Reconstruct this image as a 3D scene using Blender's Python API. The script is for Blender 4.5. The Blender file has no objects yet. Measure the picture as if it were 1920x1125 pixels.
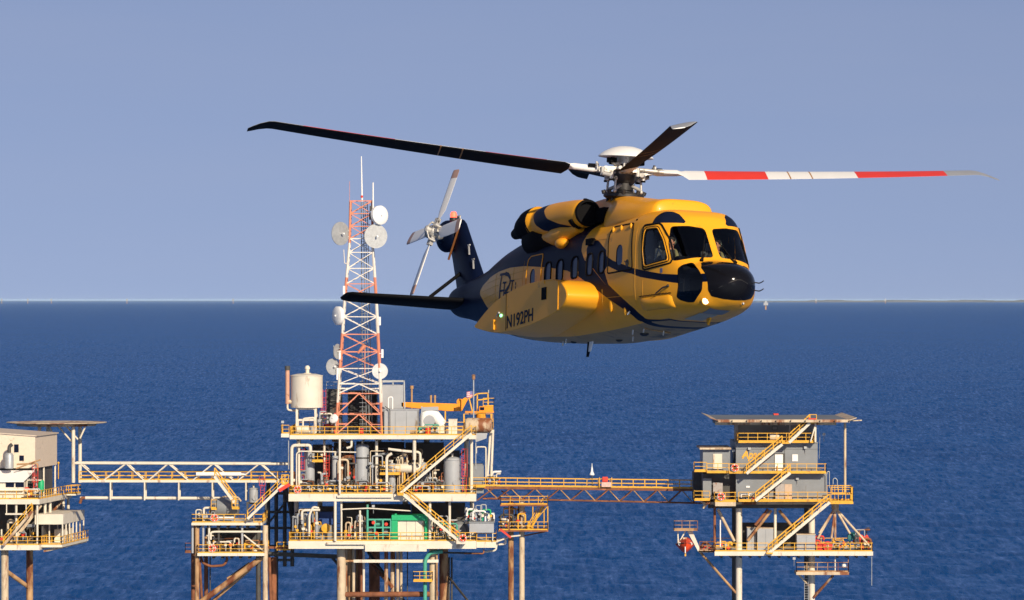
import bpy, bmesh, math, random
import numpy as np
from mathutils import Vector, Matrix
from mathutils.bvhtree import BVHTree
R = math.radians
scene = bpy.context.scene
COL = scene.collection

# ------------------------------------------------------------------ camera, sky, sun, exposure
HC = 48.0                      # height of the camera over the sea (metres)
FP = 8300.0                    # focal length in photo pixels (photo is 1920 x 1125)
cam_d = bpy.data.cameras.new('camera'); cam = bpy.data.objects.new('camera', cam_d); COL.objects.link(cam)
cam.location = (0, 0, HC); cam.rotation_euler = (R(90), 0, 0)
cam_d.sensor_width = 36.0; cam_d.lens = 36.0*FP/1920.0
cam_d.clip_start = 1.0; cam_d.clip_end = 3.0e6
scene.camera = cam

SUN_EL, SUN_AZ = 25.0, 158.0   # azimuth clockwise from +Y (the view direction): behind the camera, to its right
world = bpy.data.worlds.new('World'); scene.world = world; world.use_nodes = True
wn = world.node_tree.nodes; wl = world.node_tree.links
bg = wn['Background']; bg.inputs['Strength'].default_value = 0.085
sky = wn.new('ShaderNodeTexSky'); sky.sky_type = 'NISHITA'; sky.sun_disc = False
sky.sun_elevation = R(SUN_EL); sky.sun_rotation = R(SUN_AZ)
sky.altitude = 0; sky.air_density = 1.0; sky.dust_density = 0.3; sky.ozone_density = 4.0
tint = wn.new('ShaderNodeMixRGB'); tint.blend_type = 'MULTIPLY'; tint.inputs[0].default_value = 1.0
tint.inputs[2].default_value = (1.38, 1.0, 0.965, 1)
stc = wn.new('ShaderNodeTexCoord'); smp = wn.new('ShaderNodeMapping'); smp.inputs['Location'].default_value = (0, 0, 0.20); smp.inputs['Scale'].default_value = (1, 1, 0.85)
wl.new(stc.outputs['Generated'], smp.inputs['Vector']); wl.new(smp.outputs[0], sky.inputs['Vector'])   # clear air right down to the sea
wl.new(sky.outputs[0], tint.inputs[1])
cmp_ = wn.new('ShaderNodeMapping'); cmp_.inputs['Scale'].default_value = (6, 6, 42); wl.new(stc.outputs['Generated'], cmp_.inputs['Vector'])
cno = wn.new('ShaderNodeTexNoise'); cno.inputs['Scale'].default_value = 1.0; cno.inputs['Detail'].default_value = 4; wl.new(cmp_.outputs[0], cno.inputs['Vector'])
cmr = wn.new('ShaderNodeMapRange'); cmr.inputs[1].default_value = 0.3; cmr.inputs[2].default_value = 0.75; cmr.inputs[3].default_value = 0.0; cmr.inputs[4].default_value = 0.10; wl.new(cno.outputs[0], cmr.inputs[0])
thin = wn.new('ShaderNodeMixRGB'); thin.inputs[2].default_value = (5.4, 5.3, 6.0, 1); wl.new(cmr.outputs[0], thin.inputs[0]); wl.new(tint.outputs[0], thin.inputs[1])   # thin high cloud
wl.new(thin.outputs[0], bg.inputs['Color'])

sun_d = bpy.data.lights.new('sun', 'SUN'); sun = bpy.data.objects.new('sun', sun_d); COL.objects.link(sun)
sun_d.energy = 5.0; sun_d.angle = R(0.53); sun_d.color = (1.0, 0.86, 0.66)
_az, _el = R(SUN_AZ), R(SUN_EL)
SUNV = Vector((math.sin(_az)*math.cos(_el), math.cos(_az)*math.cos(_el), math.sin(_el)))
sun.rotation_euler = SUNV.to_track_quat('Z', 'Y').to_euler(); sun.location = (0, -50, 200)
vs = scene.view_settings
vs.view_transform = 'Standard'; vs.look = 'None'; vs.exposure = 0.12; vs.gamma = 1.0; vs.use_curve_mapping = False
scene.cycles.volume_bounces = 0
scene.cycles.max_bounces = 8

# ------------------------------------------------------------------ materials
MATS = {}
def mat(name, col, rough=0.5, metal=0.0, var=0.12, scale=3.0, stain=None, stain_amt=0.0, stain_scale=1.2, spec=0.35, coat=0.0, bump=0.0, streak=False):
    """weathered paint: base colour with soft value variation, plus rust / dirt patches of their own shape"""
    if name in MATS: return MATS[name]
    m = bpy.data.materials.new(name); m.use_nodes = True; MATS[name] = m
    N = m.node_tree.nodes; L = m.node_tree.links; b = N['Principled BSDF']
    b.inputs['Roughness'].default_value = rough; b.inputs['Metallic'].default_value = metal
    b.inputs['Specular IOR Level'].default_value = spec
    b.inputs['Coat Weight'].default_value = coat; b.inputs['Coat Roughness'].default_value = 0.08
    tc = N.new('ShaderNodeTexCoord')
    no = N.new('ShaderNodeTexNoise'); no.inputs['Scale'].default_value = scale; no.inputs['Detail'].default_value = 6
    L.new(tc.outputs['Object'], no.inputs['Vector'])
    mr = N.new('ShaderNodeMapRange'); mr.inputs[1].default_value = 0.3; mr.inputs[2].default_value = 0.7
    mr.inputs[3].default_value = 1-var; mr.inputs[4].default_value = 1+var
    L.new(no.outputs[0], mr.inputs[0])
    mx = N.new('ShaderNodeVectorMath'); mx.operation = 'SCALE'; mx.inputs[0].default_value = col[:3]
    L.new(mr.outputs[0], mx.inputs['Scale'])
    out = mx.outputs[0]
    if stain is not None and stain_amt > 0:
        mp = N.new('ShaderNodeMapping'); L.new(tc.outputs['Object'], mp.inputs['Vector'])
        mp.inputs['Scale'].default_value = (1, 1, 0.25) if streak else (1, 1, 1)
        n2 = N.new('ShaderNodeTexNoise'); n2.inputs['Scale'].default_value = stain_scale; n2.inputs['Detail'].default_value = 8
        n2.inputs['Roughness'].default_value = 0.65
        L.new(mp.outputs[0], n2.inputs['Vector'])
        cr = N.new('ShaderNodeMapRange'); cr.clamp = True
        cr.inputs[1].default_value = 0.66-0.26*stain_amt; cr.inputs[2].default_value = 0.76-0.26*stain_amt
        L.new(n2.outputs[0], cr.inputs[0])
        mc = N.new('ShaderNodeMixRGB'); L.new(cr.outputs[0], mc.inputs[0]); L.new(out, mc.inputs[1])
        mc.inputs[2].default_value = (*stain[:3], 1); out = mc.outputs[0]
    L.new(out, b.inputs['Base Color'])
    if bump > 0:
        bp = N.new('ShaderNodeBump'); bp.inputs['Strength'].default_value = bump; bp.inputs['Distance'].default_value = 0.02
        L.new(no.outputs[0], bp.inputs['Height']); L.new(bp.outputs[0], b.inputs['Normal'])
    return m
RUST = (0.22, 0.075, 0.028)
def glass_mat(name, tint, refl=0.08, rough=0.02):
    if name in MATS: return MATS[name]
    m = bpy.data.materials.new(name); m.use_nodes = True; MATS[name] = m
    N = m.node_tree.nodes; L = m.node_tree.links; N.remove(N['Principled BSDF'])
    tr = N.new('ShaderNodeBsdfTransparent'); tr.inputs[0].default_value = (*tint, 1)
    gl = N.new('ShaderNodeBsdfGlossy'); gl.inputs['Roughness'].default_value = rough
    fr = N.new('ShaderNodeFresnel'); fr.inputs['IOR'].default_value = 1.5
    mx = N.new('ShaderNodeMixShader'); L.new(fr.outputs[0], mx.inputs[0]); L.new(tr.outputs[0], mx.inputs[1]); L.new(gl.outputs[0], mx.inputs[2])
    L.new(mx.outputs[0], N['Material Output'].inputs['Surface'])
    return m
def emit_mat(name, col, s):
    if name in MATS: return MATS[name]
    m = bpy.data.materials.new(name); m.use_nodes = True; MATS[name] = m
    b = m.node_tree.nodes['Principled BSDF']; b.inputs['Base Color'].default_value = (*col, 1)
    b.inputs['Emission Color'].default_value = (*col, 1); b.inputs['Emission Strength'].default_value = s
    return m

# ------------------------------------------------------------------ mesh helpers
class MB:
    """collects shapes; build() links them as ONE mesh object"""
    def __init__(s): s.v = []; s.f = []; s.m = []; s.sm = []
    def add(s, vs, fs, mi=0, smooth=False):
        o = len(s.v); s.v += [tuple(float(c) for c in p) for p in vs]
        s.f += [tuple(i+o for i in f) for f in fs]; s.m += [mi]*len(fs); s.sm += [smooth]*len(fs); return s
    def box(s, x0, x1, y0, y1, z0, z1, mi=0):
        v = [(x, y, z) for z in (z0, z1) for y in (y0, y1) for x in (x0, x1)]
        return s.add(v, [(0, 2, 3, 1), (4, 5, 7, 6), (0, 1, 5, 4), (2, 6, 7, 3), (0, 4, 6, 2), (1, 3, 7, 5)], mi)
    def bar(s, a, b, r, n=6, mi=0, r2=None, cap=True):
        a = Vector(a); b = Vector(b); d = b-a
        if d.length < 1e-6: return s
        q = d.to_track_quat('Z', 'Y'); r2 = r if r2 is None else r2
        v = []
        for p, rr in ((a, r), (b, r2)):
            for k in range(n):
                t = 2*math.pi*(k+0.5)/n
                v.append(p + q @ Vector((rr*math.cos(t), rr*math.sin(t), 0)))
        f = [(k, (k+1) % n, n+(k+1) % n, n+k) for k in range(n)]
        s.add(v, f, mi, n > 6)
        if cap: s.add(v[:n], [tuple(range(n-1, -1, -1))], mi); s.add(v[n:], [tuple(range(n))], mi)
        return s
    def beam(s, a, b, w, h, mi=0):
        """rectangular beam from a to b: w across, h upright"""
        a = Vector(a); b = Vector(b); d = (b-a).normalized()
        side = d.cross(Vector((0, 0, 1)))
        if side.length < 1e-4: side = Vector((1, 0, 0))
        side.normalize(); up = side.cross(d)
        v = [p + side*sx*w/2 + up*sz*h/2 for p in (a, b) for sx, sz in ((-1, -1), (1, -1), (1, 1), (-1, 1))]
        return s.add(v, [(3, 2, 1, 0), (4, 5, 6, 7), (0, 1, 5, 4), (1, 2, 6, 5), (2, 3, 7, 6), (3, 0, 4, 7)], mi)
    def tube(s, pts, r, n=8, mi=0, rad=None):
        """pipe through points, elbows rounded"""
        P = [Vector(p) for p in pts]; rmax = max(r) if isinstance(r, (list, tuple)) else r
        Q = [P[0]]
        for i in range(1, len(P)-1):
            a, b, c = P[i-1], P[i], P[i+1]
            k = min(rad or rmax*2.5, (a-b).length*0.45, (c-b).length*0.45)
            u = (a-b).normalized()*k; w = (c-b).normalized()*k
            for t in (0, .25, .5, .75, 1): Q.append((b+u)*(1-t)**2 + b*2*t*(1-t) + (b+w)*t*t)
        Q.append(P[-1])
        rings = []; prev = None
        for i, p in enumerate(Q):
            d = (Q[min(i+1, len(Q)-1)]-Q[max(i-1, 0)]).normalized()
            ref = prev if prev is not None else (Vector((0, 0, 1)) if abs(d.z) < .9 else Vector((1, 0, 0)))
            x = (ref - d*ref.dot(d)).normalized(); prev = x; y = d.cross(x)
            rr = float(np.interp(i/(len(Q)-1), np.linspace(0, 1, len(r)), r)) if isinstance(r, (list, tuple)) else r
            rings.append([p + x*rr*math.cos(2*math.pi*k/n) + y*rr*math.sin(2*math.pi*k/n) for k in range(n)])
        v = [q for g in rings for q in g]
        f = [(i*n+k, i*n+(k+1) % n, (i+1)*n+(k+1) % n, (i+1)*n+k) for i in range(len(rings)-1) for k in range(n)]
        s.add(v, f, mi, True); m = len(v)-n
        s.add(v[:n], [tuple(range(n-1, -1, -1))], mi); s.add(v[m:], [tuple(range(n))], mi)
        return s
    def lathe(s, prof, c=(0, 0, 0), axis='Z', n=24, mi=0, smooth=True, q=None):
        """prof: list of (radius, height) along the axis"""
        c = Vector(c); v = []
        if q is None:
            q = {'Z': Matrix.Identity(3), 'X': Matrix(((0, 0, 1), (0, 1, 0), (-1, 0, 0))), 'Y': Matrix(((1, 0, 0), (0, 0, 1), (0, -1, 0)))}[axis]
        for r, h in prof:
            for k in range(n):
                t = 2*math.pi*k/n
                v.append(c + q @ Vector((r*math.cos(t), r*math.sin(t), h)))
        run = [0]
        for i in range(1, len(prof)):
            run.append(i)
            if i == len(prof)-1: sharp = True
            else:
                a = Vector((prof[i][0]-prof[i-1][0], prof[i][1]-prof[i-1][1])); b = Vector((prof[i+1][0]-prof[i][0], prof[i+1][1]-prof[i][1]))
                sharp = a.length > 1e-6 and b.length > 1e-6 and a.angle(b) > R(38)
            if sharp:
                w = [v[q*n+k] for q in run for k in range(n)]
                s.add(w, [(q*n+k, q*n+(k+1) % n, (q+1)*n+(k+1) % n, (q+1)*n+k) for q in range(len(run)-1) for k in range(n)], mi, smooth)
                run = [i]
        if prof[0][0] > 1e-4: s.add(v[:n], [tuple(range(n-1, -1, -1))], mi)
        if prof[-1][0] > 1e-4: s.add(v[-n:], [tuple(range(n))], mi)
        return s
    def prism(s, poly, d, mi=0):
        """poly: 3D points of a flat outline, d: extrusion vector"""
        d = Vector(d); a = [Vector(p) for p in poly]; b = [p+d for p in a]; n = len(a)
        s.add(a+b, [tuple(range(n-1, -1, -1)), tuple(range(n, 2*n))] + [(k, (k+1) % n, n+(k+1) % n, n+k) for k in range(n)], mi)
        return s
    def sphere(s, c, r, n=12, mi=0, sc=(1, 1, 1)):
        c = Vector(c); v = []; m = n//2+1
        for i in range(m+1):
            a = math.pi*i/m
            for k in range(n):
                t = 2*math.pi*k/n
                v.append(c+Vector((r*sc[0]*math.sin(a)*math.cos(t), r*sc[1]*math.sin(a)*math.sin(t), r*sc[2]*math.cos(a))))
        return s.add(v, [((i+1)*n+k, (i+1)*n+(k+1) % n, i*n+(k+1) % n, i*n+k) for i in range(m) for k in range(n)], mi, True)
    def build(s, name, mats, parent=None, loc=None, fix=True, bevel=0):
        if not isinstance(mats, (list, tuple)): mats = [mats]
        me = bpy.data.meshes.new(name)
        off = Vector(loc) if loc is not None else Vector((0, 0, 0))
        me.from_pydata([tuple(Vector(p)-off) for p in s.v], [], s.f)
        for m in mats: me.materials.append(m)
        me.polygons.foreach_set('material_index', s.m); me.polygons.foreach_set('use_smooth', s.sm)
        if fix:
            bm = bmesh.new(); bm.from_mesh(me); bmesh.ops.recalc_face_normals(bm, faces=bm.faces); bm.to_mesh(me); bm.free()
        me.update()
        o = bpy.data.objects.new(name, me); COL.objects.link(o)
        if loc is not None: o.location = loc
        if parent is not None: o.parent = parent
        if bevel:
            bv = o.modifiers.new('bevel', 'BEVEL'); bv.width = bevel; bv.segments = 2; bv.limit_method = 'ANGLE'
        return o
def tag(o, label=None, cat=None, group=None, kind=None):
    if label: o['label'] = label
    if cat: o['category'] = cat
    if group: o['group'] = group
    if kind: o['kind'] = kind
    return o
def empty(name, loc=(0, 0, 0)):
    o = bpy.data.objects.new(name, None); COL.objects.link(o); o.location = loc; o.empty_display_size = 1.0; return o
def text_mesh(name, body, size, mats, ext=0.004, sx=1.0, shear=0.0, bold=0.0):
    cu = bpy.data.curves.new(name, 'FONT'); cu.body = body; cu.size = size; cu.extrude = ext; cu.shear = shear; cu.offset = bold
    o = bpy.data.objects.new(name+'_c', cu); COL.objects.link(o)
    dg = bpy.context.evaluated_depsgraph_get(); dg.update()
    me = bpy.data.meshes.new_from_object(o.evaluated_get(dg)); bpy.data.objects.remove(o); me.name = name
    for v in me.vertices: v.co.x *= sx
    me.materials.clear(); me.materials.append(mats)
    return me

# ------------------------------------------------------------------ sea
def sea_material():
    m = bpy.data.materials.new('sea_water'); m.use_nodes = True
    N = m.node_tree.nodes; L = m.node_tree.links; N.remove(N['Principled BSDF'])
    tc = N.new('ShaderNodeTexCoord')
    def noise(scale, sx, sy, rot, det=4, rough=0.55):
        mp = N.new('ShaderNodeMapping'); mp.inputs['Scale'].default_value = (sx, sy, 1); mp.inputs['Rotation'].default_value = (0, 0, rot)
        L.new(tc.outputs['Object'], mp.inputs['Vector'])
        n = N.new('ShaderNodeTexNoise'); n.inputs['Scale'].default_value = scale; n.inputs['Detail'].default_value = det; n.inputs['Roughness'].default_value = rough
        L.new(mp.outputs[0], n.inputs['Vector']); return n.outputs[0]
    n1 = noise(0.62, 1.0, 0.45, 0.2, 7, 0.66)       # ripples
    n3 = noise(0.006, 1.0, 0.5, 0.2, 4)           # wind patches
    bp = N.new('ShaderNodeBump'); bp.inputs['Strength'].default_value = 1.0; bp.inputs['Distance'].default_value = 1.5
    L.new(n1, bp.inputs['Height'])
    cr = N.new('ShaderNodeValToRGB'); L.new(n3, cr.inputs[0])
    cr.color_ramp.elements[0].position = 0.3; cr.color_ramp.elements[0].color = (0.0004, 0.051, 0.196, 1)
    cr.color_ramp.elements[1].position = 0.7; cr.color_ramp.elements[1].color = (0.0008, 0.066, 0.238, 1)
    df = N.new('ShaderNodeBsdfDiffuse'); L.new(cr.outputs[0], df.inputs['Color'])
    upn = N.new('ShaderNodeCombineXYZ'); upn.inputs[2].default_value = 1.0; L.new(upn.outputs[0], df.inputs['Normal'])   # light welling up from the water does not follow the ripples
    gl = N.new('ShaderNodeBsdfGlossy'); gl.inputs['Roughness'].default_value = 0.22; L.new(bp.outputs[0], gl.inputs['Normal'])
    fr = N.new('ShaderNodeFresnel'); fr.inputs['IOR'].default_value = 1.33; L.new(bp.outputs[0], fr.inputs['Normal'])
    mr = N.new('ShaderNodeMapRange'); mr.inputs[1].default_value = 0.02; mr.inputs[2].default_value = 0.62; mr.inputs[3].default_value = 0.0; mr.inputs[4].default_value = 0.46
    L.new(fr.outputs[0], mr.inputs[0])
    gl.inputs['Color'].default_value = (0.60, 0.77, 0.98, 1)
    def band(sock, lo, hi, a, b_):
        q = N.new('ShaderNodeMapRange'); q.inputs[1].default_value = lo; q.inputs[2].default_value = hi; q.inputs[3].default_value = a; q.inputs[4].default_value = b_; L.new(sock, q.inputs[0]); return q.outputs[0]
    nA = band(noise(0.62, 1.0, 0.035, 0.03, 4, 0.7), 0.34, 0.66, 0.45, 1.35)      # long streaks of stronger and weaker reflection, painted in for chop
    nB = band(noise(0.95, 1.0, 0.14, -0.06, 5, 0.68), 0.34, 0.66, 0.45, 1.45)     # shorter streaks scaling the reflection, in place of crest and trough shading
    m1 = N.new('ShaderNodeMath'); m1.operation = 'MULTIPLY'; L.new(nA, m1.inputs[0]); L.new(nB, m1.inputs[1])
    m2 = N.new('ShaderNodeMath'); m2.operation = 'MULTIPLY'; m2.use_clamp = True; L.new(m1.outputs[0], m2.inputs[0]); L.new(mr.outputs[0], m2.inputs[1])
    mx = N.new('ShaderNodeMixShader'); L.new(m2.outputs[0], mx.inputs[0]); L.new(df.outputs[0], mx.inputs[1]); L.new(gl.outputs[0], mx.inputs[2])
    L.new(mx.outputs[0], N['Material Output'].inputs['Surface'])
    return m
def make_sea():
    """one sheet out to the horizon: fine wave relief in the sector the photo looks at, plain water elsewhere"""
    rng = np.random.RandomState(4)
    rr = [480.0]
    while rr[-1] < 7000: rr.append(rr[-1]*(1.0017 if rr[-1] < 2600 else 1.004))
    rr = np.array(rr); th = np.linspace(-0.135, 0.135, 560)
    T, Q = np.meshgrid(th, rr); X = Q*np.sin(T); Y = Q*np.cos(T); Zh = np.zeros_like(X)
    wind = 0.55
    for lam in np.exp(np.linspace(math.log(2.6), math.log(34), 34)):
        a = wind+rng.normal(0, 0.62); k = 2*math.pi/lam; amp = 0.0105*lam**0.72*rng.uniform(.6, 1.2)
        fade = np.clip(lam/(3.0*Q*0.0017)-0.35, 0, 1)
        ph = k*(X*math.sin(a)+Y*math.cos(a))+rng.uniform(0, 6.28)
        Zh += amp*fade*(np.sin(ph)+0.25*np.cos(2*ph))
    edge = np.clip((rr-480)/60, 0, 1)*np.clip((7000-rr)/2500, 0, 1); eth = np.clip((0.135-np.abs(th))/0.01, 0, 1)
    Zh *= edge[:, None]*eth[None, :]
    nr, nt = X.shape; V = np.stack([X, Y, Zh], -1).reshape(-1, 3)
    idx = np.arange(nr*nt).reshape(nr, nt)
    Fq = np.stack([idx[:-1, :-1], idx[:-1, 1:], idx[1:, 1:], idx[1:, :-1]], -1).reshape(-1, 4)[:, ::-1]
    # surrounding flat water: inner disc, side sectors and the far ring
    V2 = [(0, 0, 0)]; F2 = []
    na = 120; angs = np.linspace(0.135, 2*math.pi-0.135, na+1)
    far = [7000, 11000, 18000, 30000, 60000, 120000, 250000, 500000, 1000000]; o = len(V)
    def arc(r, aa):
        b = o+len(V2); V2.extend([(r*math.sin(a), r*math.cos(a), 0) for a in aa]); return b
    inn = arc(rr[0], th); 
    for k in range(len(th)-1): F2.append((o, inn+k+1, inn+k))
    ring_r = [480.0, 900, 1800, 3500]+far; prev = arc(480.0, angs)
    for k in range(na): F2.append((o, prev+k+1, prev+k))
    for r in ring_r[1:]:
        b = arc(r, angs)
        for k in range(na): F2.append((prev+k, prev+k+1, b+k+1, b+k))
        prev = b
    ta = np.linspace(-0.135, 0.135, 41); prev = arc(rr[-1], ta)
    for r in far[1:]:
        b = arc(r, ta)
        for k in range(40): F2.append((prev+k, prev+k+1, b+k+1, b+k))
        prev = b
    allV = np.concatenate([V, np.array(V2)])
    loops = np.concatenate([Fq.reshape(-1), np.array([i for f in F2 for i in f[::-1]], dtype=np.int64)])
    tot = np.concatenate([np.full(len(Fq), 4), np.array([len(f) for f in F2])]); st = np.concatenate([[0], np.cumsum(tot)[:-1]])
    me = bpy.data.meshes.new('sea'); me.vertices.add(len(allV)); me.vertices.foreach_set('co', allV.reshape(-1).astype(np.float32))
    me.loops.add(len(loops)); me.loops.foreach_set('vertex_index', loops.astype(np.int32))
    me.polygons.add(len(tot)); me.polygons.foreach_set('loop_start', st.astype(np.int32)); me.polygons.foreach_set('loop_total', tot.astype(np.int32))
    me.polygons.foreach_set('use_smooth', np.ones(len(tot), bool)); me.update(calc_edges=True)
    me.materials.append(sea_material())
    o_ = bpy.data.objects.new('sea', me); COL.objects.link(o_); tag(o_, kind='structure'); return o_
make_sea()

# ------------------------------------------------------------------ helicopter: frame of reference
# design coordinates: s metres aft of a datum near the nose, y to starboard, z up from the wheels
HUB_S, HUB_Z = 5.5, 4.35
def helo_pose(yaw=22.5, pitch=4.2, roll=3.0, D=100.0, px=1172, py=322):
    a, t, r = R(yaw), R(pitch), R(roll)
    f = Vector((math.sin(a)*math.cos(t), -math.cos(a)*math.cos(t), math.sin(t)))
    st = Vector((-math.cos(a), -math.sin(a), 0)); u = st.cross(f)
    if u.z < 0: u = -u
    u.normalize()
    st2 = st*math.cos(r)+u*math.sin(r); u2 = u*math.cos(r)-st*math.sin(r)
    hub = Vector(((px-960)/FP*D, D, HC+(562.5-py)/FP*D))
    M = Matrix((( f.x, -st2.x, u2.x), (f.y, -st2.y, u2.y), (f.z, -st2.z, u2.z))).to_4x4()
    M.translation = hub - u2*HUB_Z
    return M
HM = helo_pose()
heli = empty('helicopter'); heli.matrix_world = HM
def H(s, y, z): return Vector((-(s-HUB_S), -y, z))
def pchip(x, xs, ys):
    xs = np.asarray(xs, float); ys = np.asarray(ys, float); h = np.diff(xs); d = np.diff(ys)/h
    m = np.zeros(len(xs))
    for i in range(1, len(xs)-1):
        if d[i-1]*d[i] > 0:
            w1 = 2*h[i]+h[i-1]; w2 = h[i]+2*h[i-1]; m[i] = (w1+w2)/(w1/d[i-1]+w2/d[i])
    m[0] = d[0]; m[-1] = d[-1]
    x = np.asarray(x, float); k = np.clip(np.searchsorted(xs, x)-1, 0, len(xs)-2)
    t = (x-xs[k])/h[k]; t2 = t*t; t3 = t2*t
    return (2*t3-3*t2+1)*ys[k]+(t3-2*t2+t)*h[k]*m[k]+(-2*t3+3*t2)*ys[k+1]+(t3-t2)*h[k]*m[k+1]
def ring(zb, zt, hw, zw, nu, nl, n):
    """superellipse section, n points evenly spread along each quarter; starts at starboard, goes over the top"""
    q = n//4; t = np.linspace(0, math.pi/2, 400); out = []
    def quarter(nn, h):
        y = hw*np.cos(t)**(2/nn); z = h*np.sin(t)**(2/nn)
        L = np.concatenate([[0], np.cumsum(np.hypot(np.diff(y), np.diff(z)))])
        g = np.linspace(0, L[-1], q+1); return np.interp(g, L, y), np.interp(g, L, z)
    yu, zu = quarter(nu, zt-zw); yl, zl = quarter(nl, zw-zb)
    up = [(yu[i], zw+zu[i]) for i in range(q)]+[(-yu[q-i], zw+zu[q-i]) for i in range(q)]
    lo = [(-yl[i], zw-zl[i]) for i in range(q)]+[(yl[q-i], zw-zl[q-i]) for i in range(q)]
    return np.array(up+lo)
# stations: s, belly z, top z, half width, z of widest point, upper and lower roundness
FUS = np.array([
 (-0.62, 1.30, 1.46, 0.08, 1.38, 2.0, 2.0),
 (-0.58, 1.18, 1.56, 0.22, 1.37, 2.0, 2.0),
 (-0.45, 1.02, 1.67, 0.40, 1.36, 2.1, 2.1),
 (-0.25, 0.90, 1.77, 0.55, 1.35, 2.2, 2.2),
 ( 0.00, 0.82, 1.84, 0.67, 1.35, 2.3, 2.9),
 ( 0.25, 0.78, 1.88, 0.77, 1.36, 2.4, 3.1),
 ( 0.42, 0.76, 1.91, 0.82, 1.38, 2.5, 3.2),
 ( 0.60, 0.74, 2.10, 0.87, 1.42, 2.6, 3.3),
 ( 0.80, 0.72, 2.38, 0.92, 1.48, 2.7, 3.4),
 ( 1.00, 0.71, 2.66, 0.97, 1.53, 2.8, 3.5),
 ( 1.22, 0.69, 2.95, 1.01, 1.58, 3.2, 3.5),
 ( 1.60, 0.66, 3.10, 1.07, 1.65, 4.6, 3.6),
 ( 2.20, 0.62, 3.14, 1.13, 1.70, 4.6, 3.6),
 ( 3.00, 0.57, 3.14, 1.17, 1.75, 4.0, 3.6),
 ( 4.40, 0.51, 3.14, 1.19, 1.75, 3.4, 3.7),
 ( 5.85, 0.51, 3.16, 1.19, 1.75, 3.4, 3.7),
 ( 7.35, 0.58, 3.18, 1.19, 1.78, 3.2, 3.3),
 ( 8.90, 0.69, 3.20, 1.16, 1.85, 2.9, 3.0),
 ( 9.80, 0.78, 3.18, 1.10, 1.92, 2.6, 2.7),
 (10.80, 0.90, 3.10, 0.98, 2.00, 2.3, 2.4),
 (11.80, 1.06, 2.94, 0.80, 2.06, 2.2, 2.2),
 (12.80, 1.25, 2.76, 0.62, 2.06, 2.1, 2.1),
 (13.80, 1.48, 2.64, 0.48, 2.08, 2.1, 2.1),
 (14.60, 1.63, 2.55, 0.42, 2.10, 2.2, 2.2),
 (15.20, 1.72, 2.48, 0.36, 2.12, 2.2, 2.2),
 (15.60, 1.86, 2.42, 0.25, 2.14, 2.0, 2.0),
 (15.80, 2.06, 2.28, 0.08, 2.16, 2.0, 2.0)])
def fus_grid(n=160):
    S = np.concatenate([np.linspace(-0.62, -0.45, 8)[:-1], np.arange(-0.45, 1.35, 0.025), np.arange(1.35, 4.2, 0.04), np.arange(4.2, 11.5, 0.05), np.linspace(11.5, 15.8, 60)])
    cols = [pchip(S, FUS[:, 0], FUS[:, k]) for k in range(1, 7)]
    V = []
    for i, s in enumerate(S):
        for (y, z) in ring(*[c[i] for c in cols], n): V.append((s, y, z))
    F = [(i*n+k, i*n+(k+1) % n, (i+1)*n+(k+1) % n, (i+1)*n+k) for i in range(len(S)-1) for k in range(n)]
    F.append(tuple(range(n-1, -1, -1))); F.append(tuple(range((len(S)-1)*n, len(S)*n)))
    return np.array(V), F
FV, FF = fus_grid()

# ------------------------------------------------------------------ helicopter: skin split into parts by outlines drawn on the surface
YEL, NAVY, BLK = (0.84, 0.362, 0.017), (0.0024, 0.0055, 0.021), (0.006, 0.006, 0.008)
m_yel = mat('yellow_paint', YEL, 0.40, var=0.035, scale=1.1, coat=0.05, spec=0.2, bump=0.12, stain=(0.30, 0.13, 0.03), stain_amt=0.05, stain_scale=2.2)
m_navy = mat('navy_paint', NAVY, 0.45, var=0.05, coat=0.0, spec=0.07)
m_blk = mat('black_gloss', BLK, 0.12, var=0.05, coat=0.0, spec=0.17)
m_mblk = mat('matt_black', (0.007, 0.007, 0.008), 0.7, var=0.1, spec=0.04)
m_belly = mat('belly_grey', (0.36, 0.22, 0.095), 0.55, var=0.12, scale=1.5, stain=(0.05, 0.04, 0.03), stain_amt=0.3)
m_seam = mat('seam_sealant', (0.010, 0.009, 0.009), 0.7, spec=0.05)
m_steel = mat('bare_steel', (0.52, 0.50, 0.46), 0.42, metal=0.35, var=0.2, scale=6, stain=(0.06, 0.045, 0.035), stain_amt=0.5, stain_scale=5)
m_dsteel = mat('dark_steel', (0.045, 0.043, 0.042), 0.5, metal=0.4, var=0.25, scale=6)
m_white = mat('white_paint', (0.78, 0.77, 0.74), 0.4, var=0.03)
m_red = mat('red_paint', (0.72, 0.045, 0.025), 0.4, var=0.04)
m_bgrey = mat('blade_tip_grey', (0.34, 0.35, 0.36), 0.35, var=0.06)
m_bblk = mat('blade_black', (0.013, 0.013, 0.015), 0.8, var=0.1, spec=0.08)
m_inner = mat('cockpit_lining', (0.014, 0.013, 0.014), 0.8, var=0.1, spec=0.05)
m_glass = glass_mat('cockpit_glass', (0.80, 0.86, 0.86))
m_dglass = mat('dark_window', (0.008, 0.012, 0.030), 0.25, var=0.15, scale=3, coat=0.0, spec=0.04)
m_wglass = mat('cabin_glass', (0.030, 0.050, 0.095), 0.12, var=0.3, scale=2.5, coat=0.0, spec=0.14)

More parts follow.
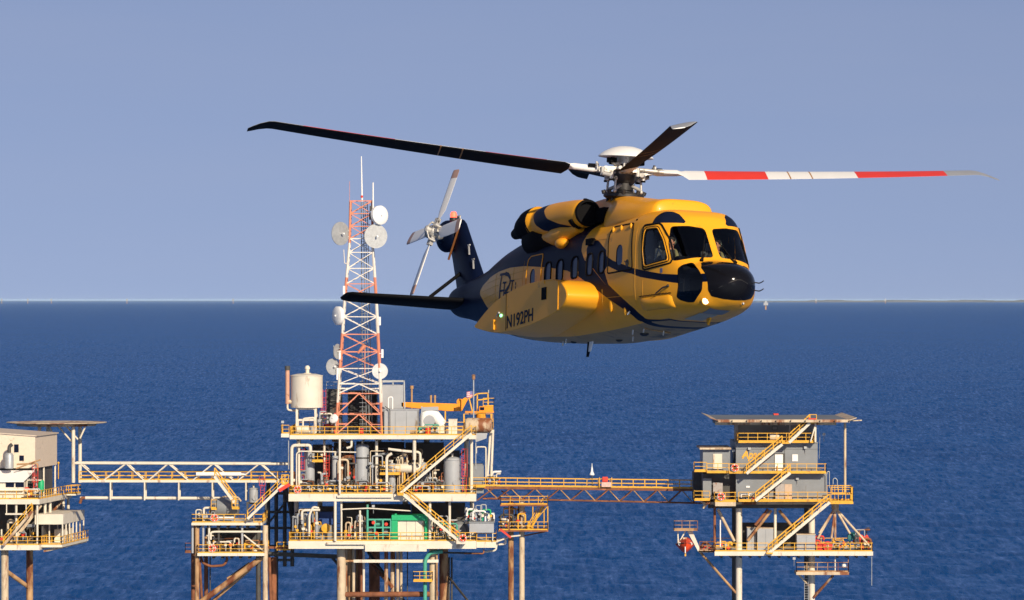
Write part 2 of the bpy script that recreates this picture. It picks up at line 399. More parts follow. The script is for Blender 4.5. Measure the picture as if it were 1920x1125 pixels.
def sdf(P, poly, r=0.0):
    poly = np.asarray(poly, float); d = np.full(len(P), 1e9); ins = np.zeros(len(P), bool); n = len(poly)
    for i in range(n):
        a = poly[i]; b = poly[(i+1) % n]; e = b-a; w = P-a
        t = np.clip((w@e)/max(e@e, 1e-12), 0, 1); q = w-np.outer(t, e); d = np.minimum(d, (q*q).sum(1))
        c = ((a[1] > P[:, 1]) != (b[1] > P[:, 1]))
        with np.errstate(divide='ignore', invalid='ignore'):
            xi = a[0]+(P[:, 1]-a[1])*e[0]/(e[1] if e[1] != 0 else 1e-12)
        ins ^= c & (P[:, 0] < xi)
    d = np.sqrt(d); return np.where(ins, -d, d)-r
class Skin:
    def __init__(s, V, F): s.V = [tuple(v) for v in V]; s.F = list(F)
    def cut(s, fn):
        """take the faces where fn < 0 out of the skin (faces across the outline are split along it)"""
        A = np.array(s.V); d = fn(A); d = np.where(np.abs(d) < 1e-5, 1e-5, d); neg = d < 0; cache = {}
        keep = []; out = []
        def mid(i, j):
            k = (min(i, j), max(i, j))
            if k not in cache:
                t = d[i]/(d[i]-d[j]); a = s.V[i]; b = s.V[j]
                cache[k] = len(s.V); s.V.append(tuple(a[c]+(b[c]-a[c])*t for c in range(3)))
            return cache[k]
        for f in s.F:
            g = [neg[i] for i in f]
            if all(g): out.append(f); continue
            if not any(g): keep.append(f); continue
            pi, po = [], []; n = len(f)
            for k in range(n):
                i, j = f[k], f[(k+1) % n]
                (pi if neg[i] else po).append(i)
                if neg[i] != neg[j]: x = mid(i, j); pi.append(x); po.append(x)
            if len(pi) >= 3: out.append(tuple(pi))
            if len(po) >= 3: keep.append(tuple(po))
        s.F = keep; return out
    def mesh(s, faces, off=0.0, name='skin', mats=None, mi=None, parent=None):
        used = sorted({i for f in faces for i in f}); ix = {k: n for n, k in enumerate(used)}
        mb = MB(); A = np.array([s.V[i] for i in used])
        if off:
            nrm = np.zeros_like(A)
            for f in faces:
                p = [A[ix[i]] for i in f]; nn = np.cross(p[1]-p[0], p[2]-p[0]); 
                for i in f: nrm[ix[i]] += nn
            nrm /= np.maximum(np.linalg.norm(nrm, axis=1, keepdims=True), 1e-9); A = A+nrm*off
        mb.v = [tuple(H(*p)) for p in A]; mb.f = [tuple(ix[i] for i in f) for f in faces]
        mb.m = list(mi) if mi is not None else [0]*len(faces); mb.sm = [True]*len(faces)
        return mb.build(name, mats, parent, fix=False)
skin = Skin(FV, FF)
BIG = 9.0
def side(poly, y0=0.2, r=0.0, sgn=0, extra=None):
    def fn(A):
        d = sdf(A[:, [0, 2]], poly, r); yy = A[:, 1]*sgn if sgn else np.abs(A[:, 1])
        d = np.where(yy > y0, d, BIG)
        if extra is not None: d = np.where(extra(A), d, BIG)
        return d
    return fn
def front(poly, smax, r=0.0, zmin=-9):
    return lambda A: np.where((A[:, 0] < smax) & (A[:, 2] > zmin), sdf(A[:, [1, 2]], poly, r), BIG)
def bevpoly(poly, k=0.25, n=4):
    """round the corners of an outline"""
    P = np.asarray(poly, float); out = []; m = len(P)
    for i in range(m):
        a, b, c = P[i-1], P[i], P[(i+1) % m]; u = (a-b)*k; w = (c-b)*k
        for t in np.linspace(0, 1, n): out.append((b+u)*(1-t)**2+b*2*t*(1-t)+(b+w)*t*t)
    return np.array(out)
def outline_tube(name, pts3, r, m, parent, closed=True, n=5):
    mb = MB(); Q = [H(*p) for p in pts3]
    N = len(Q)
    for i in range(N if closed else N-1): mb.bar(Q[i], Q[(i+1) % N], r, n)
    return mb.build(name, m, parent)
_fb = BVHTree.FromPolygons([Vector(v) for v in FV], FF)
def on_side(s, z, sg=1, off=0.0):
    h = _fb.ray_cast(Vector((s, 4.0*sg, z)), Vector((0, -sg, 0)))
    return (s, h[0].y+off*sg, z) if h[0] is not None else (s, 1.0*sg, z)
def dense(poly, step=0.05, closed=True):
    P = [np.array(p, float) for p in poly]; out = []
    for i in range(len(P) if closed else len(P)-1):
        a, b = P[i], P[(i+1) % len(P)]; k = max(1, int(np.linalg.norm(b-a)/step))
        out += [a+(b-a)*t/k for t in range(k)]
    if not closed: out.append(P[-1])
    return out

WS = bevpoly([(0.075, 1.985), (0.075, 2.655), (0.45, 2.70), (0.80, 2.68), (0.90, 2.30), (0.91, 1.885), (0.5, 1.965)], 0.16)
def mir(p): q = np.array(p, float).copy(); q[:, 0] *= -1; return q[::-1]
glass_parts = []
for sg, poly in ((1, WS), (-1, mir(WS))):
    f = skin.cut(front(poly, 1.62)); glass_parts.append(('windshield', f, m_glass, sg))
SW = bevpoly([(1.90, 2.645), (1.46, 2.645), (1.22, 2.36), (1.02, 2.00), (1.03, 1.935), (1.84, 1.868), (1.92, 2.2)], 0.15)
CW = bevpoly([(1.52, 1.72), (1.36, 1.80), (1.08, 1.855), (0.72, 1.66), (0.50, 1.48), (0.53, 1.20), (0.86, 0.965), (1.10, 0.97), (1.40, 1.03), (1.55, 1.10), (1.47, 1.32)], 0.18)
for sg in (1, -1):
    glass_parts.append(('side_window', skin.cut(side(SW, 0.3, sgn=sg)), m_glass, sg))
    glass_parts.append(('chin_window', skin.cut(lambda A, sg=sg: np.where((A[:, 1]*sg > 0.25) & (A[:, 0] < 1.1), sdf(np.stack([A[:, 0]+A[:, 1]*sg, A[:, 2]], 1), CW), BIG)), m_glass, sg))
EY = bevpoly([(2.72, 2.775), (2.67, 2.87), (2.59, 2.95), (2.39, 3.04), (2.09, 3.035), (1.86, 2.97), (1.68, 2.86), (1.55, 2.755)], 0.12)
for sg in (1, -1):
    glass_parts.append(('eyebrow_window', skin.cut(lambda A, sg=sg: np.where((A[:, 1]*sg > 0.15) & (A[:, 2] > 2.6) & (A[:, 0] < 2.1), sdf(np.stack([A[:, 0]+A[:, 1]*sg, A[:, 2]], 1), EY), BIG)), m_dglass, sg))
RD = bevpoly([(0, 1.895), (0.3, 1.885), (0.46, 1.835), (0.57, 1.70), (0.565, 1.42), (0.545, 1.20), (0.47, 1.075), (0.25, 1.015), (0, 1.0), (-0.25, 1.015), (-0.47, 1.075), (-0.545, 1.20), (-0.565, 1.42), (-0.57, 1.70), (-0.46, 1.835), (-0.3, 1.885)], 0.2)
radome = skin.cut(front(RD, 0.46))
# cabin windows, doors
def winpoly(sc, w, z0, z1):
    h = w/2; return bevpoly([(sc-h, z0+.06), (sc-h+.06, z0), (sc+h-.06, z0), (sc+h, z0+.06), (sc+h, z1-.09), (sc+h-.09, z1), (sc-h+.09, z1), (sc-h, z1-.09)], 0.3, 3)
CABIN = [(7.06, .38), (6.37, .38), (5.52, .38), (4.68, .36), (4.03, .33)]
cab = []
for sg in (1, -1):
    for sc, w in CABIN: cab.append((skin.cut(side(winpoly(sc, w, 1.87, 2.36), 0.5, sgn=sg)), sc, w, sg))
dwin = [skin.cut(side(winpoly(3.07, .33, 1.97, 2.42), 0.5, sgn=1)), skin.cut(side(winpoly(7.97, .30, 1.88, 2.28), 0.5, sgn=1))]
DOOR = bevpoly([(3.66, 1.83), (3.66, 2.3), (3.80, 2.80), (3.72, 2.88), (2.62, 2.86), (2.50, 2.70), (2.41, 1.83)], 0.08)
RDOOR = bevpoly([(8.37, 1.78), (8.36, 2.52), (8.22, 2.59), (7.52, 2.59), (7.46, 2.5), (7.46, 1.78)], 0.1)
def navy(A):
    pa = [(17, 6), (17, -1), (10.0, -1), (10.6, .95), (11.3, 1.5), (11.75, 1.70), (12.1, 1.89), (12.42, 2.05), (12.4, 2.14), (12.15, 2.23), (11.35, 2.37), (10.54, 2.43), (9.58, 2.44), (8.55, 2.39),
          (6.99, 2.23), (5.92, 2.07), (5.33, 1.91), (4.81, 1.72), (4.21, 1.5), (3.76, 1.32), (3.25, 1.12), (2.92, .98), (2.7, .86), (2.55, .72), (2.5, .4), (2.25, .4), (2.28, .8), (2.44, .97), (2.77, 1.16), (3.1, 1.33), (3.72, 1.63),
          (4.04, 1.80), (4.42, 2.02), (4.62, 2.12), (4.95, 2.22), (5.22, 2.46), (5.28, 2.66), (5.2, 2.86), (5.2, 6)]
    pb = [(4.40, 2.5), (3.77, 2.23), (3.38, 2.09), (2.82, 1.96), (2.38, 1.85), (1.94, 1.77), (1.18, 1.64), (.56, 1.58), (-.4, 1.56), (-.4, 1.38), (.54, 1.39), (.77, 1.42), (1.38, 1.52), (2.05, 1.63), (2.43, 1.73), (3.1, 1.84), (3.6, 1.98), (4.4, 2.15)]
    pc = [(4.86, 2.28), (4.95, 2.50), (4.75, 2.72), (4.3, 2.6), (3.80, 2.36), (3.72, 1.98), (3.85, 1.9), (3.60, 1.56), (3.85, 1.67), (4.30, 1.92), (4.6, 2.06)]
    d = np.minimum.reduce([sdf(A[:, [0, 2]], p) for p in (pa, pb, pc)])
    ay = np.abs(A[:, 1])
    bl = np.where(A[:, 2] < 1.0, sdf(np.stack([A[:, 0], ay], 1), [(2.55, 1.3), (2.45, .92), (1.50, .60), (1.42, -.1), (1.54, -.1), (1.62, .56), (2.62, .86), (2.75, 1.3)]), BIG)
    return np.minimum(d, bl)
door_f = skin.cut(side(DOOR, 0.5, sgn=1)); rdoor_f = skin.cut(side(RDOOR, 0.5, sgn=1))
def with_paint(faces):
    """split a set of faces into yellow, navy and belly grey"""
    keepF = skin.F; skin.F = faces
    nv = skin.cut(navy)
    gy = skin.cut(lambda A: np.where((A[:, 0] > 1.5) & (A[:, 0] < 11), A[:, 2]-pchip(A[:, 0], [1.5, 2.6, 4.4, 5.85, 7.35, 8.9, 11], [.72, .68, .62, .62, .69, .8, 1.0]), BIG))
    ye = skin.F; skin.F = keepF
    return ye+nv+gy, [0]*len(ye)+[1]*len(nv)+[2]*len(gy)
# interior lining of the cockpit: the same skin, set in, so that the window edges have depth
lin = [f for f in skin.F if all(skin.V[i][0] < 2.7 for i in f)]
skin.mesh(lin, -0.035, 'cockpit_lining', m_inner, parent=heli)
faces, mi = with_paint(skin.F)
fus = skin.mesh(faces, 0, 'fuselage', [m_yel, m_navy, m_belly], mi, heli)
faces, mi = with_paint(door_f); door = skin.mesh(faces, 0.006, 'cabin_door', [m_yel, m_navy, m_belly], mi, heli)
faces, mi = with_paint(rdoor_f); rdoor = skin.mesh(faces, 0.006, 'rear_door', [m_yel, m_navy, m_belly], mi, heli)
skin.mesh(radome, 0.004, 'radome', m_blk, parent=heli)
for nm, f, m, sg in glass_parts:
    if f: skin.mesh(f, -0.008 if m is m_glass else -0.004, nm, m, parent=heli)
for f, sc, w, sg in cab:
    if not f: continue
    o = skin.mesh(f, -0.012, 'cabin_window', m_wglass, parent=heli)
    outline_tube('window_seal', [on_side(p[0], p[1], sg) for p in dense(winpoly(sc, w, 1.87, 2.36), .06)], 0.022, m_seam, o)
for f, d, sc, w, z0, z1 in ((dwin[0], door, 3.07, .33, 1.97, 2.42), (dwin[1], rdoor, 7.97, .30, 1.88, 2.28)):
    skin.mesh(f, -0.008, 'door_window', m_wglass, parent=d)
outline_tube('door_seam', [on_side(p[0], p[1], 1, .002) for p in dense(DOOR)], 0.021, m_seam, door)
outline_tube('door_seam', [on_side(p[0], p[1], 1, .002) for p in dense(RDOOR)], 0.016, m_yel, rdoor)
mb = MB()
for s_ in (2.66, 3.20, 3.66):
    c = on_side(s_, 2.80); mb = MB(); mb.sphere(H(c[0], c[1]+.02, 2.80), .05, 10, sc=(.8, .6, 1.4)); mb.build('hinge', m_yel, door)
mb = MB(); c = on_side(2.66, 1.98); mb.lathe([(.085, -.01), (.085, .012), (.05, .015)], H(*c), 'Y', 14); mb.bar(H(c[0]-.08, c[1]+.03, c[2]-.03), H(c[0]+.08, c[1]+.03, c[2]+.05), .015, 6)
mb.build('door_handle', m_dsteel, door)
# side window frames: black seal outside, yellow and black steps inside
SWO = bevpoly([(2.03, 2.76), (1.42, 2.76), (1.10, 2.42), (.84, 2.00), (.88, 1.85), (1.92, 1.765), (1.98, 2.2)], 0.14)
for sg in (1, -1):
    fr = outline_tube('window_frame', [on_side(p[0], p[1], sg, .004) for p in dense(SWO)], 0.022, m_seam, heli)
    ctr = SW.mean(0)
    for k, mm, rr in ((1.0, m_seam, .012), (1.07, m_yel, .017), (1.14, m_seam, .010), ):
        outline_tube('window_rim', [on_side(*(ctr+(np.array(p)-ctr)*k), sg, .004) for p in dense(SW)], rr, mm, fr)

# engine cowling over the cabin roof
CWL = np.array([(2.26, 3.00, 3.16, .56, 3.04, 4, 2), (2.29, 2.95, 3.36, .66, 3.02, 4, 2), (2.38, 2.9, 3.42, .74, 3.0, 3.4, 2), (3.0, 2.85, 3.47, .88, 2.98, 2.9, 2), (3.8, 2.8, 3.57, .93, 2.96, 2.6, 2), (4.5, 2.75, 3.67, .90, 2.95, 2.4, 2), (5.0, 2.72, 3.74, .72, 2.95, 2.3, 2),
   (5.4, 2.7, 3.79, .62, 2.95, 2.2, 2), (6.0, 2.7, 3.82, .60, 2.95, 2.2, 2), (6.8, 2.7, 3.78, .62, 3.0, 2.4, 2), (7.6, 2.7, 3.66, .64, 3.0, 2.4, 2), (8.6, 2.7, 3.48, .66, 3.0, 2.3, 2), (9.6, 2.7, 3.3, .5, 2.95, 2.2, 2), (10.6, 2.7, 3.12, .3, 2.9, 2, 2)])
def loft(tab, n, ss, yc=None):
    cols = [pchip(ss, tab[:, 0], tab[:, k]) for k in range(1, 7)]; V = []
    for i, s_ in enumerate(ss):
        oy = 0 if yc is None else yc(s_)
        for (y, z) in ring(*[c[i] for c in cols], n): V.append((s_, y+oy, z))
    F = [(i*n+k, i*n+(k+1) % n, (i+1)*n+(k+1) % n, (i+1)*n+k) for i in range(len(ss)-1) for k in range(n)]
    F.append(tuple(range(n-1, -1, -1))); F.append(tuple(range((len(ss)-1)*n, len(ss)*n)))
    return np.array(V), F
V, F = loft(CWL, 80, np.concatenate([np.linspace(2.26, 2.6, 14), np.arange(2.7, 10.61, .1)]))
ck = Skin(V, F)
nv = ck.cut(lambda A: sdf(A[:, [0, 2]], [(7.4, 6), (6.6, 3.4), (5.9, 3.1), (5.1, 2.9), (5.1, 2), (12, 2), (12, 6)]))
ck.mesh(ck.F+nv, 0, 'engine_cowling', [m_yel, m_navy], [0]*len(ck.F)+[1]*len(nv), heli)
# engine nacelles with intake rings, exhaust ducts
for sg in (1, -1):
    NAC = [(5.50, .275), (5.56, .30), (5.70, .32), (6.0, .345), (6.5, .365), (7.1, .38), (7.6, .37), (7.9, .345)]
    ss = np.arange(5.50, 7.901, .06); n = 64; V = []
    rr = pchip(ss, [a for a, b in NAC], [b for a, b in NAC])
    for s_, r_ in zip(ss, rr):
        zc = 3.355+0.0*(s_-5.5)
        for k in range(n):
            t = 2*math.pi*k/n; V.append((s_, sg*.92+r_*math.cos(t)*1.0, zc+r_*math.sin(t)))
    F = [(i*n+k, i*n+(k+1) % n, (i+1)*n+(k+1) % n, (i+1)*n+k) for i in range(len(ss)-1) for k in range(n)]
    nk = Skin(V, F)
    nv = nk.cut(lambda A: sdf(A[:, [0, 2]], [(7.86, 3.95), (7.86, 3.5), (7.62, 3.25), (7.3, 3.1), (6.5, 2.97), (5.6, 2.6), (5.0, 2.6), (5.6, 3.03), (6.35, 3.17), (6.9, 3.33), (7.2, 3.55), (7.32, 3.95)]))
    na = nk.mesh(nk.F+nv, 0, 'engine_nacelle', [m_yel, m_navy], [0]*len(nk.F)+[1]*len(nv), heli)
    # fairing between the nacelle and the cabin roof
    mb = MB(); P = [H(5.75, sg*.98, 3.05), H(6.3, sg*1.0, 2.98), H(7.0, sg*1.0, 2.95), H(7.6, sg*.98, 2.98)]
    mb.tube(P, [.12, .22, .24, .16], 16); mb.build('nacelle_fairing', m_yel, na)
    mb = MB(); mb.sphere(H(6.42, sg*1.12, 2.74), .20, 20, sc=(1.35, .75, .62)); mb.build('air_scoop', m_yel, na)
    mb = MB(); q = Matrix(((-1, 0, 0), (0, 1, 0), (0, 0, 1))).to_3x3() @ Matrix(((0, 0, 1), (0, 1, 0), (-1, 0, 0)))
    c = H(5.5, sg*.92, 3.355)
    mb.lathe([(.275, .02), (.30, -.02), (.305, -.07), (.285, -.11), (.25, -.11), (.235, -.05), (.22, .10), (.0, .14)], c, 'X', 40, q=Matrix(((0, 0, -1), (0, 1, 0), (1, 0, 0))))
    mb.build('intake_ring', m_mblk, na)
    mb = MB()
    for a0, a1 in ((100, 150), (195, 250), (285, 330)):
        for k in range(8):
            t = R(a0+(a1-a0)*k/7)
            mb.bar(H(5.66, sg*.92+math.cos(t)*.322, 3.355+math.sin(t)*.322), H(5.80, sg*.92+math.cos(t)*.338, 3.355+math.sin(t)*.338), .035, 6)
    mb.build('air_slot', m_mblk, na)
    mb = MB(); mb.box(*sorted((H(5.02, 0, 0).x, H(5.55, 0, 0).x)), *sorted((-sg*.46, -sg*.74)), 3.12, 3.47); mb.build('air_duct', m_mblk, na, bevel=.05)
    mb = MB()
    mb.tube([H(7.88, sg*.92, 3.36), H(8.05, sg*.94, 3.37), H(8.22, sg*.98, 3.40)], [.345, .325, .33, .355], 28); mb.build('exhaust_collar', m_yel, na)
    mb = MB()
    mb.tube([H(8.16, sg*.98, 3.40), H(8.5, sg*1.0, 3.38), H(8.95, sg*1.03, 3.27), H(9.38, sg*1.05, 3.20)], [.35, .34, .27, .12], 28)
    mb.build('exhaust_duct', m_mblk, na)
    mb = MB(); mb.tube([H(6.9, sg*.90, 2.86), H(7.9, sg*.90, 2.98), H(8.7, sg*.84, 2.98), H(9.1, sg*.70, 2.9)], [.20, .36, .36, .22], 20); mb.build('exhaust_shade_fairing', m_mblk, na)  # black hump: black body paint and the shadow under the exhaust in one colour

# sponsons
SPN = [(9.63, 1.03), (9.45, 1.10), (9.30, 1.17), (8.80, 1.37), (8.19, 1.55), (7.4, 1.69), (6.6, 1.77), (5.6, 1.79), (5.0, 1.77), (4.6, 1.70), (4.35, 1.60), (4.17, 1.46), (4.12, 1.34), (4.19, 1.22), (4.4, 1.11), (4.7, 1.03), (5.4, .92), (6.1, .84), (7.2, .765), (8.1, .78), (8.6, .82), (9.2, .92), (9.55, .985)]
for sg in (1, -1):
    prof = bevpoly(SPN, .3, 3); n = len(prof); c = prof.mean(0); V = []
    layers = [(.90, 1.0, 0), (1.90, 1.0, 0), (1.925, .998, 0), (1.943, .993, 0), (1.95, .984, 0)]
    for y, k, _ in layers:
        for p in prof:
            q = c+(p-c)*k
            z = q[1] + (max(0, 1.95-y)*-.06 if q[1] < 1.2 else 0)
            V.append(H(q[0], sg*y, z))
    mb = MB(); F = []
    for i in range(len(layers)-1):
        F += [(i*n+k, i*n+(k+1) % n, (i+1)*n+(k+1) % n, (i+1)*n+k) for k in range(n)]
    mb.add(V, F, 0, True); mb.add(V[-n:], [tuple(range(n))], 0)
    sp = mb.build('sponson', m_yel, heli)
    mb = MB(); y = sg*1.951
    mb.bar(H(7.66, y, .80), H(7.66, y, 1.63), .010, 5); mb.build('panel_seam', m_seam, sp)
    mb = MB()
    for s_, z0, z1 in ((4.62, 1.06, 1.68), (5.42, 1.70, 1.78)): mb.bar(H(s_, y, z0), H(s_, y, z1), .016, 6)
    mb.bar(H(4.62, y, 1.68), H(5.0, y, 1.755), .014, 6); mb.bar(H(5.0, y, 1.755), H(5.42, y, 1.77), .014, 6)
    mb.build('panel_bead', m_yel, sp)
    mb = MB(); mb.box(*sorted((H(5.30, 0, 0).x, H(5.58, 0, 0).x)), *sorted((-sg*1.945, -sg*1.962)), 1.34, 1.62); mb.build('fuel_port', m_mblk, sp, bevel=.01)
    mb = MB(); mb.box(*sorted((H(8.32, 0, 0).x, H(8.5, 0, 0).x)), *sorted((-sg*1.94, -sg*1.985)), .86, 1.10); mb.build('tie_down', m_yel, sp, bevel=.01)
    mb = MB(); mb.sphere(H(7.93, sg*1.965, 1.16), .038, 10, sc=(1.5, .6, 1)); mb.build('position_light', emit_mat('green_lamp' if sg > 0 else 'red_lamp', (.25, 1, .55) if sg > 0 else (1, .1, .05), 2.5), sp)
    mb = MB(); mb.sphere(H(8.05, sg*1.965, 1.23), .03, 8); mb.bar(H(8.1, sg*1.965, 1.23), H(8.2, sg*1.965, 1.15), .014, 5); mb.build('vent', m_steel, sp)
    mb = MB(); mb.tube([H(8.1, sg*1.5, .97), H(8.1, sg*1.72, .97)], .20, 20); mb.build('main_wheel', m_mblk, sp)
# writing on the starboard sponson and fuselage
me = text_mesh('registration', 'N192PH', 0.46, m_navy, .003, .5, bold=.008)
xs = [v.co.x for v in me.vertices]; w = max(xs)-min(xs); x0 = min(xs)
for v in me.vertices:
    t = (v.co.x-x0)/w; s_ = 7.60-t*1.55; z = .845+.075*t+v.co.y*.88; v.co = H(s_, 1.953+v.co.z, z)
o = bpy.data.objects.new('registration_letters', me); COL.objects.link(o); o.parent = heli
def lg(x, y):
    px, py = 880+x/7.033, 480+y/7.033
    return (10.27-(px-940)*.0455-(py-513)*.002, 2.36-(py-513)*.0126-(px-940)*.004)
LOGO = [([lg(*p) for p in pts], w) for pts, w in (([(437, 250), (402, 585)], .105), ([(408, 250), (490, 232)], .06), ([(480, 232), (520, 245), (543, 290), (543, 345), (528, 400), (503, 445), (478, 480)], .095),
        ([(478, 360), (460, 548)], .085), ([(455, 355), (500, 350)], .045), ([(405, 470), (465, 455)], .05), ([(572, 325), (552, 488)], .075), ([(470, 492), (560, 484)], .055), ([(552, 328), (592, 322)], .04), ([(606, 345), (603, 385)], .055), ([(602, 400), (600, 428)], .055), ([(600, 440), (597, 468)], .06))]
mb = MB()
for pts, w in LOGO:
    P = [np.array(p) for p in dense(pts, .06, False)]; Lf, Rt = [], []
    for i, p in enumerate(P):
        d = P[min(i+1, len(P)-1)]-P[max(i-1, 0)]; d = d/np.linalg.norm(d); nn = np.array((-d[1]*.9, d[0]))*w/2
        Lf.append(on_side(p[0]+nn[0], p[1]+nn[1], 1, .006)); Rt.append(on_side(p[0]-nn[0], p[1]-nn[1], 1, .006))
    V = [H(*p) for p in Lf+Rt]; k = len(P); mb.add(V, [(i, i+1, k+i+1, k+i) for i in range(k-1)])
mb.build('logo_letters', m_navy, heli, fix=False)

# skin joints
mb = MB(); m_joint = mat('joint_line', (.60, .28, .016), .6)
def joint(pts):
    b = MB(); Q = [H(*on_side(p[0], p[1], 1, .001)) for p in dense(pts, .12, False)]
    for a, c in zip(Q[:-1], Q[1:]): b.bar(a, c, .005, 4)
    b.build('skin_joint', m_joint, heli)
for pts in ([(2.30, 2.75), (2.28, 1.0)], [(3.95, 1.5), (3.9, .75)], [(1.95, 1.55), (1.95, .75)], [(5.3, 1.85), (5.3, 2.0)], [(8.6, 1.75), (8.6, 2.5)], [(8.45, 2.28), (11.6, 2.24)], [(8.6, 2.12), (12.1, 2.08)], [(8.9, 1.96), (11.9, 1.9)], [(9.6, 1.8), (11.7, 1.74)], [(9.2, 1.3), (9.25, 2.42)], [(10.7, 1.3), (10.7, 2.4)], [(2.3, 1.25), (3.7, 1.3)], [(2.35, 2.62), (.95, 1.78)][:1]*0 or [(3.9, 2.62), (4.9, 2.66)]): joint(pts)

mb = MB(); A_, B_, C_ = np.array((4.56, 2.05)), np.array((4.42, 1.985)), np.array((3.70, 1.55)); V = []
for k in range(9): t = k/8; V += [H(*on_side(*(A_+(C_-A_)*t), 1, .005)), H(*on_side(*(B_+(C_-B_)*t), 1, .005))]
mb.add(V, [(2*k, 2*k+1, 2*k+3, 2*k+2) for k in range(8)]); mb.build('paint_flash', m_yel, heli)

# tail pylon, stabiliser, strut
def foil(n, t):
    """aerofoil outline: chord 0..1, thickness t; upper side first"""
    x = (1-np.cos(np.linspace(0, math.pi, n)))/2
    y = 5*t*(.2969*np.sqrt(x)-.126*x-.3516*x**2+.2843*x**3-.1036*x**4)
    return [(a, b) for a, b in zip(x, y)]+[(a, -b) for a, b in zip(x[::-1][1:-1], y[::-1][1:-1])]
def wing(secs, t, n=14):
    """secs: functions mapping (chord fraction, thickness) to a point; one ring per section, capped"""
    fo = foil(n, t); V = []
    for fn in secs: V += [fn(a, b) for a, b in fo]
    k = len(fo); F = [(i*k+j, i*k+(j+1) % k, (i+1)*k+(j+1) % k, (i+1)*k+j) for i in range(len(secs)-1) for j in range(k)]
    return V, F, [tuple(range(k-1, -1, -1)), tuple(range((len(secs)-1)*k, len(secs)*k))]
PYL = [(2.05, 13.55, 15.62, 1), (2.45, 13.85, 15.66, 1), (2.62, 14.02, 15.72, 1), (3.2, 14.50, 15.98, .95), (3.8, 15.0, 16.3, .9), (4.05, 15.2, 16.45, .85), (4.14, 15.32, 16.45, .7), (4.18, 15.45, 16.40, .4)]
V, F, C = wing([(lambda a, b, z=z, s0=s0, s1=s1, k=k: H(s0+(s1-s0)*a, b*k*(s1-s0), z)) for z, s0, s1, k in PYL], .24)
mb = MB(); mb.add(V, F, 0, True); mb.add(V, C, 0); py = mb.build('tail_pylon', m_navy, heli)
mb = MB(); mb.sphere(H(15.95, .16, 3.78), .5, 24, sc=(1.0, .50, .80)); mb.tube([H(15.9, .2, 3.8), H(15.62, .62, 3.84)], [.28, .15], 16); mb.build('gearbox_fairing', m_navy, py)
mb = MB(); mb.bar(H(15.16, .17, 3.97), H(15.85, .16, 3.2), .028, 6); mb.build('pylon_edge', mat('orange_strip', (.32, .12, .04), .5), py)
mb = MB(); c = H(15.98, 0, 4.16); mb.lathe([(.10, 0), (.10, .09), (.085, .10)], c, 'Z', 16); bc = mb.build('beacon', m_dsteel, py)
mb = MB(); mb.lathe([(.08, .10), (.085, .18), (.06, .24), (0, .26)], c, 'Z', 16); mb.build('beacon_lens', emit_mat('beacon_red', (1, .10, .05), 2.2), bc)
mb = MB()
for s_ in (15.55, 15.62, 15.46): mb.bar(H(s_, .03, 4.12), H(s_, .03, 4.27), .018, 6)
for (s_, z_) in ((14.55, 3.35), (14.25, 2.98)): mb.beam(H(s_, .13, z_-.14), H(s_+.02, .14, z_+.10), .03, .03); mb.beam(H(s_-.04, .135, z_+.10), H(s_+.08, .14, z_+.10), .03, .03)
mb.build('static_wick', m_steel, py)
def stab(y, le, ch, z, inc=6):
    return lambda a, b: H(le+ch*a*math.cos(R(inc)), y, z-ch*a*math.sin(R(inc))+b*ch)
V, F, C = wing([stab(0, 13.85, 1.45, 2.05), stab(.5, 14.0, 1.35, 2.05), stab(2.9, 14.5, 1.05, 2.10), stab(3.08, 14.6, .92, 2.12), stab(3.15, 14.8, .6, 2.13)], .13)
mb = MB(); mb.add(V, F, 0, True); mb.add(V, C, 0); mb.build('horizontal_stabilizer', m_mblk, heli)
mb = MB(); mb.bar(H(15.1, .1, 2.82), H(14.95, .98, 2.16), .045, 10); mb.bar(H(14.95, .98, 2.16), H(14.95, 1.02, 2.04), .03, 8); mb.build('stabilizer_strut', m_mblk, heli)

# tail rotor, canted so that its thrust points to starboard and up
TC = H(15.30, .78, 3.80); ca = R(20)
tn = Vector((0, -math.cos(ca), math.sin(ca))); tu = Vector((0, math.sin(ca), math.cos(ca))); tf = Vector((1, 0, 0))
mb = MB(); qt = tn.to_track_quat('Z', 'Y').to_matrix()
mb.lathe([(.10, -.25), (.16, -.16), (.17, .02), (.13, .10), (.0, .13)], TC, q=qt, n=20)
for k in range(4):
    a = R(94+90*k); d = tu*math.sin(a)+tf*math.cos(a); e = tn.cross(d)
    mb.beam(TC+d*.08, TC+d*.36, .13, .10); mb.bar(TC+d*.24+e*.11-tn*.08, TC+d*.24+e*.11+tn*.10, .03, 8); mb.bar(TC+d*.24+e*.11+tn*.1, TC+e*.02+tn*.22, .018, 6)
mb.lathe([(.09, .1), (.09, .22), (.05, .25)], TC, q=qt, n=12)
tr = mb.build('tail_rotor', m_steel, heli)
for k in range(4):
    a = R(94+90*k); d = tu*math.sin(a)+tf*math.cos(a); e = tn.cross(d); pa = R(5)
    secs = []
    for r_, c_ in ((.34, .10), (.42, .20), (.55, .33), (1.0, .35), (1.42, .35), (1.44, .35), (1.62, .34), (1.675, .28)):
        ee = (e*math.cos(pa)+tn*math.sin(pa)); nn = d.cross(ee)
        secs.append(lambda u, t, r_=r_, c_=c_, ee=ee, nn=nn: TC+d*r_+ee*(.25-u)*c_+nn*t*c_)
    V, F, C = wing(secs, .12, 10); kk = 18
    mb = MB()
    for i, f in enumerate(F): mb.f.append(f); mb.m.append(2 if i//kk >= 5 else 0); mb.sm.append(True)
    mb.v = [tuple(p) for p in V]; mb.add(V, C, 0); mb.build('tail_blade', [m_white, m_bgrey, mat('blade_tip_tan', (.42, .26, .20), .5)], tr)

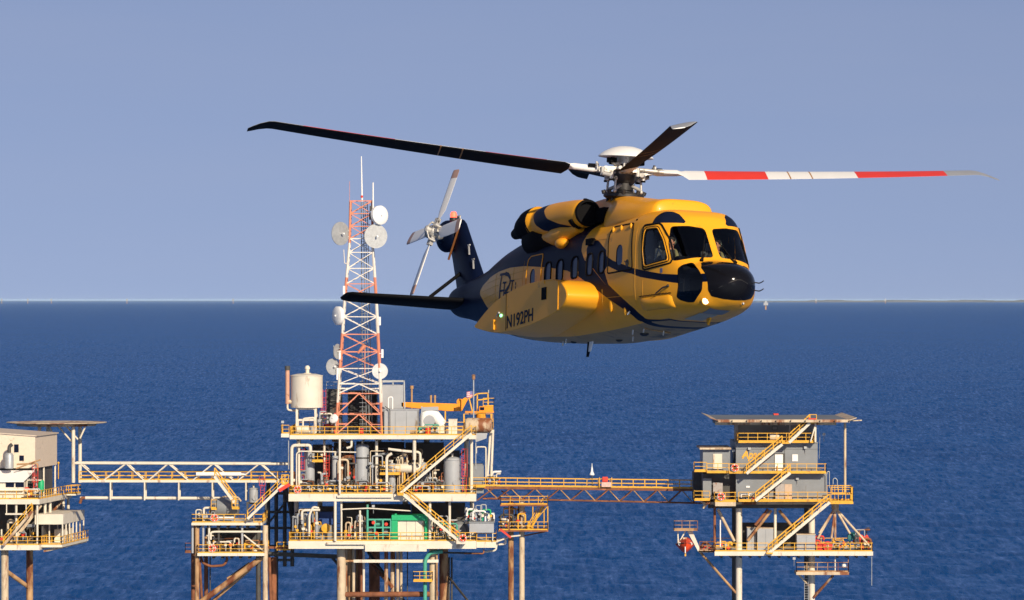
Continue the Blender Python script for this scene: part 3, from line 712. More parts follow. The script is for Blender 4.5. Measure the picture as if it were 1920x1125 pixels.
# main rotor
HR = HM.to_3x3().inverted(); HC0 = H(HUB_S, 0, 4.33)
BA = R(8.0)
e1 = (HR @ Vector((math.cos(BA), math.sin(BA), -.064))).normalized(); e2 = HR @ Vector((math.sin(BA), -math.cos(BA), .030))
e2 = (e2-e1*e2.dot(e1)).normalized(); rn = e2.cross(e1)
if rn.z < 0: rn = -rn
mb = MB(); qr = rn.to_track_quat('Z', 'Y').to_matrix()
mb.lathe([(.17, -.62), (.17, -.42), (.20, -.40), (.20, -.25), (.26, -.2), (.30, -.06), (.30, .06), (.22, .12), (.16, .3), (.15, .42)], HC0, q=qr, n=24)
rotor = mb.build('main_rotor', m_dsteel, heli)
DIRS = [e1, -e2, -e1, e2]      # right, rear, left, front as seen in the picture
for k, d in enumerate(DIRS):
    e = rn.cross(d)            # direction of travel: leading edge
    cone = .058; up = (rn-d*0).normalized()
    def at(r, c=0, h=0): return HC0+d*r+rn*(r*cone)+e*c+rn*h
    mb = MB()
    mb.beam(at(.1, .12), at(.62, .12), .10, .12); mb.beam(at(.1, -.12), at(.62, -.12), .10, .12); mb.beam(at(.15, 0, .08), at(.5, 0, .06), .3, .03)
    mb.bar(at(.42, -.2, .0), at(.42, .2, .0), .085, 12); mb.bar(at(.55, .2, .05), at(.55, .2, -.14), .05, 8)
    mb.bar(at(.55, .30, -.1), at(.36, .36, -.12), .055, 8); mb.bar(at(.36, .36, -.06), at(.36, .36, -.20), .05, 8)
    for c_, h_ in ((.14, .09), (-.14, .09), (.0, .13)): mb.bar(at(.66, c_, h_-.06), at(.66, c_, h_+.04), .028, 8)
    mb.bar(at(.30, -.22, .05), at(.85, -.25, .0), .045, 8)
    hubarm = mb.build('blade_grip', m_steel, rotor)
    mb = MB(); mb.bar(at(.70, .08, .07), at(.86, .08, .06), .045, 8); mb.bar(at(.36, .36, -.2), at(.36, .36, -.24), .06, 8); mb.build('grip_damper', m_mblk, hubarm)
    def sec(r, ch, pit, sweep=0, drop=0, th=1.0):
        p = R(pit); ee = e*math.cos(p)+rn*math.sin(p); nn = rn*math.cos(p)-e*math.sin(p)
        o = HC0+d*r+rn*(r*cone+.004*(r-1.3)**2*.55-drop)-e*sweep
        return lambda u, t: o+ee*(.25-u)*ch+nn*t*ch*th
    def pit(r): return 23.0-11.5*(r-1.3)/7.28
    st = [(.62, .18, 4, 0, 0, 5.0, 0), (.75, .26, 4, 0, 0, 5.0, 0), (1.18, .26, 8, 0, 0, 4.6, 0), (1.28, .40, 16, .0, 0, 1.6, 0), (1.40, .60, pit(1.4), 0, 0, .72, 0)]
    for r_, m_ in ((1.82, 0), (1.821, 1), (2.4, 1), (3.22, 1), (3.221, 0), (3.7, 0), (3.75, 0), (4.2, 0), (4.25, 0), (4.8, 0), (5.28, 0), (5.281, 1), (6.0, 1), (6.7, 1), (7.35, 1), (7.351, 2), (7.7, 2), (8.0, 2)): st.append((r_, .60, pit(r_), 0, 0, .72, m_))
    for r_, c_, sw, dr in ((8.12, .58, .03, .015), (8.3, .50, .10, .075), (8.46, .40, .18, .15), (8.56, .28, .27, .20)): st.append((r_, c_, pit(r_), sw, dr, .7, 2))
    V, F, C = wing([sec(*s_[:6]) for s_ in st], .12, 12); kk = 22
    mb = MB(); mb.v = [tuple(p) for p in V]
    for i, f in enumerate(F):
        j = i//kk; up_ = (i % kk) < 11
        if j < 3: m_ = 0
        elif up_: m_ = st[j+1][6] if st[j+1][0] < 8.2 else 2
        else: m_ = 3
        mb.f.append(f); mb.m.append(m_); mb.sm.append(j > 4)
    mb.add(V, C, 0)
    bl = mb.build('rotor_blade', [m_white, m_red, m_bgrey, m_bblk], rotor)
    mb = MB()
    for r_ in (3.72, 4.22):
        q = sec(r_, .604, pit(r_), 0, 0, .74); fo = foil(12, .12)
        V2 = [q(a, b) for a, b in fo]+[sec(r_+.03, .604, pit(r_), 0, 0, .74)(a, b) for a, b in fo]; m_ = len(fo)
        mb.add(V2, [(i, (i+1) % m_, m_+(i+1) % m_, m_+i) for i in range(m_)])
    mb.build('tie_mark', mat('ochre_mark', (.36, .17, .05), .5), bl)
mb = MB(); mb.lathe([(.0, .60), (.18, .585), (.34, .54), (.48, .47), (.58, .40), (.625, .355), (.63, .34), (.60, .335), (.30, .36), (.0, .36)], HC0, q=qr, n=48); mb.build('rotor_cap', m_white, rotor)
mb = MB()
mb.lathe([(.2, .18), (.21, .36)], HC0, q=qr, n=20)
for k in range(4):
    a = R(45+90*k+14); d = e1*math.cos(a)+e2*math.sin(a)
    P = [HC0+d*.12+rn*.17, HC0+d*.34+rn*.19, HC0+d*.40+rn*.26]
    mb.tube(P, .06, 8)
vb = mb.build('vibration_absorber', m_steel, rotor)
mb = MB()
for k in range(4):
    a = R(45+90*k+14); d = e1*math.cos(a)+e2*math.sin(a); mb.beam(HC0+d*.32+rn*.25, HC0+d*.50+rn*.25, .18, .12)
mb.build('absorber_weight', m_mblk, vb, bevel=.02)
mb = MB(); mb.lathe([(.24, -.62), (.40, -.60), (.46, -.56), (.46, -.50), (.38, -.46), (.2, -.46)], HC0, q=qr, n=40)
for k in range(8):
    a = R(45*k+10); d = e1*math.cos(a)+e2*math.sin(a); mb.bar(HC0+d*.44+rn*-.50, HC0+d*.47+rn*-.42, .05, 8)
    mb.bar(HC0+d*.36+rn*-.58, HC0+d*.36+rn*-.80, .03, 6)
sw = mb.build('swashplate', m_dsteel, rotor)
for k in range(4):
    a = R(90*k+38); d = e1*math.cos(a)+e2*math.sin(a)
    mb = MB(); mb.bar(HC0+d*.44+rn*-.46, HC0+d*.42+rn*-.14, .028, 8); mb.sphere(HC0+d*.44+rn*-.44, .05, 10); mb.sphere(HC0+d*.42+rn*-.16, .05, 10)
    mb.bar(HC0+d*.42+rn*-.40, HC0+d*.18+rn*-.30, .04, 8); mb.build('pitch_link', m_steel, rotor)

# small fittings
def lamp(s_, y_, z_, r_, lit=True):
    mb = MB(); n_ = Vector((1, 0, -.05)); mb.lathe([(r_*1.25, -.10), (r_*1.25, .0), (r_, .005)], H(s_, y_, z_), q=n_.to_track_quat('Z', 'Y').to_matrix(), n=20)
    o = mb.build('landing_light', m_yel, heli)
    mb = MB(); mb.lathe([(r_*.96, .004), (r_*.9, .03), (r_*.5, .05), (0, .055)], H(s_, y_, z_), q=n_.to_track_quat('Z', 'Y').to_matrix(), n=20); mb.build('lamp_lens', emit_mat('landing_lamp', (1, .97, .9), 3.0) if lit else m_steel, o)
lamp(-.06, .52, .985, .07); lamp(-.30, -.24, .95, .035, False)
def box_h(b, s0, s1, y0, y1, z0, z1):
    b.prism([H(s0, y0, z0), H(s1, y0, z0), H(s1, y0, z1), H(s0, y0, z1)], H(s0, y1, z0)-H(s0, y0, z0))
def hpart(name, m, fn, parent=heli, bevel=0):
    b = MB(); fn(b); return b.build(name, m, parent, bevel=bevel)
# padded pack low on the nose side, steps, handles, little covers
_fi = [Vector(v) for v in FV]
def drape_box(name, m, s0, s1, z0, z1, th, sg, rows=5, cols=10, parent=heli):
    G = []; 
    for i in range(rows+1):
        for j in range(cols+1):
            s_ = s0+(s1-s0)*j/cols; z_ = z0+(z1-z0)*i/rows
            p = on_side(s_, z_, sg); e = min(1, 2.5*min(i/rows, 1-i/rows)+.0, 4*min(j/cols, 1-j/cols))
            G.append((p[0], p[1]+sg*(th*max(0, e)**.5-.01), p[2]-.02*e))
    n = cols+1; b = MB(); b.add([H(*p) for p in G], [(i*n+j, i*n+j+1, (i+1)*n+j+1, (i+1)*n+j) for i in range(rows) for j in range(cols)], 0, True)
    o = b.build(name, m, parent); o.modifiers.new('thick', 'SOLIDIFY').thickness = .02; return o
for sg in (1, -1):
    pk = drape_box('float_pack', m_yel, .80, 2.12, .88, 1.19, .085, sg)
    b = MB()
    Q = [H(*on_side(.83+k*.055, 1.20+(.012 if k % 2 else 0), sg, .012)) for k in range(24)]
    b.tube(Q, .009, 5)
    b.build('lacing', m_seam, pk)
    for s_, z_, k in ((3.54, 1.10, 1.0), (2.90, .96, .8)):
        p = on_side(s_, z_, sg); hpart('foot_step', m_yel, lambda b: b.sphere(H(*p), .11*k, 14, sc=(.8, .35, 1.3)))
    p = on_side(2.7, .90, sg)
    hpart('mooring_ring', m_steel, lambda b: b.tube([H(2.66, p[1]+.03*sg, .93), H(2.72, p[1]+.06*sg, .86)], .02, 8))
    p = on_side(.90, 1.34, sg)
    def mast(b):
        b.tube([H(.92, p[1], 1.36), H(1.0, p[1]+sg*.10, 1.33), H(1.30, p[1]+sg*.13, 1.22)], .018, 8); b.sphere(H(.92, p[1]+sg*.02, 1.36), .035, 8)
    if sg > 0: hpart('static_port', m_dsteel, mast)
    p = on_side(1.17, 1.70, sg, .003); hpart('warning_label', mat('blue_label', (.10, .14, .30), .5), lambda b: b.add([H(1.13, p[1], 1.66), H(1.23, on_side(1.23, 1.7, sg, .004)[1], 1.66), H(1.23, on_side(1.23, 1.7, sg, .004)[1], 1.76), H(1.13, p[1], 1.76)], [(0, 1, 2, 3)]))
    p = on_side(1.98, 2.78, sg); hpart('grab_handle', m_yel, lambda b: b.tube([H(2.16, p[1], 2.5), H(2.2, p[1]+.04*sg, 2.62), H(2.2, p[1]+.02*sg, 2.72)], .016, 6))
hpart('vent_box', m_mblk, lambda b: box_h(b, 4.60, 4.92, 1.10, 1.19, 2.56, 2.70))
# pitot tubes
for z_ in (1.42, 1.25):
    hpart('pitot_tube', m_dsteel, lambda b: b.tube([H(-.30, -.50, z_), H(-.36, -.60, z_-.02), H(-.44, -.62, z_), H(-.52, -.62, z_+.02)], .013, 6))
# wipers
for sg in (1, -1):
    def wip(b):
        b.bar(H(.43, sg*.40, 1.90), H(.60, sg*.26, 2.06), .022, 6); b.bar(H(.42, sg*.41, 1.88), H(.46, sg*.38, 1.93), .04, 8)
        b.bar(H(.50, sg*.36, 1.97), H(.92, sg*.10, 2.50), .012, 6)
    hpart('wiper', m_seam, wip)
hpart('radome_rib', m_dsteel, lambda b: [b.bar(H(*p), H(*q), .006, 4) for p, q in zip(RB[:-1], RB[1:])] if (RB := [(lambda h: (h[0].x-.008, h[0].y, h[0].z))(_fb.ray_cast(Vector((-3, y, z)), Vector((1, 0, 0)))) for y, z in [(.50, 1.18), (.36, 1.27), (.2, 1.36), (.05, 1.42), (-.05, 1.42), (-.2, 1.36), (-.36, 1.27), (-.50, 1.18)]]) else None)
# belly: nose gear bay panel, blade antennas, drains, beacon, radar altimeter domes
def belly_z(s_, y_): 
    h = _fb.ray_cast(Vector((s_, y_, -2)), Vector((0, 0, 1))); return h[0].z if h[0] is not None else .6
def patch(b, s0, s1, y0, y1, off, n=8):
    G = [(s0+(s1-s0)*i/n, y0+(y1-y0)*j/n) for i in range(n+1) for j in range(n+1)]; k = n+1
    b.add([H(s_, y_, belly_z(s_, y_)-off) for s_, y_ in G], [(i*k+j, i*k+j+1, (i+1)*k+j+1, (i+1)*k+j) for i in range(n) for j in range(n)], 0, True)
gearbay = hpart('gear_door', mat('pale_grey_paint', (.36, .32, .25), .5, var=.1, stain=(.12, .09, .06), stain_amt=.2), lambda b: patch(b, .45, 1.25, -.02, .42, .008))
hpart('gear_door', mat('mid_grey_paint', (.20, .20, .20), .5, var=.1), lambda b: patch(b, .0, .43, -.10, .38, .008))
for s_, y_, hgt, m in ((6.1, .46, .22, m_white), (6.35, .40, .33, m_mblk)):
    z_ = belly_z(s_, y_); hpart('blade_antenna', m, lambda b: b.prism([H(s_, y_, z_+.02), H(s_+.18, y_, z_+.02), H(s_+.24, y_, z_-hgt), H(s_+.15, y_, z_-hgt)], (0, .03, 0)))
for s_, y_ in ((7.05, .7), (7.7, .5), (3.4, .66), (2.95, .6), (4.2, .3), (3.0, .1)):
    z_ = belly_z(s_, y_); hpart('drain_pipe', m_steel, lambda b: b.bar(H(s_, y_, z_+.03), H(s_+.03, y_, z_-.10), .018, 8))
for s_, y_, rr in ((3.6, .30, .10), (5.2, .2, .08), (7.2, .45, .07)):
    z_ = belly_z(s_, y_); hpart('belly_dome', m_dsteel, lambda b: b.sphere(H(s_, y_, z_), rr, 14, sc=(1.3, 1, .6)))
hpart('belly_strake', m_belly, lambda b: b.tube([H(2.9, .62, belly_z(2.9, .62)-.02), H(3.1, -.1, belly_z(3.1, -.1)-.03)], .02, 6))
hpart('whip_antenna', m_dsteel, lambda b: b.bar(H(9.4, .25, 3.05), H(9.75, .30, 3.62), .010, 5))
hpart('wire_cutter', m_yel, lambda b: b.prism([H(.75, .02, .74), H(.95, .02, .72), H(.95, .02, .58), H(.88, .02, .56)], (0, .04, 0)))
# cockpit furniture
def box_h(b, s0, s1, y0, y1, z0, z1):
    b.prism([H(s0, y0, z0), H(s1, y0, z0), H(s1, y0, z1), H(s0, y0, z1)], H(s0, y1, z0)-H(s0, y0, z0))
m_dash = mat('dash_black', (.008, .008, .009), .8, spec=.05)
def dash(b):
    b.prism([H(.62, -.80, 1.60), H(1.02, -.80, 1.55), H(1.02, -.80, 1.98), H(.86, -.80, 2.02), H(.66, -.80, 1.90)], H(0, .80, 0)-H(0, -.80, 0)); box_h(b, .9, 1.9, -.14, .14, 1.2, 1.62)
dsh = hpart('instrument_panel', m_dash, dash, bevel=.03)
for y_ in (-.6, -.33, .0, .33, .6): hpart('screen', mat('dark_screen', (.01, .02, .03), .15), lambda b: box_h(b, 1.021, 1.03, y_-.10, y_+.10, 1.66, 1.86), dsh)
hpart('cockpit_floor', m_dash, lambda b: box_h(b, .55, 2.6, -.72, .72, 1.15, 1.19))
hpart('bulkhead_backing', m_dash, lambda b: box_h(b, 2.52, 2.58, -1.0, 1.0, 1.2, 2.95))
hpart('overhead_panel', m_dash, lambda b: box_h(b, 1.25, 2.1, -.2, .2, 2.78, 2.88))
m_seat = mat('seat_cloth', (.05, .05, .052), .85); m_fleece = mat('fleece', (.30, .28, .24), .9)
for sg in (1, -1):
    def seat(b):
        box_h(b, 1.50, 1.95, sg*.55-.24, sg*.55+.24, 1.50, 1.60)
        b.prism([H(1.88, sg*.55-.24, 1.58), H(1.99, sg*.55-.24, 1.58), H(2.10, sg*.55-.24, 2.26), H(2.0, sg*.55-.24, 2.28)], H(0, .24, 0)-H(0, -.24, 0))
        box_h(b, 1.6, 1.85, sg*.55-.15, sg*.55+.15, 1.19, 1.5)
    st_ = hpart('pilot_seat', m_seat, seat, bevel=.03)
    hpart('headrest', m_fleece, lambda b: box_h(b, 2.03, 2.12, sg*.55-.13, sg*.55+.13, 2.28, 2.46), st_, bevel=.03)
hpart('control_column', m_dash, lambda b: [b.bar(H(1.28, y_, 1.18), H(1.25, y_, 1.72), .018, 8) for y_ in (.55,)])
hpart('control_column', m_dash, lambda b: [b.bar(H(1.28, y_, 1.18), H(1.25, y_, 1.72), .018, 8) for y_ in (-.55,)])
hpart('door_mirror_post', m_steel, lambda b: b.tube([H(1.55, .80, 2.0), H(1.72, .84, 2.25), H(1.86, .86, 2.0)], .02, 6))

# ------------------------------------------------------------------ the two pilots
m_skin = mat('skin', (.52, .22, .14), .5, var=.06, scale=20); m_shirt = mat('dark_uniform', (.022, .022, .026), .85, var=.15, scale=12); m_hair = mat('dark_hair', (.018, .013, .010), .7)
m_vest = mat('life_vest', (.24, .20, .09), .7, var=.1); m_shade = mat('sunglass_black', (.004, .004, .004), .12)
def person(yc, label, look):
    """seated figure grown from a skeleton: body, arms, legs, five-fingered hands and head are one surface"""
    B = Vector((1.74, yc, 1.66)); vs_ = []; es = []; rad = []
    def v(s_, y_, z_, r, p=None, r2=None):
        vs_.append(H(s_, yc+y_, z_)); rad.append((r, r2 or r)); i = len(vs_)-1
        if p is not None: es.append((p, i))
        return i
    pel = v(1.76, 0, 1.70, .155, None, .12); wa = v(1.76, 0, 1.86, .14, pel, .11); ch = v(1.74, 0, 2.04, .165, wa, .12); sh = v(1.73, 0, 2.15, .12, ch, .09)
    nk = v(1.71, 0, 2.26, .055, sh); jaw = v(1.665, look*.02, 2.335, .062, nk, .07); hd = v(1.665, look*.025, 2.42, .082, jaw, .098); tp = v(1.675, look*.025, 2.49, .070, hd, .085)
    v(1.572, look*.05, 2.385, .013, hd)                 # nose
    for e_ in (1, -1): v(1.68, look*.02+e_*.085, 2.40, .016, hd)      # ears
    for e_ in (1, -1):
        s1 = v(1.72, e_*.185, 2.14, .068, sh); el = v(1.56, e_*.27, 1.90, .048, s1); wr = v(1.33, e_*(.10 if e_ > 0 else .16), 1.80, .030, el)
        pm = v(1.26, e_*(.07 if e_ > 0 else .15), 1.785, .026, wr, .036)
        for f_, (dy, ln) in enumerate(((-.030, .85), (-.010, 1.0), (.010, .95), (.029, .75))):
            k1 = v(1.225, e_*.07+dy, 1.775, .009, pm); k2 = v(1.20-.02*ln, e_*.07+dy, 1.755-.01*f_*.3, .0085, k1); v(1.205, e_*.07+dy, 1.725-.012*ln, .0075, k2)
        t1 = v(1.25, e_*.07-e_*.045, 1.78, .010, pm); v(1.225, e_*.07-e_*.055, 1.765, .009, t1)
        hp = v(1.74, e_*.10, 1.66, .095, pel); kn = v(1.26, e_*.17, 1.70, .066, hp); an = v(1.12, e_*.15, 1.27, .042, kn); v(.97, e_*.16, 1.235, .036, an)
    me = bpy.data.meshes.new('person'); org = H(*B); me.from_pydata([p-org for p in vs_], es, [])
    o = bpy.data.objects.new('person', me); COL.objects.link(o)
    sk = o.modifiers.new('skin', 'SKIN'); sk.use_smooth_shade = True
    for i, d_ in enumerate(me.skin_vertices[0].data): d_.radius = rad[i]; d_.use_root = (i == 0)
    ss_ = o.modifiers.new('sub', 'SUBSURF'); ss_.levels = 2; ss_.render_levels = 2
    dg = bpy.context.evaluated_depsgraph_get(); dg.update(); me2 = bpy.data.meshes.new_from_object(o.evaluated_get(dg)); o.modifiers.clear(); o.data = me2; me2.name = 'person'
    me2.materials.clear(); [me2.materials.append(m) for m in (m_skin, m_shirt)]
    for p in me2.polygons:
        c = p.center+org; s_ = HUB_S-c.x
        p.material_index = 0 if (c.z > 2.235 and s_ < 1.82) or (s_ < 1.36 and 1.70 < c.z < 1.86 and abs(-c.y-yc) < .2 and c.z > 1.74) else 1
    M = HM.copy(); M.translation = HM @ org; o.matrix_world = M; tag(o, label, 'person', 'pilots in the cockpit')
    L = lambda s_, y_, z_: H(s_, yc+y_, z_)-org
    def ch_(name, m, fn): b = MB(); fn(b); return b.build(name, m, o)
    def hair(b):
        b.sphere(L(1.685, look*.025, 2.455), .108, 16, sc=(1.0, .90, .78))
    h = ch_('hair', m_hair, hair)
    for f in h.data.polygons: pass
    ch_('sunglasses', m_shade, lambda b: [b.sphere(L(1.588, look*.045+e_*.034, 2.412), .030, 10, sc=(.45, 1.0, .72)) for e_ in (1, -1)]+[b.bar(L(1.585, look*.045-.03, 2.418), L(1.585, look*.045+.03, 2.418), .007, 6)]+[b.bar(L(1.60, look*.04+e_*.06, 2.416), L(1.69, look*.02+e_*.088, 2.42), .006, 6) for e_ in (1, -1)])
    def hs(b):
        for e_ in (1, -1): b.sphere(L(1.685, look*.02+e_*.10, 2.40), .042, 12, sc=(.9, .5, 1.15))
        b.tube([L(1.69, look*.02+.105, 2.43), L(1.69, look*.02+.09, 2.53), L(1.69, look*.02-.09, 2.53), L(1.69, look*.02-.105, 2.43)], .012, 6, rad=.08)
        b.tube([L(1.66, look*.02-.10, 2.39), L(1.58, look*.03-.07, 2.345), L(1.57, look*.04-.02, 2.345)], .006, 5)
    ch_('headset', mat('headset_green', (.10, .12, .09), .5), hs)
    def vest(b):
        for e_ in (1, -1): b.tube([L(1.82, e_*.09, 2.22), L(1.70, e_*.10, 2.24), L(1.585, e_*.10, 2.08), L(1.60, e_*.10, 1.84)], [.025, .03, .045, .04], 8)
    ch_('life_vest', m_vest, vest)
    return o
person(.55, 'pilot in sunglasses and headset behind the windshield beside the helicopter side window', .6)
person(-.55, 'pilot seated behind the far half of the windshield, beyond the yellow centre post', .9)
tag(heli, 'yellow and navy twin engined helicopter hovering above the sea beside the oil platforms', 'helicopter')

# ------------------------------------------------------------------ platforms: shared helpers
def P(px, py, Y): return Vector(((px-960)*Y/FP, Y, HC-(py-562.5)*Y/FP))
m_cream = mat('cream_paint', (.66, .60, .49), .55, var=.07, scale=.6, stain=(.30, .17, .09), stain_amt=.22, stain_scale=.9, streak=True)
m_creamr = mat('rusty_cream_paint', (.55, .44, .30), .6, var=.12, scale=.8, stain=RUST, stain_amt=.62, stain_scale=.5, streak=True)
m_leg = mat('orange_rust_paint', (.42, .25, .12), .7, var=.2, scale=.8, stain=(.16, .05, .02), stain_amt=.6, stain_scale=.6, streak=True)
m_rust = mat('rust', (.20, .075, .035), .8, var=.3, scale=1.2, stain=(.38, .14, .06), stain_amt=.4, stain_scale=.7, streak=True)
m_rail = mat('yellow_rail', (.70, .37, .035), .5, var=.12, scale=1.5, stain=(.30, .14, .05), stain_amt=.25, stain_scale=1.0)
m_grey = mat('grey_paint', (.205, .22, .235), .5, var=.08, scale=.7, stain=(.12, .10, .08), stain_amt=.25, stain_scale=.8, streak=True)
m_lgrey = mat('light_grey_paint', (.34, .355, .375), .5, var=.07, scale=.7, stain=(.20, .16, .12), stain_amt=.25, stain_scale=.8, streak=True)
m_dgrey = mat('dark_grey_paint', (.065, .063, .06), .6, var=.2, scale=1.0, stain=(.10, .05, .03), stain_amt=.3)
m_galv = mat('galvanised', (.40, .41, .41), .45, metal=.3, var=.12, scale=2)
m_torw = mat('tower_white', (.72, .66, .58), .55, var=.08, scale=1.0, stain=(.45, .25, .15), stain_amt=.2)
m_torr = mat('tower_orange', (.64, .235, .14), .55, var=.1, scale=1.0, stain=(.5, .28, .2), stain_amt=.25)
m_crane = mat('crane_orange', (.78, .29, .015), .45, var=.07, scale=.8, stain=(.35, .16, .05), stain_amt=.15)
m_green = mat('green_paint', (.012, .36, .14), .5, var=.1)
m_teal = mat('sea_green_paint', (.07, .34, .24), .5, var=.12, stain=RUST, stain_amt=.15)
m_fred = mat('fire_red', (.62, .05, .03), .5, var=.1)
m_boat = mat('lifeboat_orange', (.78, .075, .02), .4, var=.05)
m_deck = mat('deck_plate', (.20, .18, .15), .7, var=.25, scale=.8, stain=RUST, stain_amt=.45, stain_scale=.4)
m_hdeck = mat('helideck_grey', (.15, .165, .185), .7, var=.15, scale=.4)
m_wood = mat('weathered_timber', (.45, .32, .20), .75, var=.2)
m_conc = m_cream
def root(name, px, py, Y, label, cat, group=None):
    o = empty(name, P(px, py, Y)); tag(o, label, cat, group); return o
class T:
    """a thing whose parts are given in world positions"""
    def __init__(s, name, label, cat, at, group=None):
        s.o = empty(name, at); tag(s.o, label, cat, group); s.at = Vector(at)
    def part(s, name, m, fn, parent=None, label=None, bevel=0, group=None):
        b = MB(); fn(b); off = s.at if parent is None else Vector((0, 0, 0))
        # parts of parts share the thing's origin: their parent sits at the thing's origin
        b.v = [tuple(Vector(p)-s.at) for p in b.v]
        o = b.build(name, m, parent or s.o, bevel=bevel)
        if label: o['label'] = label
        return o
def vbox(b, px0, px1, py0, py1, Y0, Y1, mi=0):
    """box whose front face (depth Y0) spans these photo pixels"""
    a = P(px0, py1, Y0); c = P(px1, py0, Y0); b.box(a.x, c.x, Y0, Y1, a.z, c.z, mi)
def rail(b, pts, h=1.1, step=1.5, r=.045, toe=True, mid=True):
    for a, c in zip(pts[:-1], pts[1:]):
        a = Vector(a); c = Vector(c); n = max(1, round((c-a).length/step)); up = Vector((0, 0, h))
        for i in range(n+1): q = a+(c-a)*i/n; b.beam(q, q+up, r*1.7, r*1.7)
        b.beam(a+up, c+up, r*1.8, r*1.8)
        if mid: b.beam(a+up*.52, c+up*.52, r*1.5, r*1.5)
        if toe: b.beam(a+Vector((0, 0, .09)), c+Vector((0, 0, .09)), .03, .16)
def ladder(b, p, h, w=.5, r=.03, cage=True):
    p = Vector(p)
    for e in (-1, 1): b.beam(p+Vector((e*w/2, 0, 0)), p+Vector((e*w/2, 0, h)), r*2, r*2)
    k = 0.3
    while k < h: b.beam(p+Vector((-w/2, 0, k)), p+Vector((w/2, 0, k)), r*1.4, r*1.4); k += .33
    if cage:
        z = 2.2
        while z < h+1.2:
            Q = [p+Vector((.38*math.sin(t), -.38*(1-math.cos(t))*1.0, z)) for t in np.linspace(-2.4, 2.4, 9)]
            for a, c in zip(Q[:-1], Q[1:]): b.beam(a, c, .06, .06)
            z += .9
        for t in (-1.6, 1.6, math.pi): b.beam(p+Vector((.38*math.sin(t), -.38*(1-math.cos(t)), 2.2)), p+Vector((.38*math.sin(t), -.38*(1-math.cos(t)), h+1.0)), .05, .05)
def stair(th, a, c, w=1.0, m=None, mr=None, name='staircase', parent=None, label=None):
    """flight from a (bottom) to c (top) in the plane of its front stringer"""
    a = Vector(a); c = Vector(c); back = Vector((0, w, 0)); m = m or m_cream
    def fl(b):
        b.beam(a, c, .10, .34); b.beam(a+back, c+back, .10, .34)
        n = max(3, int(abs(c.z-a.z)/.22))
        for i in range(1, n): q = a+(c-a)*i/n; d = Vector((.14 if c.x > a.x else -.14, 0, 0)); b.beam(q-d+back*.5, q+d+back*.5, w, .05)
    s_ = th.part(name, m, fl, parent, label)
    def hr(b):
        for o_ in (Vector((0, 0, 0)), back):
            n = max(2, round((c-a).length/1.5)); up = Vector((0, 0, 1.1))
            for i in range(n+1): q = a+(c-a)*i/n+o_; b.beam(q, q+up, .08, .08)
            b.beam(a+up+o_, c+up+o_, .085, .085); b.beam(a+up*.55+o_, c+up*.55+o_, .07, .07)
    if parent is None: th.part('handrail', mr or m_rail, hr, s_)
    return s_
def thing1(name, m, fn, label, cat, group=None, at=None, bevel=0):
    """a thing that is one mesh"""
    b = MB(); fn(b); o_ = Vector(np.mean(np.array(b.v), axis=0)) if at is None else Vector(at)
    o_.z = min(p[2] for p in b.v)
    o = b.build(name, m, None, loc=o_, bevel=bevel); tag(o, label, cat, group); return o
def vessel(name, px, w, py0, py1, Y, m, label, cat='tank', group=None, dome=.35, extras=True, legs=0):
    """upright pressure vessel: shell, rim rings, dome, nozzle, skirt"""
    r = w/2*Y/FP; zt = P(0, py0, Y).z; zb = P(0, py1, Y).z; c = P(px, py1, Y)
    t = T(name, label, cat, c, group); h = zt-zb
    prof = [(r, legs)]+[(r, h-r*dome)]+[(r*math.cos(a), h-r*dome+r*dome*math.sin(a)) for a in np.linspace(.2, math.pi/2-.02, 7)]+[(0.0, h)]
    sh = t.part('shell', m, lambda b: b.lathe(prof, c, n=24))
    t.part('ring', m, lambda b: [b.lathe([(r*1.0, z), (r*1.06, z), (r*1.06, z+.12), (r*1.0, z+.12)], c, n=24) for z in (legs+.05,)])
    t.part('ring', m, lambda b: [b.lathe([(r*1.0, z), (r*1.06, z), (r*1.06, z+.12), (r*1.0, z+.12)], c, n=24) for z in (h-r*dome-.1,)])
    if legs:
        for k in range(4):
            a = R(45+90*k); q = c+Vector((r*.8*math.cos(a), r*.8*math.sin(a), 0)); t.part('leg', m, lambda b: b.beam(q, q+Vector((0, 0, legs+.1)), .2, .2))
    if extras:
        t.part('nozzle', m_cream, lambda b: [b.bar(c+Vector((0, 0, h-.05)), c+Vector((0, 0, h+.35)), .12, 10), b.bar(c+Vector((0, 0, h+.3)), c+Vector((0, 0, h+.38)), .2, 10)])
        t.part('manhole', m, lambda b: b.lathe([(.28, 0), (.28, -.18), (.34, -.18), (.34, -.25), (0, -.26)], c+Vector((r*.35, -r*.9, h*.3)), 'Y', 14))
    return t
GREYS = None
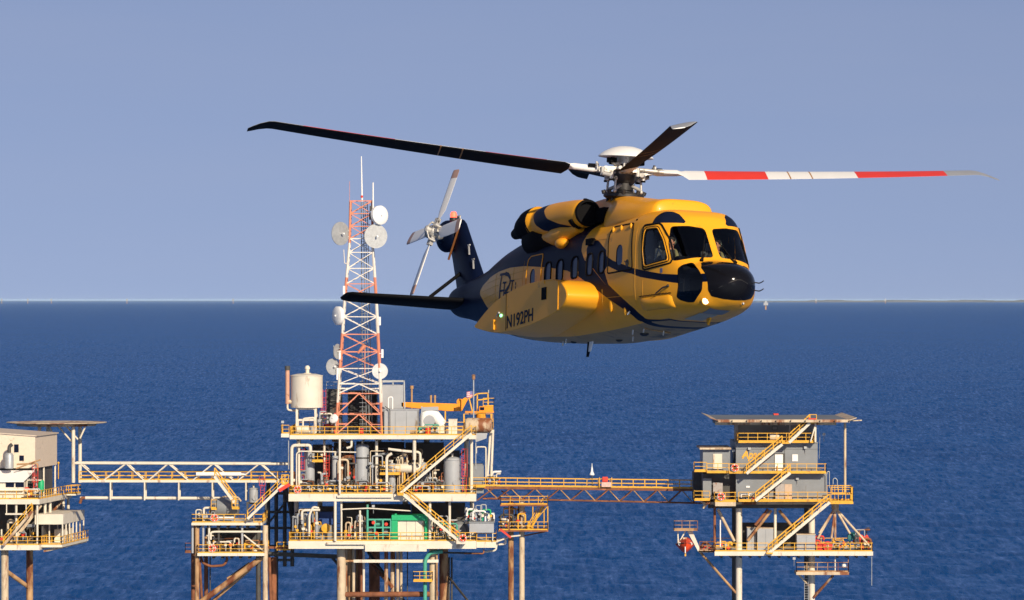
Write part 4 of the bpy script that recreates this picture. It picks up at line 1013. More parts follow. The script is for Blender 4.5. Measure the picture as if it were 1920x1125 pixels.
def pipework(name, label, px0, px1, py0, py1, Y0, Y1, seed, n=9, pal=None, fat=1.0, group='pipe and valve skids on the main platform'):
    """a skid of pipe runs with valves, hand wheels and gauges"""
    rg = random.Random(seed); pal = pal or [m_cream, m_creamr, m_lgrey, m_creamr, m_dgrey, m_grey, m_rust]
    c = P((px0+px1)/2, py1, Y0); t = T(name, label, 'pipework', c, group)
    a = P(px0, py1, Y0); d = P(px1, py0, Y0); W = d.x-a.x; Hh = d.z-a.z
    t.part('skid_frame', m_dgrey, lambda b: b.box(a.x, d.x, Y0, min(Y1, Y0+2.2), a.z, a.z+.22))
    for i in range(n):
        m = rg.choice(pal); x = a.x+W*(i+.5+rg.uniform(-.3, .3))/n; y = rg.uniform(Y0+.1, Y1); z1 = a.z+Hh*rg.uniform(.45, 1.0); x2 = min(d.x, max(a.x, x+rg.choice((-1, 1))*rg.uniform(.6, 2.4))); r = rg.choice((.07, .09, .12, .16))*fat
        pts = [(x, y, a.z), (x, y, z1), (x2, y, z1)]
        if rg.random() < .6: pts.append((x2, y, z1-Hh*rg.uniform(.2, .5)))
        else: pts.append((x2, y+1.0, z1))
        pi = t.part('pipe', m, lambda b: b.tube(pts, r, 8))
        zz = a.z+(z1-a.z)*rg.uniform(.3, .75)
        def valve(b):
            b.bar((x, y, zz-.16), (x, y, zz+.16), r*1.9, 8); b.bar((x, y, zz), (x, y-.35, zz), .04, 6); b.lathe([(.16, 0), (.2, .02), (.2, .05), (.16, .06)], (x, y-.36, zz), 'Y', 12)
        t.part('valve', rg.choice([m_dgrey, m_fred, m_cream, m_lgrey, m_rail]), valve, pi)
        if i % 3 == 0:
            t.part('flange', m, lambda b: [b.bar((x, y, z-.05), (x, y, z+.05), r*2.0, 10) for z in (a.z+.5,)], pi)
    return t
def ring_buoy(px, py, Y, label):
    c = P(px, py, Y); t = T('life_ring', label, 'life ring', c, 'life rings on the railings')
    def tor(b, mi0=0):
        n, k = 24, 8; V = []
        for i in range(n):
            A = 2*math.pi*i/n
            for j in range(k):
                B = 2*math.pi*j/k; rr = .36+.11*math.cos(B); V.append((c.x+rr*math.cos(A), c.y+.09*math.sin(B), c.z+rr*math.sin(A)))
        b.add(V, [(i*k+j, ((i+1) % n)*k+j, ((i+1) % n)*k+(j+1) % k, i*k+(j+1) % k) for i in range(n) for j in range(k)], 0, True)
        b.m = [1 if (i//k) % 6 == 0 else 0 for i in range(n*k)]
    b = MB(); tor(b); b.v = [tuple(Vector(p)-c) for p in b.v]; b.build('ring', [m_boat, m_white], t.o)
    t.part('grab_line', m_white, lambda b: [b.beam(c+Vector((.52*math.cos(A), -.05, .52*math.sin(A))), c+Vector((.52*math.cos(A+.785), -.05, .52*math.sin(A+.785))), .03, .03) for A in np.arange(0, 6.28, .785)])
    return t
def floodlight(px, py, Y, label):
    c = P(px, py, Y)
    def f(b): b.bar(c+Vector((0, .3, -.9)), c, .04, 6); b.box(c.x-.18, c.x+.18, c.y-.12, c.y+.2, c.z-.1, c.z+.22)
    return thing1('floodlight', m_galv, f, label, 'floodlight', 'floodlights on the platforms')

# ------------------------------------------------------------------ the main platform
YM = 585.0
MP = T('oil_platform', 'large cream three deck oil platform carrying the red and white lattice tower', 'oil platform', P(715, 1240, YM+10))
def slab(b, px0, px1, pyt, pyb, Y0, Y1): vbox(b, px0, px1, pyt, pyb, Y0, Y0+.6); a = P(px0, pyt, Y0); c = P(px1, pyt, Y0); b.box(a.x, c.x, Y0+.61, Y1, a.z-.35, a.z-.05)
def joists(b, px0, px1, py, Y0, Y1, n):
    for i in range(n): a = P(px0+(px1-px0)*(i+.5)/n, py, Y0+.7); b.box(a.x-.12, a.x+.12, Y0+.7, Y1, a.z-.75, a.z-.36)
DK = []
for (a, c, t, bt, y0, y1) in ((543, 893, 816, 823.5, YM, YM+22), (541, 893, 926, 940, YM, YM+24), (541, 893, 1014.5, 1029, YM, YM+24)):
    d_ = MP.part('deck', [m_cream], lambda b: slab(b, a, c, t, bt, y0, y1)); DK.append(d_)
    MP.part('deck_joists', m_dgrey, lambda b: joists(b, a+4, c-4, t, y0, y1, 14), d_)
MP.part('deck', m_cream, lambda b: vbox(b, 527, 542.5, 813, 820, YM+.2, YM+4), label='small platform jutting from the top deck corner')
MP.part('deck', m_cream, lambda b: vbox(b, 893.5, 924, 806, 812, YM+5, YM+20), label='raised deck under the orange crane')
MP.part('deck', m_cream, lambda b: vbox(b, 893.5, 930, 1016, 1027, YM+1, YM+12), label='lower deck extension beside the grey box')
MP.part('deck_edge', m_cream, lambda b: vbox(b, 612, 684, 1017, 1021, YM-.45, YM-.02)); MP.part('deck_edge', m_cream, lambda b: vbox(b, 684.5, 800, 1021, 1034, YM-.5, YM-.02))
MP.part('deck_edge', m_cream, lambda b: vbox(b, 632, 735, 929, 933, YM-.4, YM-.02))
# railings
def rl(th, pts, name='railing', m=None, h=1.1, step=1.5, label=None): return th.part(name, m or m_rail, lambda b: rail(b, pts, h, step), label=label)
def line(px0, px1, py, Y): return [P(px0, py, Y), P(px1, py, Y)]
zt, zm_, zl = P(0, 815.5, YM).z, P(0, 925.5, YM).z, P(0, 1014, YM).z
def deckrail(px0, px1, py, Y0, Y1, front_gaps=()):
    a = P(px0, py, Y0); c = P(px1, py, Y0)
    xs = [px0]+[g for gg in front_gaps for g in gg]+[px1]
    for i in range(0, len(xs), 2): rl(MP, line(xs[i], xs[i+1], py, Y0+.1))
    rl(MP, [(a.x, Y0+.1, a.z), (a.x, Y1, a.z)]); rl(MP, [(c.x, Y0+.1, c.z), (c.x, Y1, c.z)]); rl(MP, [(a.x, Y1, a.z), (c.x, Y1, c.z)])
deckrail(544, 892, 815.8, YM, YM+22, ((868, 884),)); deckrail(542, 892, 925.8, YM, YM+24, ((735, 752),)); deckrail(542, 892, 1014.3, YM, YM+24, ((856, 872),))
a = P(527, 812.8, YM); rl(MP, [P(542, 812.8, YM+.25), P(527.5, 812.8, YM+.25), (P(527.5, 0, YM).x, YM+4, a.z)])
rl(MP, [P(894, 1015.8, YM+1.1), P(930, 1015.8, YM+1.1), (P(930, 0, YM).x, YM+12, P(0, 1015.8, YM).z)])
rl(MP, [P(894, 805.8, YM+5.2), P(924, 805.8, YM+5.2), (P(924, 0, YM+5).x, YM+20, P(0, 805.8, YM+5).z)])
# columns between decks, and legs and conductors below
def col(px, py0, py1, Y, r, m, name='column', n=12): MP.part(name, m, lambda b: b.bar(P(px, py1, Y), (P(px, py1, Y).x, Y, P(0, py0, Y).z), r, n))
for px, Y, r in ((560.5, YM+1.2, .16), (608, YM+2, .16), (637, YM-.35, .15), (706, YM+2, .2), (777, YM+1.5, .18), (640, YM+12, .35), (710, YM+14, .4), (800, YM+14, .4), (875, YM+14, .35), (560, YM+18, .3), (884, YM+3, .22)): col(px, 823.6, 925.5, Y, r, m_cream)
for px, Y, r in ((628.5, YM-.35, .19), (640, YM+.9, .15), (806, YM+.9, .2), (843, YM+1.4, .18), (556, YM+8, .3), (600, YM+14, .35), (690, YM+14, .4), (760, YM+16, .4), (840, YM+14, .4), (885, YM+16, .3)): col(px, 940.2, 1014.4, Y, r, m_cream)
for x0, x1 in ((919.5, 914), (924.5, 921)):
    MP.part('raking_strut', m_cream, lambda b: b.bar((P(x0, 0, YM+6).x, YM+6, P(0, 806, YM+5).z), P(x1, 893, YM+6), .17, 10))
WL_ = -6.0
def leg(px, Y, r, m, py=1029, name='leg'):
    q = P(px, py, Y); MP.part(name, m, lambda b: b.bar((q.x, Y, WL_), (q.x, Y, q.z), r, 20))
leg(640, YM+3, .60, m_creamr); leg(813, YM+3, .58, m_creamr); leg(832, YM+11, .62, m_leg); leg(702, YM+18, .75, m_rust); leg(655, YM+15, .5, m_leg)
for px, Y, r, m in ((649, YM+4, .16, m_creamr), (656, YM+6, .22, m_leg), (663, YM+5, .2, m_creamr), (670, YM+7, .28, m_leg), (677, YM+6, .4, m_rust), (682, YM+4, .16, m_cream), (724, YM+4, .26, m_creamr), (736.5, YM+5, .33, m_creamr), (745.5, YM+4, .2, m_creamr), (752, YM+5, .2, m_creamr), (819, YM+2, .12, m_leg)): leg(px, Y, r, m, 1030, 'conductor_pipe')
leg(764, YM+9, .08, m_dgrey, 1030, 'conductor_pipe')
MP.part('brace', m_rust, lambda b: [b.bar(P(634, 1115, YM+3), P(822, 1114, YM+3), .36, 10)])
MP.part('brace', m_leg, lambda b: [b.bar(P(640, 1052, YM+3), P(690, 1052, YM+3), .16, 10)])
MP.part('brace', m_rust, lambda b: [b.bar(P(690, 1050, YM+12), P(735, 1100, YM+4), .25, 10)])
MP.part('brace', m_dgrey, lambda b: [b.bar(P(690, 1035, YM+16), P(760, 1130, YM+6), .22, 8)])
MP.part('brace', m_dgrey, lambda b: [b.bar(P(840, 1080, YM+11), P(876, 1125, YM+3), .16, 8)])
MP.part('brace', m_dgrey, lambda b: [b.bar(P(832, 1036, YM+10), P(905, 1038, YM+10), .14, 8)])
for px in (842, 847): leg(px, YM+11, .13, m_dgrey, 1045, 'conductor_pipe')
MP.part('brace', m_cream, lambda b: [b.beam(P(663, 1052, YM+2), P(822, 1052, YM+2), .25, .4)])
# stairs outside the front
stair(MP, P(750, 926, YM-1.2), P(884, 813, YM-1.2)); stair(MP, P(862, 1016, YM-1.2), P(755, 926.5, YM-1.2), label='flight of stairs from the middle deck down to the lower deck')
MP.part('landing', m_rail, lambda b: [vbox(b, 745, 757, 926, 929, YM-1.3, YM-.02)]); MP.part('landing', m_cream, lambda b: [vbox(b, 855, 873, 1014.5, 1020, YM-1.4, YM-.02)])
rl(MP, line(745, 756, 925.8, YM-1.3)); rl(MP, line(862, 873, 1014.3, YM-1.4))
# pipes hung on the platform front
def pp(pts, r, m=m_cream, name='riser_pipe'): MP.part(name, m, lambda b: b.tube([P(*q) for q in pts], r, 10))
pp([(547, 911, YM+.8), (547, 835, YM+.8), (582, 835, YM+.8), (582, 846, YM+.8)], .22); pp([(556, 925, YM+.5), (556, 850, YM+.5), (562, 846, YM+.5), (668, 848, YM+.6)], .09)
pp([(659, 824, YM+.6), (659, 838, YM+.6), (650, 840, YM+.6)], .16); pp([(777, 824, YM+.6), (777, 862, YM+.7)], .24); pp([(788, 870, YM+1), (788, 848, YM+1), (760, 846, YM+1), (728, 842, YM+1)], .18); pp([(725, 925, YM+.9), (725, 856, YM+.9), (735, 850, YM+.9)], .2)
pp([(893, 850, YM+5), (893, 838, YM+5), (911, 838, YM+5), (911, 895, YM+5)], .1); pp([(892, 830, YM+4), (892, 880, YM+4)], .08, m_lgrey)
pp([(640, 1016, YM+.3), (640, 955, YM+.3), (690, 953, YM+.3), (770, 958, YM+.3)], .09); pp([(675, 1012, YM+.7), (675, 957, YM+.7)], .14)
pp([(566, 975, YM+.8), (566, 957, YM+.8), (600, 956, YM+.8)], .17); pp([(580, 1005, YM+.7), (580, 966, YM+.7), (587, 950, YM+.7), (598, 953, YM+.7)], .16)
pp([(908, 1035, YM+3), (930, 1032, YM+3), (932, 1012, YM+3), (948, 1010, YM+3), (948, 1020, YM+3), (935, 1021, YM+3)], .14)
pp([(797, 1230, YM+1.5), (797, 1050, YM+1.5), (806, 1036, YM+1.5), (830, 1034, YM+1.5)], .26, m_teal)
pp([(689, 1012, YM+.6), (689, 946, YM+.6)], .15, m_teal); pp([(870, 1038, YM+2), (907, 1038, YM+2), (907, 1030, YM+2)], .09, m_rust)
pp([(548, 925, YM+2), (548, 842, YM+2)], .12, m_lgrey); pp([(541, 880, YM+.5), (541, 825, YM+.5)], .07, m_lgrey)
# added dark panels behind the equipment, standing in for the deep shade between decks
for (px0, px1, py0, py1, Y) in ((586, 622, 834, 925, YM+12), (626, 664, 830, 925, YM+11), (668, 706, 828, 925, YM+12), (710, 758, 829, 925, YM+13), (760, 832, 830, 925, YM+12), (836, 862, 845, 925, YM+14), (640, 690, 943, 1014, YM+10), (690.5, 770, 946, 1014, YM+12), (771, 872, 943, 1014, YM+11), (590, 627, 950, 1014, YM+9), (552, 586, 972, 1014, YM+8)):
    MP.part('bulkhead_backing', m_dgrey, lambda b: vbox(b, px0, px1, py0, py1, Y, Y+1.5))
# under-deck trusses
def xb(th, a, c, m=m_dgrey, r=.14, name='brace'): th.part(name, m, lambda b: b.bar(a, c, r, 8))
for (x0, y0_, x1, y1_) in ((560, 830, 640, 905), (720, 835, 640, 905), (720, 905, 800, 838), (880, 838, 800, 905)): xb(MP, P(x0, y0_, YM+20), P(x1, y1_, YM+20))

# ---- equipment on the middle deck
G1 = 'upright grey process vessels on the middle deck'
vessel('process_vessel', 580.5, 19, 844, 925, YM+3, m_lgrey, 'upright grey vessel beside the yellow cage at the left end of the middle deck', group=G1)
vessel('process_vessel', 628.5, 13, 854, 925, YM+3, m_lgrey, 'slim grey vessel standing just right of the red caged ladder', group=G1)
v3 = vessel('process_vessel', 679.5, 25, 832, 925, YM+3, m_lgrey, 'tallest grey vessel with a dark ring, below the lattice tower', group=G1)
v3.part('band', m_dgrey, lambda b: b.lathe([(.89, 4.6), (.93, 4.62), (.93, 4.8), (.89, 4.82)], P(679.5, 925, YM+3), n=24))
vessel('process_vessel', 735, 13, 868, 925, YM+2, m_lgrey, 'small grey vessel behind a yellow rail left of the stairs foot', group=G1)
vessel('process_vessel', 792, 17, 866, 925, YM+4, m_lgrey, 'grey vessel partly behind the sloping upper stairs', group=G1)
vessel('process_vessel', 848, 32, 856, 925, YM+3, m_lgrey, 'wide grey tank with a dome knob beside the red ladder on the right', group=G1)
thing1('equipment_box', m_grey, lambda b: [vbox(b, 876, 907, 873, 925, YM+4, YM+8), vbox(b, 877.5, 905, 870.5, 873, YM+4.2, YM+7.8)], 'plain grey cabinet at the right end of the middle deck', 'cabinet', bevel=.03)
def lad(px, py0, py1, Y, label): return thing1('caged_ladder', m_fred, lambda b: ladder(b, P(px, py1, Y), P(0, py0, Y).z-P(0, py1, Y).z), label, 'ladder', 'red ladders on the main platform')
lad(612.5, 862, 924, YM+1.5, 'red caged ladder between two grey vessels on the middle deck'); lad(871, 858, 924, YM+2.0, 'red caged ladder right of the wide grey tank'); lad(566, 855, 912, YM+3, 'red ladder hidden behind the cream pipe at the left corner'); lad(606, 744, 815, YM+5, 'red ladder standing right of the big cream tank')
yp = T('access_platform', 'small yellow access cage on the first grey vessel', 'platform', P(596, 866, YM+1.2))
yp.part('floor', m_rail, lambda b: vbox(b, 585, 606, 864, 866.5, YM+.8, YM+2.0)); yp.part('railing', m_rail, lambda b: rail(b, [P(585, 864, YM+2.0), P(585, 864, YM+.8), P(606, 864, YM+.8), P(606, 864, YM+2.0)], 1.1, .7))
yp = T('access_platform', 'yellow access platform among rusty pipes left of the upper stairs', 'platform', P(731, 890, YM+1))
yp.part('floor', m_rail, lambda b: vbox(b, 712, 750, 888, 890.5, YM+.8, YM+2.4)); yp.part('railing', m_rail, lambda b: rail(b, [P(712, 888, YM+2.4), P(712, 888, YM+.8), P(750, 888, YM+.8)], 1.1, .9))
for (a_, c_, p0, p1, y0, y1, sd, n, lb) in ((596, 612, 876, 925, YM+1, YM+3, 1, 5, 'dark valves at the foot of the left grey vessels'), (634, 668, 852, 925, YM+1, YM+3.5, 2, 9, 'cream pipes and valves between the slim and the tallest grey vessel'), (692, 728, 842, 925, YM+1, YM+4, 3, 9, 'cream and rusty pipework right of the tallest grey vessel'), (738, 790, 850, 925, YM+2, YM+5, 4, 11, 'rusty orange pipework behind the upper stairs'), (800, 834, 870, 925, YM+1.5, YM+4, 5, 8, 'pipework under the stairs left of the wide grey tank'), (549, 572, 880, 925, YM+1, YM+3, 6, 5, 'pipes at the left corner of the middle deck')):
    pipework('pipe_skid', lb, a_, c_, p0, p1, y0, y1, sd, n)
for (a_, c_, p0, p1, y0, y1, sd, n, lb) in ((544, 592, 898, 925, YM+.6, YM+2, 7, 13, 'low dark valves behind the railing at the left end of the middle deck'), (596, 660, 900, 925, YM+.5, YM+2, 8, 18, 'low dark manifold behind the middle deck railing below the tower'), (664, 730, 902, 925, YM+.5, YM+2, 9, 18, 'low dark manifold in front of the tallest grey vessel'), (756, 832, 898, 925, YM+.8, YM+2.4, 10, 18, 'low rusty manifold under the upper stairs')):
    pipework('valve_manifold', lb, a_, c_, p0, p1, y0, y1, sd, n, [m_dgrey, m_dgrey, m_dgrey, m_lgrey, m_rust, m_grey], .8, 'low valve manifolds on the middle deck')
for (a_, c_, p0, p1, y0, y1, sd, n, lb) in ((700, 790, 838, 880, YM+3, YM+9, 15, 16, 'tangle of rusty and cream pipes high behind the upper stairs'), (600, 660, 826, 862, YM+3, YM+8, 16, 9, 'dark pipes under the top deck below the tower')):
    pipework('pipe_rack', lb, a_, c_, p0, p1, y0, y1, sd, n, [m_creamr, m_leg, m_dgrey, m_cream, m_rust, m_grey], 1.3, 'pipe racks under the top deck')
hx = T('heat_exchanger', 'cream horizontal drum with tan ends behind the upper stairs', 'drum', P(765, 895, YM+2))
hx.part('drum', m_cream, lambda b: b.lathe([(0, -1.9), (.5, -1.8), (.62, -1.6), (.62, 1.6), (.5, 1.8), (0, 1.9)], P(765, 878, YM+2.5), 'X', 20)); hx.part('saddle', m_rail, lambda b: vbox(b, 757, 760, 880, 925, YM+2.2, YM+2.9)); hx.part('saddle', m_rail, lambda b: vbox(b, 771, 774, 880, 925, YM+2.2, YM+2.9))

# ---- equipment on the lower deck
for (a_, c_, p0, p1, y0, y1, sd, n, lb, pal) in ((549, 600, 955, 1014, YM+.8, YM+4, 11, 14, 'dense grey valves and pipes at the left end of the lower deck', [m_lgrey, m_lgrey, m_cream, m_dgrey, m_rail, m_grey]), (646, 686, 962, 1014, YM+.8, YM+3, 12, 8, 'cream pipes left of the green skid on the lower deck', None), (808, 858, 968, 1014, YM+1.2, YM+4, 13, 10, 'green and cream pipes under the lower stairs', [m_teal, m_cream, m_lgrey, m_creamr, m_dgrey]), (872, 926, 944, 982, YM+2, YM+5, 14, 12, 'white pipes and valves above the grey box at the right end', [m_white, m_cream, m_lgrey, m_green])):
    pipework('pipe_skid', lb, a_, c_, p0, p1, y0, y1, sd, n, pal)
cm = T('compressor', 'yellow and grey compressor set at the left end of the lower deck', 'compressor', P(612, 1014, YM+3))
cm.part('block', m_grey, lambda b: [vbox(b, 588, 622, 985, 1013, YM+3, YM+6)], bevel=.1); cm.part('cover', m_rail, lambda b: b.lathe([(0, -.5), (.6, -.4), (.6, .4), (0, .5)], P(611, 990, YM+2.6), 'Y', 18)); cm.part('cooler', mat('deep_blue', (.02, .06, .22), .5), lambda b: vbox(b, 598, 624, 960, 984, YM+5, YM+7)); cm.part('exhaust', m_dgrey, lambda b: b.tube([P(594, 985, YM+4), P(594, 960, YM+4), P(602, 956, YM+4)], .2, 10))
sk = T('green_skid', 'sea green steel frame skid holding pipes, left of the green cabinet', 'skid', P(710, 1014, YM+1))
def fr(b):
    for px in (688, 703, 718, 733):
        b.beam(P(px, 1013, YM+1), (P(px, 0, YM+1).x, YM+1, P(0, 973, YM+1).z), .22, .22)
    for py in (974, 989, 1003, 1012): b.beam(P(688, py, YM+1), P(733, py, YM+1), .2, .2)
    for px in (688, 733): b.beam((P(px, 0, YM+1).x, YM+1, P(0, 974, YM+1).z), (P(px, 0, YM+1).x, YM+4, P(0, 974, YM+1).z), .2, .2)
sk.part('frame', m_teal, fr)
for i, (px, py) in enumerate(((696, 996), (711, 982), (726, 997), (711, 1006))): sk.part('vessel', m_teal if i % 2 else m_grey, lambda b: b.lathe([(0, -.7), (.35, -.6), (.35, .6), (0, .7)], P(px, py, YM+2), 'X', 14))
for px, py in ((700, 980), (724, 983), (706, 1000)): sk.part('valve', m_fred, lambda b: b.lathe([(.2, 0), (.24, .03), (.2, .06)], P(px, py, YM+.8), 'Y', 12))
gc = T('green_cabinet', 'bright green and cream panelled cabinet on the lower deck', 'cabinet', P(767, 1014, YM+.8))
gc.part('hood', m_green, lambda b: [vbox(b, 734, 746, 971, 1013, YM+.8, YM+5), vbox(b, 796, 801, 971, 1013, YM+.8, YM+5), vbox(b, 734, 801, 966, 976, YM+.7, YM+5.1), b.beam(P(742, 966, YM+1), P(742, 963, YM+1), .3, .3)], bevel=.05)
gc.part('panel', m_cream, lambda b: vbox(b, 746.2, 795.8, 976.2, 1013, YM+1.1, YM+1.4)); gc.part('panel_seam', m_grey, lambda b: [vbox(b, px, px+.5, 977, 1012, YM+1.06, YM+1.09) for px in (762, 779)])
bx_ = T('equipment_box', 'grey open topped box at the right end of the lower deck', 'box', P(902, 999, YM+.4))
bx_.part('body', m_lgrey, lambda b: vbox(b, 880, 926, 981, 999, YM+.6, YM+3), bevel=.04); bx_.part('lid', m_grey, lambda b: vbox(b, 879, 927, 978.5, 980.9, YM+.5, YM+3.1))
for px in (882, 924): bx_.part('leg', m_cream, lambda b: vbox(b, px-.8, px+.8, 999.1, 1015, YM+.7, YM+.9))
vt = T('horizontal_tank', 'dark grey rounded tank end behind the foot of the lower stairs', 'tank', P(862, 1014, YM+6))
vt.part('shell', m_grey, lambda b: b.lathe([(0, -2.2), (.9, -2.0), (1.25, -1.5), (1.3, -1.0), (1.3, 3)], P(862, 995, YM+6), 'Y', 24)); vt.part('saddle', m_dgrey, lambda b: vbox(b, 850, 874, 1004, 1014, YM+5, YM+6))
gw = T('boarding_gangway', 'bright red sloping boarding ramp at the lower right corner of the main platform', 'gangway', P(948, 1000, YM+1.5))
gw.part('ramp', m_fred, lambda b: b.beam(P(938, 992, YM+1.5), P(958, 1008, YM+1.5), 1.0, .25)); gw.part('support', m_cream, lambda b: [b.bar(P(930, 1016, YM+2), P(958, 1006, YM+2), .12, 8), b.bar(P(958, 1006, YM+2), P(976, 1004, YM+2), .12, 8)])
wc = T('work_basket', 'yellow caged work platform on the green pipe below the lower deck', 'basket', P(793, 1090, YM+.5))
wc.part('floor', m_rail, lambda b: vbox(b, 775, 811, 1088, 1091, YM+.3, YM+2.4)); wc.part('railing', m_rail, lambda b: rail(b, [P(775, 1088, YM+2.4), P(775, 1088, YM+.3), P(811, 1088, YM+.3), P(811, 1088, YM+2.4)], 1.15, .8))

# ---- equipment on the top deck
wt = T('storage_tank', 'big cream cylindrical tank on a steel stand at the top deck corner', 'tank', P(575, 815, YM+3.5))
c = P(575, 815, YM+3.5); r = 30*(YM+3.5)/FP; z0, z1 = P(0, 764, YM+3.5).z-c.z, P(0, 704, YM+3.5).z-c.z
wt.part('shell', m_cream, lambda b: b.lathe([(r*.2, z0), (r, z0), (r, z1-.1), (r*1.02, z1-.1), (r*1.02, z1+.02), (r*.6, z1+.22), (0, z1+.3)], c, n=40))
for k in range(4):
    a_ = R(45+90*k); q = c+Vector((r*.82*math.cos(a_), r*.82*math.sin(a_), 0)); wt.part('leg', m_cream, lambda b: b.beam(q, q+Vector((0, 0, z0)), .3, .3))
wt.part('stand_frame', m_cream, lambda b: [b.beam(c+Vector((sx*r*.82*.707, -r*.58, h_)), c+Vector((-sx*r*.82*.707, -r*.58, h_)), .2, .25) for sx in (1,) for h_ in (z0-.15, z0*.55, .5)])
wt.part('vent', m_cream, lambda b: [b.lathe([(.5, z1+.2), (.5, z1+.32), (.25, z1+.36), (.25, z1+.8), (.34, z1+.85), (.34, z1+1.1), (.2, z1+1.3), (0, z1+1.35)], c+Vector((.1, 0, 0)), n=14)])
wt.part('overflow_pipe', mat('salmon_paint', (.55, .30, .20), .6, var=.1, stain=RUST, stain_amt=.3), lambda b: b.tube([P(539, 757, YM+3), P(539, 694, YM+3)], .28, 12)); wt.part('pipe_cap', m_dgrey, lambda b: b.bar(P(539, 694, YM+3), P(539, 686, YM+3), .36, 12))
wt.part('drain_pipe', m_cream, lambda b: b.tube([P(539, 757, YM+3), P(539, 769, YM+3), P(556, 770, YM+3)], .14, 8)); wt.part('drain_pipe', m_creamr, lambda b: b.tube([P(539, 752, YM+3), P(550, 755, YM+3)], .26, 8))
pm = T('pump_set', 'cream pump and small drum under the big cream tank', 'pump', P(567, 815, YM+2.2)); pm.part('drum', m_cream, lambda b: b.lathe([(0, -.9), (.5, -.8), (.5, .8), (0, .9)], P(568, 805, YM+2.2), 'X', 16)); pm.part('motor', m_lgrey, lambda b: b.lathe([(0, 0), (.3, .05), (.3, .9), (0, 1.0)], P(586, 812, YM+2.2), n=12)); pm.part('pipe', m_cream, lambda b: b.tube([P(568, 798, YM+2.2), P(568, 785, YM+2.2), P(590, 783, YM+2.2), P(590, 812, YM+2.2)], .13, 8))
pipework('pipe_skid', 'pipes and red valves between the cream tank and the tower foot', 592, 628, 770, 815, YM+2, YM+5, 21, 8, [m_cream, m_lgrey, m_fred, m_dgrey])
gx = T('equipment_module', 'dark grey louvred module with white guard rail behind the tower', 'module', P(660, 815, YM+14))
gx.part('housing', m_dgrey, lambda b: [vbox(b, 612, 640, 730, 815, YM+13, YM+17)]); gx.part('housing', mat('black_louvre', (.018, .018, .02), .6, var=.3, scale=4), lambda b: [vbox(b, 652, 706, 733, 815, YM+12, YM+17)]); gx.part('guard_rail', m_galv, lambda b: rail(b, [P(612, 730, YM+13), P(640, 730, YM+13)], 1.0, 1.2, .03, False))
for k in range(3): gx.part('fan_guard', m_dgrey, lambda b: b.lathe([(.75, 0), (.8, .05), (.8, .15), (.7, .15)], P(626, 745+k*24, YM+12.8), 'Y', 18))
ct = T('container', 'tall pale grey module with a framed roof right of the tower', 'container', P(737, 768, YM+9)); ct.part('body', m_lgrey, lambda b: vbox(b, 716, 756, 722, 815, YM+9, YM+14)); ct.part('roof_frame', m_galv, lambda b: [b.beam(P(x0, y0, Y), P(x1, y1, Y2), .16, .16) for x0, y0, Y, x1, y1, Y2 in ((716, 716, YM+9, 758, 715, YM+9), (716, 714, YM+14, 758, 714, YM+14), (758, 715, YM+9, 760, 815, YM+9), (716, 716, YM+9, 716, 722, YM+9), (737, 716, YM+9, 737, 722, YM+9), (758, 715, YM+9, 758, 714, YM+14), (716, 716, YM+9, 716, 714, YM+14))]); ct.part('gooseneck', m_white, lambda b: b.tube([P(728, 768, YM+6), P(728, 745, YM+6), P(736, 744, YM+6), P(736, 768, YM+6)], .1, 8))
c2 = T('container', 'low pale grey container standing in front of the tall module', 'container', P(752, 815, YM+4)); c2.part('body', m_lgrey, lambda b: vbox(b, 720, 785, 769, 815, YM+4, YM+8)); c2.part('corner_post', m_grey, lambda b: [vbox(b, px, px+1.5, 768.5, 815, YM+3.95, YM+3.99) for px in (720, 783.5)]); c2.part('door_seam', m_grey, lambda b: [vbox(b, px, px+.5, 772, 812, YM+3.95, YM+3.99) for px in (741, 762)])
c2.part('roof_edge', m_lgrey, lambda b: vbox(b, 719.5, 785.5, 767.5, 769, YM+3.9, YM+8.1)); c2.part('guy_pipe', m_dgrey, lambda b: b.tube([P(731, 815, YM+3.5), P(731, 768, YM+3.5), P(722, 762, YM+3.5)], .06, 6))
wd = T('exhaust_duct', 'bright white bent duct beside the grey containers', 'duct', P(815, 815, YM+5)); wd.part('duct', m_white, lambda b: b.tube([P(797, 800, YM+5), P(797, 776, YM+5), P(812, 774, YM+5), P(829, 797, YM+5)], .72, 18, rad=1.3)); wd.part('fan', m_lgrey, lambda b: b.lathe([(0, -.3), (.75, -.28), (.75, .4)], P(805, 789, YM+4.5), 'Y', 22)); wd.part('housing', m_cream, lambda b: vbox(b, 821, 836, 789, 812, YM+4.4, YM+7)); wd.part('frame', m_lgrey, lambda b: [b.beam(P(791, 814, YM+4.5), P(791, 762, YM+4.5), .2, .2), b.beam(P(791, 767, YM+4.5), P(822, 766, YM+4.5), .3, .5)])
thing1('cabinet', m_cream, lambda b: [vbox(b, 841, 857, 787, 815, YM+3, YM+5), vbox(b, 840.5, 857.5, 786, 787.2, YM+2.95, YM+5.05), vbox(b, 848.6, 849, 789, 812, YM+2.96, YM+2.99)], 'cream double door cabinet between the white duct and the crane', 'cabinet')
thing1('drum', m_fred, lambda b: b.lathe([(.35, 0), (.38, .03), (.36, .3), (.38, .33), (.36, .6), (.38, .63), (.36, .88), (.3, .92), (0, .92)], P(802, 815, YM+1.5), n=16), 'red drum standing on the top deck below the white duct', 'drum')
thing1('drum', m_fred, lambda b: b.lathe([(.3, 0), (.33, .03), (.33, .8), (.28, .85), (0, .86)], P(677, 815, YM+1.2), n=16), 'red drum at the foot of the lattice tower', 'drum')
thing1('crate', m_wood, lambda b: [vbox(b, 769, 781, 807, 815, YM+.8, YM+1.8)]+[vbox(b, 768.7, 781.3, py, py+1, YM+.74, YM+.79) for py in (808, 811, 814)], 'small tan crate on the top deck in front of the container', 'crate')
